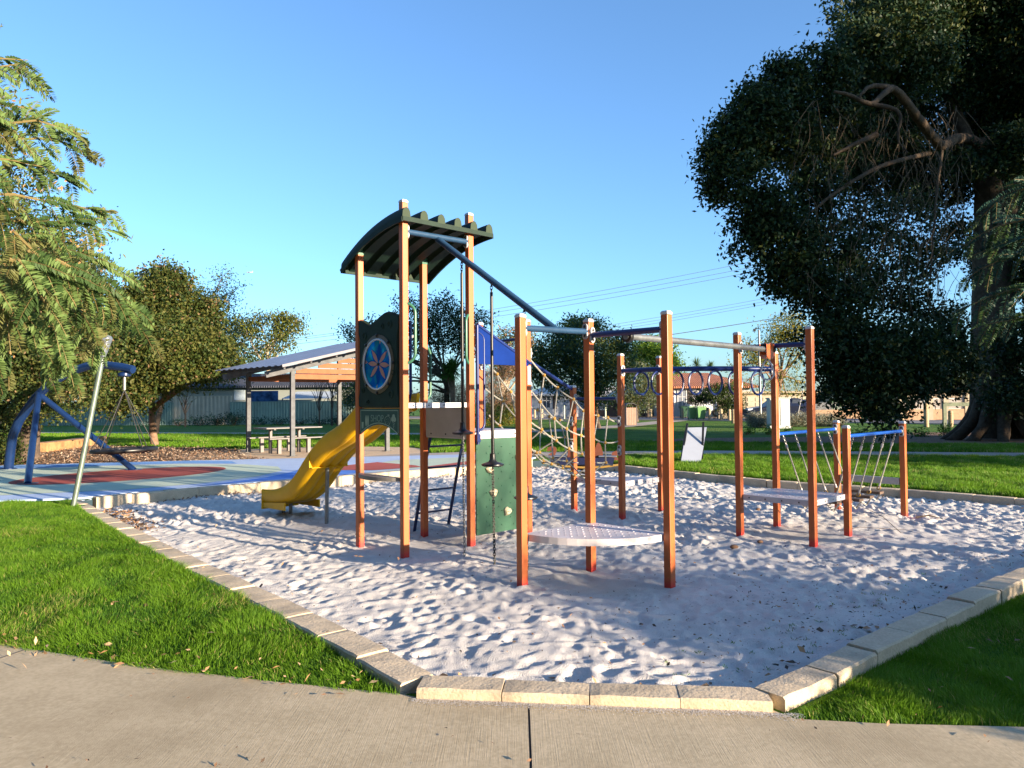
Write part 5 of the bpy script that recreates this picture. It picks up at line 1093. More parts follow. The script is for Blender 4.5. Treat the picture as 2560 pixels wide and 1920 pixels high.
for pts, Y in [([(2330, 380), (2230, 400), (2160, 430), (2120, 470)], 7.2), ([(2330, 470), (2230, 470), (2150, 490), (2080, 530)], 7.0), ([(2330, 560), (2250, 540), (2160, 560), (2090, 600)], 7.3), ([(2330, 640), (2220, 620), (2140, 640), (2070, 670)], 7.1), ([(2340, 700), (2250, 680), (2190, 690), (2130, 700)], 7.4), ([(2330, 520), (2260, 500), (2200, 520), (2140, 540)], 6.8)]:
    br(pts, Y, 1.1)
feather_tree('dark feathery tree just beyond the right edge, its fronds reaching in', [(9.2, 4.6, 0), (8.9, 4.8, 1.6), (8.2, 5.4, 2.8), (7.2, 6.4, 3.4)], Bq, [L_bl[0], L_bl[1], L_ft[1]], 61, L0=.34, W0=.11, gap=.06)
# ---------------------------------------------------------------- unseen planting: casters of the long shadows, then trees added to block skylight
SV = np.array([0.816, -0.578]); WV = np.array([0.578, 0.816])
def sun_xy(a, w_): return SV * a + WV * w_
def shade(label, a, cells, leaf=(.30, .18), dens=1.0, name='shade_tree', cl=.3, per=22, seed=1, trunk=True, shell=.2):
    """cells: (w, z, r, density) seen from the sun; placed at distance a along the sun azimuth"""
    bl = []
    for (w_, z_, r_, d_) in cells:
        x, y = sun_xy(a + random.uniform(-.4, .4), w_); bl.append((x, y, z_, r_, r_, r_, d_))
    wm = sum(c[0] for c in cells) / len(cells); x, y = sun_xy(a, wm); T = thing(name, label, 'tree' if trunk else 'shrub', (x, y, 0))
    foliage('crown', bl, L_ol[:3], T, size=leaf, dens=dens, cl=cl, per=per, seed=seed, shell=shell)
    zt = min(c[1] for c in cells)
    limbs('trunk', auto_limbs((x, y, 0), (x, y, max(.6, zt)), .15 if trunk else .03, bl, seed, nmax=8), barkd, T, n=6); return T
shade('leafy shrub right of the camera that shades the front right sand', 6.6, [(4.95, .85, .7, 1), (5.5, 1.15, .75, 1.1), (6.1, 1.2, .75, 1.1), (6.6, .85, .7, 1), (7.4, .5, .65, 1), (8.1, .4, .6, .9), (5.6, .3, .7, 1), (5.0, .3, .6, 1), (6.4, .3, .7, 1)], leaf=(.12, .07), cl=.16, per=30, name='shade_shrub', trunk=False, seed=71, dens=1.2)
shade('tall open tree far right of the camera that dapples the posts', 26, [(7.4, 5.4, .8, .35), (8.6, 6.1, .9, .35), (9.6, 5.2, .7, .3), (6.4, 6.5, .8, .3), (8.0, 7.2, .9, .3), (10.5, 6.4, .9, .4)], leaf=(.22, .12), cl=.35, per=16, seed=72)
shade('large dense tree beyond the right edge that shades the fig', 27, [(w_ + random.uniform(-.6, .6), z_, 2.0, .68) for w_ in range(20, 34, 3) for z_ in (3.0, 6.4, 9.8, 13.2, 16.4)], leaf=(.6, .40), cl=.7, per=24, seed=73)

for i, (a_, w_, r_, h_) in enumerate([(2, -11, 6, 12), (13, -12, 6.5, 13), (-12, -14, 6, 12), (22, -19, 7, 15), (-24, -16, 6, 13)]):  # unseen trees added as sky occluders, to cut the ambient light
    shade(['tall tree behind the camera, to its left', 'tall tree directly behind the camera', 'tall tree beyond the left edge beside the feathery one', 'second tall tree far behind the camera', 'tall tree well beyond the left edge'][i], a_, [(w_ + random.uniform(-.6, .6) * r_, h_ * k / 6, r_ * .55, .8) for k in (1.4, 2.4, 3.2, 4.0, 4.8, 5.4) for _ in range(2)], leaf=(.7, .5), cl=.8, per=26, seed=80 + i)

# ================================================================== SWING, POLE, SHELTER
swing = thing('swing_frame', 'dark blue tubular swing frame with one curved arm and a straight brace', 'swing frame', (-10.3, 15.9, .2))
swb = mat('deep_blue_tube', (0.007, 0.024, 0.085), .3, .1, var=.15, vscale=3)
cur = [dp(*p) for p in [(21, 1183, 16.6), (26, 1130, 16.55), (32, 1090, 16.5), (48, 1052, 16.4), (70, 1020, 16.3), (91, 993, 16.2), (114, 970, 16.1), (135, 953, 16), (175, 930, 15.9), (219, 915, 15.7), (264, 912, 15.5), (305, 918, 15.35), (333, 924, 15.3)]]
cur[0].z = .18
MB().tube(cur, [.095] * 6 + [.090] * 4 + [.085] * 3, 18).build('curved_arm', swb, swing, smooth=True)
jn = dp(97, 985, 16.1)
b1 = gp(69, 1210, .19); b2 = gp(335, 1175, .19)
MB().tube([b1, b1.lerp(jn, .5), jn], .062, 16).build('front_leg', swb, swing, smooth=True)
MB().tube([b2, b2.lerp(jn, .98)], .062, 16).build('brace', swb, swing, smooth=True)
for q in (cur[0], b1, b2): MB().lathe((q.x, q.y, .195), [(.17, 0), (.17, .012)], 20).build('base_plate', swb, swing)
hp_ = dp(311, 925, 15.37)
MB().lathe(hp_ - Vector((0, 0, .14)), [(.10, 0), (.13, .02), (.13, .07), (.06, .10)], 18).build('bearing_housing', swb, swing, smooth=True)
bc = dp(311, 1125, 15.4)
BS = thing('basket_swing', 'black round basket swing hanging from the blue curved arm', 'basket swing', bc)
MB().tube([hp_ - Vector((0, 0, .14)), hp_ - Vector((0, 0, .42))], .032, 12).build('swivel', chainm, BS, smooth=True)
MB().ring(bc, .60, .045, Vector((1, 0, 0.03)), Vector((0, 1, 0)), 40, 10).build('rim', rubberm, BS, smooth=True)
mb = MB()
for k in range(-5, 6):
    h = math.sqrt(max(0, .58 ** 2 - (k * .1) ** 2)); mb.tube([bc + Vector((k * .1, -h, 0)), bc + Vector((k * .1, 0, -.06)), bc + Vector((k * .1, h, 0))], .012, 5); mb.tube([bc + Vector((-h, k * .1, 0)), bc + Vector((0, k * .1, -.06)), bc + Vector((h, k * .1, 0))], .012, 5)
mb.build('net_seat', rubberm, BS)
sp_ = hp_ - Vector((0, 0, .42))
for a in (.4, 1.25, 2.7, 3.55, 4.4, 5.8): MB().tube([sp_, bc + Vector((.60 * math.cos(a), .60 * math.sin(a), .03))], .009, 6).build('rope', dchainm, BS)
# leaning pole
pb, pt = gp(183, 1268, .165), dp(266, 845, 10.9)
LP_ = thing('leaning_pole', 'leaning pale green metal pole with a wrapped grey head beside the kerb corner', 'pole', pb)
MB().tube([pb - (pt - pb) * .04, pt], .036, 16).build('pole', mat('weathered_pale_green', (0.105, 0.14, 0.11), .45, .2, var=.2, vscale=8), LP_, smooth=True)
dpn = (pt - pb).normalized()
mb = MB(); mb.tube([pt - dpn * .30, pt - dpn * .22, pt - dpn * .05, pt, pt + dpn * .03], [.037, .052, .078, .085, .07], 16); mb.build('wrapped_head', mat('grey_film_wrap', (0.10, 0.12, 0.145), .35, var=.35, vscale=18, bump=.6, bscale=30, bdist=.01), LP_, smooth=True)

# shelter: square on plan, one-way pitch
Q1, Q2, Q3 = gp(621, 1131, .18), gp(731, 1141, .18), gp(968, 1128, .18); Q4 = Q1 + Q3 - Q2
SH = thing('picnic_shelter', 'open picnic shelter with grey steel posts, sloping metal roof and orange slats', 'shelter', (Q1 + Q3) / 2)
shp = mat('shelter_grey_steel', (0.115, 0.12, 0.125), .7, .0, var=.18, vscale=6, spec=.1); slat = mat('shelter_orange_slat', (0.27, 0.112, 0.058), .8, var=.08, spec=.05); roofm_ = mat('shelter_roof_sheet', (0.17, 0.20, 0.27), .4, .35, var=.1, vscale=2)
ux = (Q3 - Q2).normalized(); uy = (Q1 - Q2).normalized(); Lx = (Q3 - Q2).length; Ly = (Q1 - Q2).length; sl = .245
yaw = math.atan2(ux.y, ux.x)
def zr(s): return 2.60 + sl * s
for q, s in ((Q1, 0), (Q2, 0), (Q3, Lx), (Q4, Lx)): 
    p_ = MB().box((q.x, q.y, (zr(s) - .08) / 2), (.115, .115, zr(s) - .08), rz=yaw).build('post', shp, SH, bevel=.006); MB().box((q.x, q.y, .192), (.24, .24, .012), rz=yaw).build('foot_plate', shp, p_)
for o_ in (Vector(), uy * Ly):
    a = Q2 + o_ - ux * .75; b = Q2 + o_ + ux * (Lx + .22); MB().bar((a.x, a.y, zr(-.75) - .02), (b.x, b.y, zr(Lx + .22) - .02), .07, .17, up=Vector((0, 0, 1))).build('rafter', shp, SH, bevel=.004)
for k in range(6):
    s = -.6 + (Lx + .75) * k / 5; a = Q2 + ux * s - uy * .75; b = Q2 + ux * s + uy * (Ly + .45); MB().bar((a.x, a.y, zr(s) + .12), (b.x, b.y, zr(s) + .12), .05, .09).build('purlin', shp, SH)
def rsheet():
    mb = MB(); n = 48; vs = []
    for s in (-.75, Lx + .30):
        for k in range(n + 1):
            t = -.95 + (Ly + 1.5) * k / n; p = Q2 + ux * s + uy * t; vs.append((p.x, p.y, zr(s) + .185 + (.022 if k % 4 in (0, 1) else 0)))
    m_ = n + 1; up_ = vs; lo = [(x, y, z - .012) for x, y, z in vs]; mb.add(up_ + lo, [(k, k + 1, m_ + k + 1, m_ + k) for k in range(n)] + [(2 * m_ + k + 1, 2 * m_ + k, 3 * m_ + k, 3 * m_ + k + 1) for k in range(n)]); R_ = mb.build('roof_sheet', roofm_, SH)
    e = MB(); wht = mat('white_roof_edge', (0.22, 0.215, 0.23), .8, spec=.1)
    a, b = Q2 - ux * .77 - uy * .96, Q2 + ux * (Lx + .32) - uy * .96; e.bar((a.x, a.y, zr(-.77) + .18), (b.x, b.y, zr(Lx + .32) + .18), .02, .07); e.build('edge_trim', wht, R_)
rsheet()
for j, (z_, s0) in enumerate([(2.36, 0.06), (2.52, .10), (2.68, .75), (2.84, 1.35), (3.0, 2.0)]):
    for o_ in ((Vector(), uy * Ly) if j < 1 else (Vector(),)):
        a = Q2 + o_ + ux * s0; b = Q2 + o_ + ux * (Lx - .06); MB().bar((a.x, a.y, z_), (b.x, b.y, z_), .035, .138).build('slat', slat, SH, bevel=.003)
for q in (Q2, Q3): 
    a = q + uy * .06; b = q + uy * (Ly - .06); MB().bar((a.x, a.y, 2.36), (b.x, b.y, 2.36), .05, .12).build('tie_beam', slat, SH)
# picnic table and benches
t1, t2 = gp(676, 1134, .18), gp(747, 1130, .18); tx = (t2 - t1).normalized(); tyv = Vector((-tx.y, tx.x, 0)); ty_ = math.atan2(tx.y, tx.x)
TB = thing('picnic_table', 'grey slatted aluminium picnic table under the shelter', 'table', (t1 + t2) / 2)
def slats(c, L, W, z, n, parent, nm):
    for k in range(n): o_ = tyv * (-W / 2 + W * (k + .5) / n); MB().box((c.x + o_.x, c.y + o_.y, z), (L, W / n - .012, .035), rz=ty_).build(nm, alum, parent, bevel=.003)
ct = (t1 + t2) / 2 + tx * .1; ct.z = 0
slats(ct, 1.85, .72, .18 + .735, 5, TB, 'top_slat')
for q in (t1, t2): MB().box((q.x, q.y, .53), (.07, .10, .70), rz=ty_).build('leg', alum, TB, bevel=.004); MB().box((q.x, q.y, .18 + .70), (.06, .60, .035), rz=ty_).build('cross_bearer', alum, TB)
for (lab, s1, s2) in (('grey slatted bench on the near side of the picnic table', gp(698, 1135, .18), gp(771, 1131, .18)), ('grey slatted bench on the far side of the picnic table', gp(654, 1131, .18), gp(722, 1127, .18))):
    BN = thing('bench', lab, 'bench', (s1 + s2) / 2); c_ = (s1 + s2) / 2 + tx * .05; c_.z = 0; slats(c_, 1.8, .27, .18 + .44, 2, BN, 'seat_slat')
    for q in (s1, s2): MB().box((q.x, q.y, .39), (.10, .10, .42), rz=ty_).build('leg', alum, BN, bevel=.004)

# ================================================================== SEESAW, BOARD, LEDGE
sc = Vector((1.42, 14.9, .02)); SW = thing('rocker', 'blue and orange spring rocker boat behind the rope net', 'seesaw', sc); X_ = Vector((1, -.12, 0)).normalized(); Y_ = Vector((.12, 1, 0)).normalized(); syaw = math.atan2(X_.y, X_.x)
def sp(x, y, z): return sc + X_ * x + Y_ * y + Vector((0, 0, z))
seeo = mat('weathered_orange_plastic', (0.13, 0.036, 0.018), .55, var=.15)
mb = MB(); mb.prism([(-.62, -.04), (.60, -.04), (.64, .10), (-.66, .10)], sp(0, -.16, .36), X_, Vector((0, 0, 1)), .02); mb.prism([(-.62, -.04), (.60, -.04), (.64, .10), (-.66, .10)], sp(0, .16, .36), X_, Vector((0, 0, 1)), .02); mb.box(sp(0, 0, .34), (1.2, .30, .03), rz=syaw); mb.build('hull', mat('dull_navy_plastic', (0.004, 0.009, 0.045), .5), SW)
for x in (-.52, .50): MB().box(sp(x, 0, .485), (.36, .34, .025), rz=syaw).build('seat', mat('slate_plastic', (0.11, 0.13, 0.17), .5), SW, bevel=.008)
hook = [(-.09, 0), (.06, 0), (.10, .10), (.08, .16), (0, .19), (-.08, .16), (-.11, .08), (-.06, .085), (-.02, .10), (.0, .06)]
for x, s in ((-.62, 1), (.68, -1)): MB().prism([(px_ * s, pz_) for px_, pz_ in hook], sp(x, 0, .50 - (.10 if s < 0 else 0)), X_, Vector((0, 0, 1)), .03).build('end_rest', seeo, SW)
for x, s in ((-.22, 1), (.32, -1)): MB().prism([(-.09, 0), (.09, 0), (.09, .10), (.05, .24), (.01, .30), (-.03, .28), (-.07, .16)], sp(x, 0, .46), X_, Vector((0, 0, 1)), .03).build('handle_panel', seeo, SW)
MB().tube([sp(-.80, -.2, .42), sp(-.70, -.22, .36), sp(-.45, -.24, .30), sp(0, -.24, .27), sp(.4, -.24, .28), sp(.80, -.22, .34)], .022, 8).build('foot_rail', mat('yellow_tube', (0.30, 0.18, 0.04), .4), SW, smooth=True)
mb = MB(); mb.tube([sp(.11 * math.cos(t), .11 * math.sin(t), .04 + .28 * t / 25.0) for t in np.linspace(0, 25, 80)], .016, 6); mb.build('spring', boltm, SW, smooth=True)
MB().box(sp(0, 0, .02), (.55, .40, .03), rz=syaw).build('base_plate', mat('galv_dark', (.10, .10, .09), .5, .4), SW)

bl_, br_, tl_, tr_ = gp(1702, 1160, .16), gp(1752, 1158, .16), dp(1716, 1070, 18.6), dp(1772, 1076, 18.9)
BD = thing('board_sign', 'blank white board leaning back on two dark perforated posts', 'sign', (bl_ + br_) / 2)
ax_ = (br_ - bl_); tr_ = tl_ + ax_ * 1.13; mb = MB(); nrm = ax_.cross(tl_ - bl_).normalized() * .012
v = [bl_ + Vector((0, 0, .03)), br_ + Vector((0, 0, .03)), tr_, tl_]; mb.add([p + nrm for p in v] + [p - nrm for p in v], [(0, 1, 2, 3), (7, 6, 5, 4), (0, 4, 5, 1), (1, 5, 6, 2), (2, 6, 7, 3), (3, 7, 4, 0)]); mb.build('panel', mat('white_board', (0.30, 0.33, 0.38), .5, var=.03), BD)
for a, b in ((gp(1699, 1158, .16), dp(1717, 1060, 18.45)), (gp(1753, 1154, .16), dp(1757, 1056, 18.35))):
    P_ = MB().bar(a - Vector((0, 0, .1)) - Vector((0, .05, 0)), b - Vector((0, .05, 0)), .05, .05).build('post', boltm, BD)
l0, l1, l2, l3 = gp(85, 1133, .17), gp(200, 1118, .17), gp(228, 1105, .17), gp(120, 1108, .17)
LG = MB(); 
for a, b in ((gp(84, 1134, .17), gp(150, 1126, .17)), (gp(151, 1126, .17), gp(196, 1118, .17)), (gp(197, 1118, .17), gp(240, 1112, .17))): LG.bar(a + Vector((0, .3, .15)), b + Vector((0, .3, .15)), .45, .33)
tag(LG.build('stone_ledge', mat('orange_sandstone', (0.33, 0.18, 0.075), .9, var=.35, vscale=2.5, bump=.5, bscale=12, bdist=.03), bevel=.04), 'low orange limestone ledge on the mulch behind the swing frame', 'stone ledge')

# ================================================================== FENCES AND BUILDINGS
def corr_fence(label, x0, x1, Y0, Y1, ztop, m, pitch=.2, name='fence', zb=.05):
    A = dp(x0, 1000, Y0); B = dp(x1, 1000, Y1); A.z = B.z = 0; d = (B - A); L = d.length; d.normalize(); nn = d.cross(Vector((0, 0, 1))); n = int(L / (pitch / 4)); T = thing(name, label, 'fence', (A.x, A.y, 0)); mb = MB(); vs = []
    for k in range(n + 1):
        o = (0, .03, .03, 0)[k % 4]; p = A + d * (L * k / n) + nn * o; vs += [(p.x, p.y, zb), (p.x, p.y, ztop)]
    mb.add(vs, [(2 * k, 2 * k + 2, 2 * k + 3, 2 * k + 1) for k in range(n)]); mb.build('panels', m, T)
    MB().bar(A + Vector((0, 0, ztop)) , B + Vector((0, 0, ztop)), .07, .05).build('top_rail', m, T)
    npst = max(2, int(L / 2.35))
    for k in range(npst + 1): q = A + d * (L * k / npst); MB().box((q.x, q.y, (ztop + zb) / 2), (.09, .09, ztop - zb), rz=math.atan2(d.y, d.x)).build('post', m, T)
    return T
gfm = mat('green_steel_fence', (0.16, 0.235, 0.19), .55, .1, var=.15, vscale=.8); crm = mat('cream_steel', (0.36, 0.315, 0.23), .6, var=.1, vscale=.7)
corr_fence('green corrugated steel fence left of the cream garage door', -260, 434, 56, 53, 1.80, gfm)
corr_fence('tall cream corrugated garage door standing between the green fences', 434, 577, 53, 53.2, 2.25, crm, .28, 'garage_door')
corr_fence('green corrugated steel fence behind the picnic shelter', 577, 1010, 53, 55, 1.80, gfm)
def zat(py, Y, px=1280): return dp(px, py, Y).z
def house(label, x0, x1, Y, yeave, yridge, wallm, roofm, depth=8, hip=True, over=.6, wins=(), name='house', base_z=.15, cat='house', pitch_in=1.0):
    A = dp(x0, 1000, Y); B = dp(x1, 1000, Y); ze = zat(yeave, Y, (x0 + x1) / 2); zr_ = zat(yridge, Y + depth / 2, (x0 + x1) / 2); T = thing(name, label, cat, ((A.x + B.x) / 2, Y, base_z)); W = B.x - A.x; cx_ = (A.x + B.x) / 2
    MB().box((cx_, Y + depth / 2, (ze + base_z) / 2), (W, depth, ze - base_z)).build('wall', wallm, T)
    o = over; ins = min(W * .4, depth * .5) * pitch_in if hip else 0; vs = [(A.x - o, Y - o, ze), (B.x + o, Y - o, ze), (B.x + o, Y + depth + o, ze), (A.x - o, Y + depth + o, ze), (A.x - o + ins, Y + depth / 2, zr_), (B.x + o - ins, Y + depth / 2, zr_)]
    vs += [(x, y, z - .16) for x, y, z in vs[:4]]
    Rf = MB().add(vs, [(0, 1, 5, 4), (2, 3, 4, 5), (1, 2, 5), (3, 0, 4), (6, 9, 8, 7), (0, 6, 7, 1), (1, 7, 8, 2), (2, 8, 9, 3), (3, 9, 6, 0)]).build('roof', roofm, T)
    for (wx0, wx1, wy0, wy1, m) in wins:
        a = dp(wx0, wy0, Y - .03); b = dp(wx1, wy1, Y - .03); Wd = MB().box(((a.x + b.x) / 2, Y - .02, (a.z + b.z) / 2), (b.x - a.x, .06, a.z - b.z)).build('window', m[0], T)
        if m[1]:
            f = MB(); t_ = .07
            for (c, sz) in ((((a.x + b.x) / 2, a.z), (b.x - a.x, t_)), (((a.x + b.x) / 2, b.z), (b.x - a.x, t_)), ((a.x, (a.z + b.z) / 2), (t_, a.z - b.z + t_)), ((b.x, (a.z + b.z) / 2), (t_, a.z - b.z + t_)), (((a.x + b.x) / 2, (a.z + b.z) / 2), (t_ * .8, a.z - b.z)), (((a.x + b.x) / 2, a.z * .62 + b.z * .38), (b.x - a.x, t_ * .6))):
                f.box((c[0], Y - .065, c[1]), (sz[0], .04, sz[1]))
            f.build('frame', m[1], Wd)
    return T, Rf
def tiles(name, c1, c2):
    m = mat(name, c1, .8, col2=c2, vscale=3); n = m.node_tree; b = n.nodes['Principled BSDF']; tc = n.nodes['Texture Coordinate']
    wv = n.nodes.new('ShaderNodeTexWave'); wv.inputs['Scale'].default_value = 1.6; wv.bands_direction = 'X'; w2 = n.nodes.new('ShaderNodeTexWave'); w2.inputs['Scale'].default_value = 1.5; w2.bands_direction = 'Y'
    ad = n.nodes.new('ShaderNodeMath'); n.links.new(tc.outputs['Object'], wv.inputs['Vector']); n.links.new(tc.outputs['Object'], w2.inputs['Vector']); n.links.new(wv.outputs['Fac'], ad.inputs[0]); n.links.new(w2.outputs['Fac'], ad.inputs[1])
    bu = n.nodes.new('ShaderNodeBump'); bu.inputs['Strength'].default_value = 1; bu.inputs['Distance'].default_value = .06; n.links.new(ad.outputs[0], bu.inputs['Height']); n.links.new(bu.outputs['Normal'], b.inputs['Normal']); return m
redt = tiles('red_roof_tiles', (0.36, 0.13, 0.06), (0.20, 0.075, 0.04)); dkt = tiles('dark_roof_tiles', (0.045, 0.05, 0.07), (0.025, 0.03, 0.045))
whw = mat('white_render', (0.42, 0.425, 0.435), .8, var=.05, vscale=.6); whr = mat('white_metal_roof', (0.44, 0.43, 0.42), .6); crw = mat('cream_brick_wall', (0.30, 0.25, 0.175), .85, var=.12, vscale=1.5)
glass = mat('dark_window_glass', (0.05, 0.06, 0.08), .12, spec=.8); frm = mat('white_window_frame', (0.55, 0.55, 0.55), .5); brd = mat('dark_brown_shutter', (0.035, 0.022, 0.02), .6); curt = mat('grey_curtained_glass', (0.16, 0.18, 0.22), .3)
HL, HR = house('house with a dark tiled roof and solar heater behind the green fence', 330, 960, 62, 965, 934, mat('pale_render', (0.20, 0.22, 0.20), .9, spec=.1), dkt, 9, wins=[(585, 612, 972, 1000, (mat('pale_blue_wall', (.30, .36, .40), .8), None))])
# blue sheet, awning and solar heater
tag(MB().box(((dp(655, 980, 59)).x, 59, 1.95), (2.6, .05, 1.5)).build('blue_sheet', mat('blue_tarpaulin', (0.02, 0.055, 0.13), .8, var=.6, vscale=1.6, spec=.1)), 'dark blue mottled sheet hung above the green fence behind the shelter', 'sheet')
aw0, aw1 = dp(712, 980, 58), dp(830, 980, 58); AW = thing('awning', 'pale corrugated metal awning roof above the green fence', 'awning', (aw0.x, 58, 0)); mb = MB(); n = 60; vs = []
for k in range(n + 1):
    x = aw0.x + (aw1.x - aw0.x) * k / n; o = .03 * (k % 2); vs += [(x, 57.0, 2.02 + o), (x + .4, 60.0, 2.62 + o)]
mb.add(vs, [(2 * k, 2 * k + 2, 2 * k + 3, 2 * k + 1) for k in range(n)]); mb.build('roof_sheet', mat('pale_metal_sheet', (0.24, 0.28, 0.32), .6, .1), AW)
for x in (aw0.x + .1, aw1.x - .1): MB().box((x, 57.1, 1.05), (.08, .08, 2.0)).build('post', shp, AW)
sa, sb_ = dp(678, 899, 64), dp(727, 898, 64); ST = thing('solar_water_heater', 'silver solar water tank with dark lettering on the dark tiled roof', 'water heater', sa)
MB().tube([sa + Vector((0, 0, -.1)), sb_ + Vector((0, 0, -.02))], .30, 20).build('tank', mat('silver_tank', (0.42, 0.47, 0.52), .35, .3), ST, smooth=True)
MB().box(((sa.x + sb_.x) / 2, 63.2, sa.z - .62), (sb_.x - sa.x, 1.3, .08), mat3=Matrix.Rotation(R(-20), 3, 'X') if False else Matrix.Rotation(R(22), 3, 'X')).build('collector_panel', glass, ST)
text('lettering', 'SOLAHART', mat('dark_lettering', (0.02, 0.03, 0.05), .5), ST, (sa + sb_) / 2 + Vector((0, -.33, -.06)), (R(90), 0, 0), .26, .004)
house('white house with blue grey roof edge and dark shutters left of the litter bin', 1330, 1480, 70, 985, 962, whw, whr, 9, wins=[(1356, 1376, 990, 1020, (glass, frm)), (1410, 1475, 1000, 1024, (mat('blue_grey_roller_door', (0.13, 0.17, 0.24), .5), None)), (1382, 1392, 990, 1022, (brd, None))])
house('brown and white house front behind the olive tree', 1482, 1645, 71, 990, 966, mat('brown_render', (0.10, 0.065, 0.06), .8), whr, 9, wins=[(1495, 1518, 1004, 1024, (curt, frm)), (1532, 1560, 1004, 1024, (brd, None)), (1600, 1640, 998, 1024, (curt, frm))])
RH, RR = house('low house with a sunlit red tiled roof seen through the hanging rings', 1655, 1875, 67, 966, 932, whw, redt, 10, over=.7, wins=[(1667, 1686, 975, 1018, (curt, frm)), (1694, 1716, 974, 1022, (curt, frm)), (1718, 1731, 974, 1022, (brd, None)), (1640, 1660, 975, 1020, (brd, None))])
GW = thing('garage', 'cream panelled garage wall behind the dark car', 'garage', (dp(1920, 1000, 63).x, 63, .15)); a, b = dp(1838, 1000, 63), dp(2080, 1000, 63)
MB().box(((a.x + b.x) / 2, 63.2, 1.15), (b.x - a.x, .4, 2.1)).build('wall', crw, GW); MB().box(((a.x + b.x) / 2, 63.1, 2.30), (b.x - a.x + .5, .9, .18)).build('fascia', crw, GW)
for k in range(2):
    x0_ = a.x + .9 + k * 3.4; D_ = MB().box((x0_ + 1.4, 62.97, 1.05), (2.7, .04, 1.8)).build('garage_door', crm, GW); mb = MB()
    for i in range(4):
        for j in range(4): mb.box((x0_ + .42 + i * .66, 62.93, .38 + j * .44), (.54, .03, .32))
    mb.build('door_panels', crm, D_, bevel=.01)
tag(MB().box((dp(1805, 1000, 59).x, 59, .95), (.72, .5, 1.6)).build('brick_pier', crw, bevel=.01), 'square cream brick pier left of the hedge and the dark car', 'pier')
tag(MB().box((dp(1760, 1000, 75).x, 90, 1.2), (.1, .1, .1)).build('marker_stub', crw), 'tiny cream stub wall behind the pickup', 'wall') if False else None
# right: low wall with bar fence, house behind
RW = thing('boundary_wall', 'low cream wall topped with thin white bars across the road at right', 'wall', (dp(2330, 1000, 50).x, 50, 0)); a, b = dp(2250, 1000, 50), dp(2415, 1000, 50)
MB().box(((a.x + b.x) / 2, 50, .50), (b.x - a.x, .25, .85)).build('wall', mat('orange_cream_render', (0.30, 0.19, 0.11), .85, var=.12), RW, bevel=.01)
for x in (a.x, a.x + 2.0, (a.x + b.x) / 2 + .8, b.x): MB().box((x, 50, .95), (.32, .32, 1.9)).build('pier', crw, RW)
mb = MB(); n = 60
for k in range(n): mb.box((a.x + (b.x - a.x) * (k + .5) / n, 50, 1.28), (.022, .022, .80))
mb.box(((a.x + b.x) / 2, 50, .93), (b.x - a.x, .03, .03)); mb.box(((a.x + b.x) / 2, 50, 1.62), (b.x - a.x, .03, .03)); mb.build('bars', whr, RW)
WR = thing('boundary_wall', 'long low wall with white picket bars behind the silver shrubs', 'wall', (dp(2100, 1000, 56).x, 56, 0)); a, b = dp(2035, 1000, 56), dp(2150, 1000, 56)
MB().box(((a.x + b.x) / 2, 56, .45), (b.x - a.x, .25, .8)).build('wall', mat('orange_cream_render', (0.30, 0.19, 0.11)), WR); mb = MB()
for k in range(40): mb.box((a.x + (b.x - a.x) * (k + .5) / 40, 56, 1.1), (.022, .022, .6))
mb.build('bars', whr, WR)
house('house with a dark roof mostly hidden behind the fig tree', 2255, 2480, 56, 972, 945, mat('cream_render2', (0.20, 0.155, 0.11), .85), mat('brown_roof', (0.07, 0.045, 0.04), .8), 8, wins=[(2300, 2325, 985, 1003, (glass, frm))])

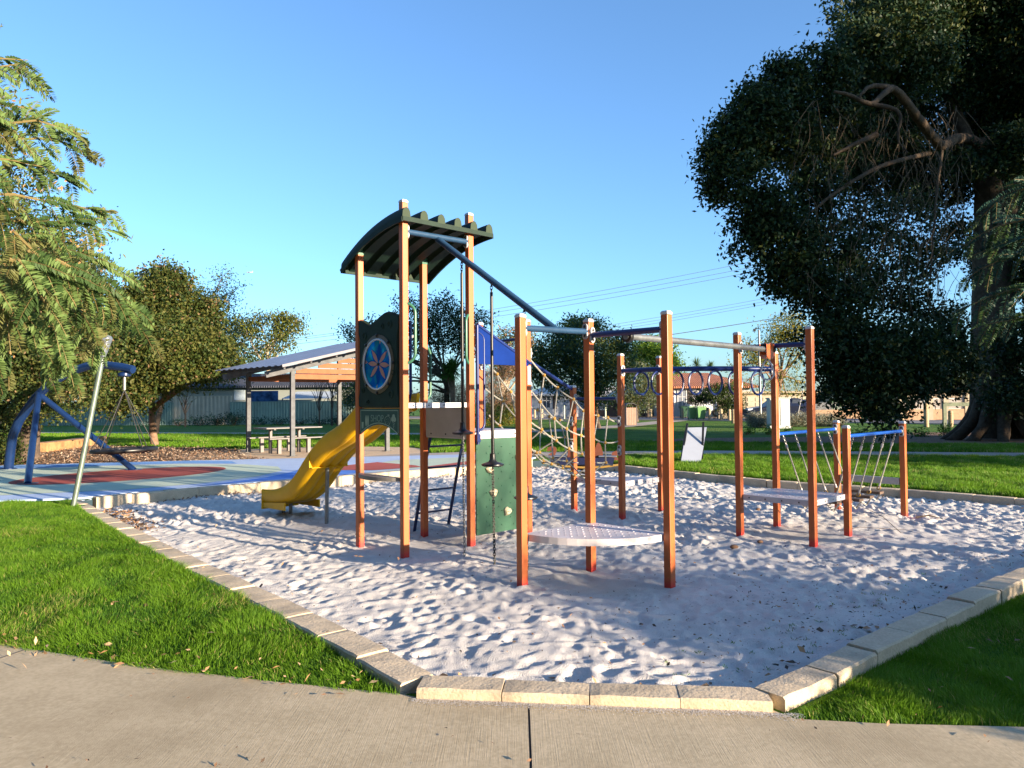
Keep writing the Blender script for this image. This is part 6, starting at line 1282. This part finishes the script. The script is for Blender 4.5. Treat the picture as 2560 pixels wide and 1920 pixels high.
# ================================================================== VEHICLES, BINS, STREET FURNITURE
def wheel(c, r, parent, yaw=0):
    ax = Matrix.Rotation(yaw, 3, 'Z') @ Vector((0, 1, 0)); W_ = MB().lathe(c - ax * .11, [(r * .6, 0), (r * .93, .0), (r, .03), (r, .19), (r * .93, .22), (r * .6, .22)], 22, axis=ax).build('wheel', rubberm, parent, smooth=True)
    MB().lathe(c - ax * .115, [(r * .62, 0), (r * .60, -.012), (r * .2, .01)], 16, axis=ax).build('rim', galv, W_, smooth=True); return W_
carp = mat('dark_blue_car_paint', (0.012, 0.016, 0.035), .22, .3, spec=.6)
def suv():
    Y = 53; xr, xf = dp(2019, 1000, Y).x, dp(1860, 1000, Y).x; L = xr - xf; z0 = .20; c = Vector(((xr + xf) / 2, Y, z0)); C = thing('parked_car', 'dark blue hatchback style car parked behind the silver shrubs', 'car', c)
    # side profile (x from front to rear)
    pr = [(0, .42), (.02, .72), (.10, .86), (.24, .96), (.30, 1.0), (.40, 1.36), (.50, 1.52), (.62, 1.57), (.80, 1.54), (.90, 1.42), (.97, 1.02), (1.0, .92), (1.0, .40), (.93, .28), (.07, .28)]
    wdt = [.78] * 5 + [.66, .60, .60, .60, .62, .78, .80] + [.80] * 3; vs = []
    for s in (-1, 1):
        for (x, z), w_ in zip(pr, wdt): vs.append((xf + L * x, Y + s * w_ * 1.12, z0 + z))
    n = len(pr); MB().add(vs, [tuple(range(n)), tuple(reversed(range(n, 2 * n)))] + [(i, n + i, n + (i + 1) % n, (i + 1) % n) for i in range(n)]).build('body', carp, C, bevel=.05, seg=3)
    for (x0_, x1_, a, b) in ((.33, .48, 1.03, 1.43), (.50, .66, 1.03, 1.49), (.68, .86, 1.05, 1.46)):
        MB().prism([(xf + L * x0_, z0 + a), (xf + L * x1_, z0 + a + .01), (xf + L * (x1_ - .015), z0 + b), (xf + L * (x0_ + (.08 if x0_ < .4 else .015)), z0 + (b if x0_ > .4 else b - .0))], Vector((0, Y - .76, 0)), Vector((1, 0, 0)), Vector((0, 0, 1)), .12).build('side_window', glass, C)
    for x in (.17, .80): wheel(Vector((xf + L * x, Y - .80, z0 + .33)), .34, C)
    for x in (.17, .80): wheel(Vector((xf + L * x, Y + .80, z0 + .33)), .34, C)
    MB().box((xr - .06, Y - .72, z0 + 1.0), (.40, .30, .13)).build('tail_light', mat('red_lamp_glass', (0.55, 0.02, 0.03), .25), C, bevel=.02)
    MB().box((xf + .18, Y - .76, z0 + .76), (.36, .22, .14)).build('headlight', mat('clear_lamp', (0.5, 0.55, 0.6), .15), C, bevel=.02)
    MB().box((xr + .0, Y - .2, z0 + .72), (.06, .5, .16)).build('number_plate', whr, C)
suv()
tag(MB().tube([dp(1993, 1045, 45), dp(2008, 973, 45)], .022, 8).build('marker_pole', whr, smooth=True), 'thin white pole leaning in front of the dark car tail', 'pole')
def ute():
    Y = 65; x0_, x1_ = dp(1718, 1000, Y).x, dp(1797, 1000, Y).x; L = x1_ - x0_; z0 = .2; C = thing('pickup', 'white pickup with a flat tray parked before the red roofed house', 'pickup', ((x0_ + x1_) / 2, Y, z0)); wp = mat('white_car_paint', (0.55, 0.57, 0.6), .3)
    MB().box((x0_ + L * .32, Y, z0 + .98), (L * .64, 1.8, .34)).build('tray', wp, C, bevel=.02); MB().box((x0_ + L * .32, Y, z0 + .70), (L * .6, 1.2, .12)).build('chassis', boltm, C)
    pr = [(.60, .5), (.60, 1.1), (.64, 1.62), (.76, 1.66), (.86, 1.12), (.99, 1.02), (1.0, .5)]; vs = [(x0_ + L * x, Y + s * .85, z0 + z) for s in (-1, 1) for x, z in pr]; n = len(pr)
    MB().add(vs, [tuple(range(n)), tuple(reversed(range(n, 2 * n)))] + [(i, n + i, n + (i + 1) % n, (i + 1) % n) for i in range(n)]).build('cab', wp, C, bevel=.04)
    MB().prism([(x0_ + L * .65, z0 + 1.12), (x0_ + L * .82, z0 + 1.12), (x0_ + L * .75, z0 + 1.54), (x0_ + L * .67, z0 + 1.54)], Vector((0, Y - .85, 0)), Vector((1, 0, 0)), Vector((0, 0, 1)), .04).build('side_window', glass, C)
    MB().box((x0_ + L * .62, Y, z0 + 1.45), (.06, 1.6, .7)).build('headboard', wp, C)
    for x in (.22, .84): wheel(Vector((x0_ + L * x, Y - .75, z0 + .36)), .36, C)
ute()
gbin = mat('light_green_bin', (0.13, 0.28, 0.09), .5, var=.08); dbin = mat('dark_green_bin', (0.018, 0.07, 0.035), .5); ybin = mat('green_bin_lid', (0.15, 0.30, 0.10), .5)
def bin_(label, px, pyb, Y, m, w_=.58, h=1.05, group=None):
    p = dp(px, pyb, Y); p.z = .18; T = thing('wheelie_bin', label, 'bin', p, group); a = [(-.5, -.5), (.5, -.5), (.5, .5), (-.5, .5)]
    vs = [(p.x + x * w_ * .76, p.y + y * w_ * .85, p.z + .08) for x, y in a] + [(p.x + x * w_, p.y + y * w_ * 1.1, p.z + h * .88) for x, y in a]
    MB().add(vs, [(3, 2, 1, 0), (4, 5, 6, 7), (0, 1, 5, 4), (1, 2, 6, 5), (2, 3, 7, 6), (3, 0, 4, 7)]).build('body', m, T, bevel=.02)
    MB().box((p.x, p.y, p.z + h * .93), (w_ * 1.08, w_ * 1.2, .07)).build('lid', m, T, bevel=.02)
    for s in (-1, 1): MB().lathe((p.x + s * w_ * .36 - .03, p.y + .3, p.z + .1), [(.1, 0), (.1, .06)], 14, axis=Vector((1, 0, 0))).build('wheel', rubberm, T)
bin_('left of the two light green wheelie bins at the kerb', 1730, 1043, 56, gbin)
bin_('right of the two light green wheelie bins at the kerb', 1752, 1043, 55.5, gbin, .66)
bin_('dark green wheelie bin in front of the brown shutter', 1709, 1030, 62, dbin)
# litter bin enclosure
lb = dp(1574, 1060, 43.5); lb.z = .17; LB = thing('litter_bin', 'brown slatted litter bin enclosure with an arched hood beside the path', 'litter bin', lb); bw = mat('pink_brown_slat', (0.36, 0.18, 0.13), .7, var=.1)
MB().box(lb + Vector((0, 0, .02)), (.72, .72, .06)).build('plinth', bpathm, LB)
for s in range(4):
    for k in range(6):
        o = (-.26 + .104 * k); c = Matrix.Rotation(R(90 * s + 12), 3, 'Z') @ Vector((o, -.31, .56)); MB().box(lb + c, (.088, .03, 1.0), rz=R(90 * s + 12)).build('slat', bw, LB)
for sx_ in (-1, 1):
    for sy_ in (-1, 1): c = Matrix.Rotation(R(12), 3, 'Z') @ Vector((sx_ * .32, sy_ * .32, .58)); MB().box(lb + c, (.04, .04, 1.1), rz=R(12)).build('corner_post', shp, LB)
hd = [lb + Matrix.Rotation(R(12), 3, 'Z') @ Vector((.33 * math.cos(t), -.3, 1.16 + .16 * math.sin(t))) for t in np.linspace(math.pi, 0, 9)]; mb = MB()
for p, q in zip(hd[:-1], hd[1:]):
    o = Matrix.Rotation(R(12), 3, 'Z') @ Vector((0, .6, 0)); mb.add([p, q, q + o, p + o, p + Vector((0, 0, .02)), q + Vector((0, 0, .02)), q + o + Vector((0, 0, .02)), p + o + Vector((0, 0, .02))], [(3, 2, 1, 0), (4, 5, 6, 7), (0, 1, 5, 4), (3, 7, 6, 2)])
mb.build('hood', shp, LB)
# electrical cabinet
cb = dp(1946, 1068, 38); cb.z = .17; EC = thing('electrical_cabinet', 'pale grey steel electrical cabinet beside the thin light pole', 'cabinet', cb); cg = mat('pale_grey_cabinet', (0.44, 0.46, 0.45), .5, var=.06)
wcb = 49 / 1832 * 38; MB().box(cb + Vector((0, 0, .05)), (wcb + .06, .62, .12)).build('plinth', cg, EC); MB().box(cb + Vector((0, 0, .80)), (wcb, .55, 1.42)).build('body', cg, EC, bevel=.01); MB().box(cb + Vector((0, 0, 1.54)), (wcb + .08, .64, .06)).build('lid', cg, EC, bevel=.01)
MB().box(cb + Vector((wcb * .22, -.285, .80)), (wcb * .42, .03, 1.3)).build('door', cg, EC, bevel=.005); MB().box(cb + Vector((-wcb * .25, -.285, .80)), (wcb * .42, .03, 1.3)).build('door', cg, EC, bevel=.005)
# light pole
lp = gp(1902, 1066, .17); lt = dp(1897, 826, lp.y); LPo = thing('light_pole', 'thin grey light pole with a small hooked bracket behind the hanging rings', 'pole', lp)
MB().tube([lp, lp.lerp(lt, .45), lt], [.075, .065, .05], 12).build('pole', galv, LPo, smooth=True); MB().tube([lt + Vector((.12, 0, -.02)), lt + Vector((.1, 0, .08)), lt + Vector((-.20, 0, .10)), lt + Vector((-.24, 0, .02)), lt + Vector((-.22, 0, -.15))], .018, 6).build('bracket_arm', boltm, LPo, smooth=True); MB().box(lt + Vector((-.24, 0, .02)), (.12, .1, .14)).build('fitting', boltm, LPo)
MB().box(lt.lerp(lp, .5) + Vector((-.35, 2.0, 0)), (.9, .04, .26)).build('street_name_plate', whr, LPo) if False else None
# timber T barrier
tb = gp(2362, 1070, .17); TBR = thing('timber_barrier', 'grey green timber post and rail barrier left of the fig trunk', 'barrier', tb); gw = mat('grey_green_timber', (0.13, 0.15, 0.10), .85, var=.25, vscale=6, bump=.4, bscale=30)
MB().box(tb + Vector((0, 0, .62)), (.17, .12, 1.30)).build('post', gw, TBR, bevel=.01); MB().box(tb + Vector((1.05, 0, 1.16)), (2.2, .08, .19)).build('rail', gw, TBR, bevel=.01); MB().box(tb + Vector((2.1, 0, .62)), (.17, .12, 1.30)).build('post', gw, TBR, bevel=.01)
# timber bollards
bm = mat('weathered_pine', (0.34, 0.255, 0.15), .85, var=.3, vscale=9, bump=.4, bscale=30)
def bollard(px, pyb, h, r, label, m=bm, name='bollard'):
    p = gp(px, pyb, .17); T = thing(name, label, 'bollard', p, 'timber bollards along the road edge')
    MB().lathe((p.x, p.y, p.z - .05), [(r, 0), (r, h * .80), (r * .88, h * .815), (r * .88, h * .845), (r, h * .86), (r, h * .97), (r * .7, h * 1.03), (r * .25, h * 1.05)], 14).build('shaft', m, T, smooth=True)
for (px, py, h, r, lab) in [(1337, 1045, .85, .10, 'first timber bollard left of the rope net, half behind the shrub'), (1355, 1045, .85, .11, 'stout timber bollard seen through the rope net'), (1381, 1039, .80, .10, 'far timber bollard in front of the dark round shrub'),
                           (1591, 1047, .95, .09, 'pale timber bollard immediately right of the litter bin'), (1597, 1046, .80, .10, 'shorter timber bollard second right of the litter bin'), (1627, 1046, .80, .11, 'timber bollard left of the far ring bar post'),
                           (1706, 1047, .85, .11, 'timber bollard in front of the dark green bin'), (1743, 1048, .85, .11, 'timber bollard in front of the light green bins'), (1774, 1050, .85, .11, 'timber bollard in front of the pickup'), (1803, 1051, .85, .11, 'timber bollard in front of the brick pier'), (1824, 1052, .85, .11, 'timber bollard in front of the garden bush'), (1834, 1058, .90, .14, 'dark timber bollard beside the left middle orange post'),
                           (2224, 1066, .80, .10, 'timber bollard under the hanging fig branches'), (2254, 1057, .55, .12, 'timber bollard just above the bridge rail post'), (2316, 1067, 1.30, .12, 'tall timber bollard left of the timber barrier'), (2377, 1067, .85, .12, 'timber bollard right of the timber barrier post'),
                           (503, 1036 + 12, .8, .10, 'lone timber bollard at the left behind the swing, by the fence')][:16]:
    bollard(px, py, h, r, lab)
pwm = mat('pale_green_stake', (0.50, 0.54, 0.36), .6)
bollard(1411, 1047, 1.15, .05, 'thin pale green marker post seen through the rope net', pwm, 'marker_post'); bollard(1514, 1048, 1.30, .06, 'thin pale green marker post under the blue cross bar', pwm, 'marker_post')
# overhead wires
wm = mat('dark_wire', (0.05, 0.05, 0.06), .6)
for k, (a, b, sag, lab, r) in enumerate([((640, 858), (1890, 652), 26, 'topmost of the three upper overhead wires', .022), ((640, 862), (1900, 664), 26, 'middle of the three upper overhead wires', .022), ((640, 872), (1905, 675), 26, 'lowest of the three upper overhead wires', .022),
        ((1180, 862), (1960, 737), 12, 'topmost of the faint lower wire group', .018), ((1180, 868), (1960, 745), 12, 'middle of the faint lower wire group', .018), ((1180, 875), (1960, 752), 12, 'lowest of the faint lower wire group', .018), ((1500, 862), (2060, 775), 5, 'thick single black wire above the ring bar', .04)]):
    Yw = 85; P_ = [dp(a[0] + (b[0] - a[0]) * t, a[1] + (b[1] - a[1]) * t + sag * 4 * t * (1 - t) * .5, Yw) for t in np.linspace(0, 1, 14)]
    tag(MB().tube(P_, r, 5).build('power_line', wm), lab, 'wire')
ap = dp(624, 681, 800); PL = thing('aeroplane', 'tiny white aeroplane high in the sky above the gum tree', 'aeroplane', ap)
MB().tube([ap + Vector((-3.6, 0, 0)), ap + Vector((-2.6, 0, .1)), ap + Vector((3, 0, 0)), ap + Vector((3.8, 0, .2))], [.1, .55, .55, .1], 8).build('fuselage', whw, PL, smooth=True); MB().box(ap, (1.1, 7, .15)).build('wing', whw, PL); MB().box(ap + Vector((3.2, 0, .8)), (.8, .12, 1.5)).build('tail_fin', whw, PL)

# ================================================================== GRASS BLADES, LEAVES, TWIGS
def blades(name, poly, n, h, wd, mats, seed=1, zoff=0.0, lean=.5, wts=None, gap=0.0, edge=None):
    g = np.random.default_rng(seed); xs_ = [p[0] for p in poly]; ys_ = [p[1] for p in poly]; X = g.uniform(min(xs_), max(xs_), int(n * 3)); Y = g.uniform(min(ys_), max(ys_), int(n * 3)); k = inpoly(X, Y, poly)
    X, Y = X[k][:n], Y[k][:n]; n = len(X); Z = zgv(X, Y) - .01 + zoff; a = g.uniform(0, 2 * math.pi, n); cl_ = vnoise(X * 5, Y * 5); hh = h * g.uniform(.45, 1.25, n) * (.6 + .8 * cl_)
    aa = vnoise(X * 1.7 + 3, Y * 1.7) * 9; ln = hh * lean * g.uniform(.1, 1.5, n); lx, ly = np.cos(aa) * ln * .6 + np.cos(a * 3) * ln * .6, np.sin(aa) * ln * .6 + np.sin(a * 3) * ln * .6; sx_, sy_ = np.cos(a) * wd / 2, np.sin(a) * wd / 2
    V = np.stack([np.stack([X - sx_, Y - sy_, Z], 1), np.stack([X + sx_, Y + sy_, Z], 1), np.stack([X + sx_ * .8 + lx * .4, Y + sy_ * .8 + ly * .4, Z + hh * .6], 1), np.stack([X - sx_ * .8 + lx * .4, Y - sy_ * .8 + ly * .4, Z + hh * .6], 1), np.stack([X + lx, Y + ly, Z + hh], 1)], 1).reshape(-1, 3)
    b = np.arange(n)[:, None] * 5; F4 = b + np.array([[0, 1, 2, 3]]); F3 = b + np.array([[3, 2, 4]])
    pr = cl_ * .4 + vnoise(X * .9 + 4, Y * .9) * .25 + g.random(n) * .35; mi1 = np.where(pr < .40, 1, 0); r = g.random(n); dry = .02 + .16 * sstep(.62, .88, vnoise(X * 1.4 + 40, Y * 1.4 + 7)); mi1 = np.where(r < dry, 2, mi1)
    return tag(npmesh(name, V, [F4, F3], mats, np.concatenate([mi1, mi1])), kind='stuff')
Gm = [leafm('grass_blade', (0.105, 0.215, 0.013), .5, .3), leafm('grass_blade_deep', (0.045, 0.12, 0.010), .5, .3), leafm('grass_blade_dry', (0.33, 0.30, 0.10), .6, .3)]
blades('grass', [(-7.6, 11.0), (-6.6, 11.02), (-5.32, 9.42), (-3.10, 6.87), (-1.95, 5.63), (-1.28, 4.84), (-.82, 4.31), (-.64, 4.06), (-.62, 4.02), (-1.36, 4.22), (-2.3, 4.50), (-3.24, 4.85), (-3.44, 4.93), (-5.2, 5.66), (-9, 8)], 270000, .050, .0036, Gm, 91, lean=1.0)
blades('grass', [(1.42, 3.72), (1.53, 3.86), (2.12, 4.39), (3.28, 5.32), (4.2, 6.05), (6.3, 7.6), (7.2, 7.2), (5.5, 3.6), (2.46, 3.60), (1.8, 3.65)], 200000, .042, .0036, Gm, 92, lean=.9)
blades('grass', [(2.6, 16.5), (3.5, 15.12), (4.8, 13.4), (6.5, 12.02), (7.56, 10.86), (9.3, 9.5), (16, 13), (15, 17.0), (12.4, 17.7), (8.5, 18.7), (4.9, 19.4), (1.6, 19.2)], 260000, .085, .010, Gm, 93, lean=.7)
blades('grass', [(-2.4, 21.3), (1.2, 21.0), (5.25, 21.1), (9, 20.3), (13.3, 19.2), (24, 15), (26, 21), (15, 22.6), (9, 24.2), (4.2, 26), (0, 30), (-3, 31), (-3.2, 24)], 200000, .085, .016, Gm, 94, lean=.7)
blades('grass', [(-16, 27.2), (-12.5, 25.2), (-9.3, 24.2), (-8.4, 23.9), (-6.4, 24.4), (-4.0, 24.4), (-2.6, 26), (-3, 32.5), (-8, 33.6), (-18, 36.4), (-28, 39), (-30, 29)], 130000, .09, .022, Gm, 95, lean=.7)
# fallen leaves: in drifts along the kerbs and scattered
def litter(name, pts, mats, seed, size=(.035, .018), onsand=True, sd=.10):
    g = np.random.default_rng(seed); P = []
    for (x, y, s, n) in pts:
        q = g.normal(size=(n, 2)) * s + [x, y]; P.append(q)
    P = np.concatenate(P)
    if onsand: P = P[inpoly(P[:, 0], P[:, 1], [tuple(p - (p - cen) / np.linalg.norm(p - cen) * 0.13) for p in pc])]
    Z = np.array([sandz(x, y) if onsand else zg(x, y) + .02 for x, y in P]) + .005 + g.random(len(P)) * .012; n = len(P); Dr = unit(np.concatenate([g.normal(size=(n, 2)), g.normal(size=(n, 1)) * .35], 1)); Nn = unit(np.concatenate([g.normal(size=(n, 2)) * .6, np.ones((n, 1))], 1))
    L = size[0] * g.uniform(.5, 1.5, n); V, F = leaf_quads(np.concatenate([P, Z[:, None]], 1), Dr, Nn, L, L * (size[1] / size[0]) * g.uniform(.6, 1.4, n)); return tag(npmesh(name, V, F, mats, g.integers(0, len(mats), n)), kind='stuff')
Lm = [mat('dry_leaf_tan', (0.34, 0.19, 0.09), .8), mat('dry_leaf_brown', (0.16, 0.085, 0.045), .8), mat('dry_leaf_dark', (0.06, 0.04, 0.028), .85)]
pts = []
def along(P_, s, n, off=0.12):
    for i in range(len(P_) - 1):
        a, b = np.array(P_[i]), np.array(P_[i + 1]); L = np.linalg.norm(b - a); d = (cen - (a + b) / 2); d /= np.linalg.norm(d); m_ = max(1, int(L / .25))
        for k in range(m_): q = a + (b - a) * (k + .5) / m_ + d * off; pts.append((q[0], q[1], s, int(n)))
along(kerb_rub, .10, 22); along([(-6.35, 11.2), (-5.2, 9.75)], .14, 60, .2); along(kerb_left[1:], .08, 4); along(kerb_front, .10, 8); along(kerb_right, .18, 8); along(kerb_far, .14, 9)
litter('fallen_leaves', pts + [(1.2, 18, .3, 350)] + [(-6.0 + .25 * k, 10.9 - .29 * k, .12, 70) for k in range(6)], Lm, 101, size=(.048, .026))
litter('scattered_leaves', [(0.3 + random.uniform(-6, 8), random.uniform(4.3, 16), 1.2, 30) for _ in range(60)] + [(2.6, 5.2, .9, 420), (1.6, 4.9, .8, 260), (.6, 4.9, .9, 120), (4.4, 6.9, .9, 320)], [Lm[1], Lm[2], Lm[0], Lm[2]], 102, size=(.026, .010))
litter('bark_flecks', [(0.3 + random.uniform(-6, 8), random.uniform(4.3, 16), 1.3, 60) for _ in range(60)] + [(2.8, 5.4, 1.0, 700), (4.5, 7.1, 1.0, 500)], [Lm[1], Lm[2]], 103, size=(.010, .005))
litter('leaves_on_lawn', [(random.uniform(-4, -1), random.uniform(4.6, 8), .5, 2) for _ in range(26)] + [(random.uniform(1.8, 4), random.uniform(3.8, 5), .4, 2) for _ in range(14)] + [(-.9 - .3 * k, 4.13 + .095 * k, .09, 9) for k in range(10)], [Lm[0], mat('dry_leaf_pale', (0.50, 0.33, 0.18), .8), Lm[1]], 104, size=(.045, .018), onsand=False)
# bark chips on the mulch bed
g = np.random.default_rng(8); X = g.uniform(-17, -6.3, 26000); Y = g.uniform(17.4, 26.5, 26000); k = inpoly(X, Y, [(-17, 17.3), (-13.5, 17.5), (-8, 18.8), (-6.3, 19.0), (-7.6, 20.6), (-8.6, 23.0), (-9.5, 24.0), (-12.5, 25.0), (-16.2, 26.8)]); X, Y = X[k], Y[k]; n = len(X)
Dr = unit(np.concatenate([g.normal(size=(n, 2)), g.normal(size=(n, 1)) * .3], 1)); Nn = unit(np.concatenate([g.normal(size=(n, 2)) * .5, np.ones((n, 1))], 1)); V, F = leaf_quads(np.stack([X, Y, np.full(n, .18) + g.random(n) * .03], 1), Dr, Nn, g.uniform(.05, .13, n), g.uniform(.02, .04, n))
tag(npmesh('bark_chips', V, F, [Lm[1], Lm[2], mat('chip_grey', (.34, .26, .19), .9), mat('chip_brown', (.24, .155, .10), .9)], g.integers(0, 4, n)), kind='stuff')
# small weeds in the shaded sand
g = np.random.default_rng(21); C = g.uniform([0.9, 4.3], [4.6, 6.9], size=(260, 2)); C = C[inpoly(C[:, 0], C[:, 1], [(.6, 4.1), (1.4, 4.1), (2.1, 4.8), (3.2, 5.7), (4.6, 6.7), (4.0, 7.0), (2.4, 5.7), (1.2, 5.0)])][:90]
PP = np.repeat(C, 9, 0) + g.normal(size=(len(C) * 9, 2)) * .012; n = len(PP); Z = np.array([sandz(x, y) for x, y in PP]); Dr = unit(np.concatenate([g.normal(size=(n, 2)) * .8, np.ones((n, 1)) * .7], 1)); Nn = unit(g.normal(size=(n, 3))); V, F = leaf_quads(np.concatenate([PP, Z[:, None]], 1), Dr, Nn, g.uniform(.012, .035, n), np.full(n, .004))
tag(npmesh('sprouting_weeds', V, F, Gm[:2], g.integers(0, 2, n)), kind='stuff')
def stick(label, pts_, r):
    P_ = [Vector((x, y, sandz(x, y) + dz)) for x, y, dz in pts_]; tag(MB().tube(P_, [r] + [r * .8] * (len(P_) - 2) + [r * .4], 6).build('stick', barkd, smooth=True, loc=P_[0]), label, 'stick')
p0 = gp(2290, 1298, 0); stick('thick dark stick lying on the sand at right', [(p0.x, p0.y, .03), (p0.x + .16, p0.y - .02, .03), (p0.x + .30, p0.y - .1, .015)], .012)
p0 = gp(2255, 1332, 0); stick('long thin twig standing out of the sand behind the right deck', [(p0.x, p0.y, .0), (p0.x - .10, p0.y + .25, .16), (p0.x - .30, p0.y + .5, .27)], .004)
p0 = gp(2100, 1326, 0); stick('thin branching twig on the sand between the right posts', [(p0.x, p0.y, .01), (p0.x + .25, p0.y + .03, .04), (p0.x + .6, p0.y - .05, .02), (p0.x + .85, p0.y - .1, .01)], .004)
p0 = gp(1700, 1250, 0); stick('thin twig on the sand in front of the ring bar', [(p0.x, p0.y, .02), (p0.x + .25, p0.y - .4, .02), (p0.x + .4, p0.y - .8, .015)], .005)
for k, (px, py, s, lab) in enumerate([(1895, 1281, .035, 'round brown seed cone on the sand under the square deck'), (1835, 1376, .045, 'brown seed cone clump on the sand left of the front deck post'), (1900, 1355, .035, 'small brown seed cone beside the square deck post')]):
    q = gp(px, py, 0); z_ = sandz(q.x, q.y); mb = MB(); mb.ball((q.x, q.y, z_ + s * .4), s, 10, (1, .7, .55)); mb.ball((q.x + s * .6, q.y + s * .2, z_ + s * .35), s * .6, 8, (1, .8, .6)); tag(mb.build('seed_cone', Lm[1] if k != 3 else Lm[0], smooth=True, loc=(q.x, q.y, z_)), lab, 'seed cone')

FTL = thing('distant_tree_belt', 'far belt of trees encircling the park behind the camera', 'tree belt', (0, -60, 0)); FTL['kind'] = 'stuff'  # belt added out of view to hold back the low sky glow
_b = []
for k in range(46):
    az = R(96 + k * 4.6); hh_ = 6.6 if az < R(143) else 15; rr_ = 62 + 6 * math.sin(k * 2.1)
    for z_ in ((2.2, 5.0) if hh_ < 10 else (3, 7.5, 12)): _b.append((rr_ * math.sin(az), rr_ * math.cos(az), z_, 4.2, 4.2, 2.4 if hh_ < 10 else 3.6, 1.0))
foliage('crown', _b, L_ol[:3], FTL, size=(1.3, .9), cl=1.3, per=22, dens=1.2, seed=99, shell=.2)

# sand spilled on the path along the front kerb, hairline joint at the far left of the path
g = np.random.default_rng(77); n = 5200; X = g.uniform(-.55, 1.45, n); ky = np.interp(X, [-.5, .03, .58, 1.14, 1.36], [3.975, 3.915, 3.848, 3.79, 3.755]); Y = ky - np.abs(g.normal(size=n)) * .035 - .003
Dr = unit(np.concatenate([g.normal(size=(n, 2)), np.zeros((n, 1))], 1)); Nn = np.tile([0, 0, 1.0], (n, 1)); V, F = leaf_quads(np.stack([X, Y, np.full(n, .0165)], 1), Dr, Nn, g.uniform(.004, .010, n), g.uniform(.003, .007, n))
tag(npmesh('spilled_sand', V, F, sandm), kind='stuff')
a, b = gp(0, 1646, .012), gp(66, 1624, .012); d_ = (b - a).normalized(); MBj = MB().bar(a - d_ * 2.0 + Vector((0, 0, .001)), b, .008, .006); tag(MBj.build('path_joint', MATS['joint_dirt']), kind='structure')
litter('path_debris', [(random.uniform(-2.5, 2.5), random.uniform(2.7, 3.9), .3, 3) for _ in range(22)], [Lm[1], Lm[2]], 105, size=(.022, .008), onsand=False)

shade('open tree far to the right that stripes the far lawn', 30, [(35.5, 3.5, .8, .5), (36.2, 5.6, .8, .5), (41, 4.2, .7, .4), (48, 5.0, .8, .4)], leaf=(.35, .2), cl=.4, per=18, seed=74)
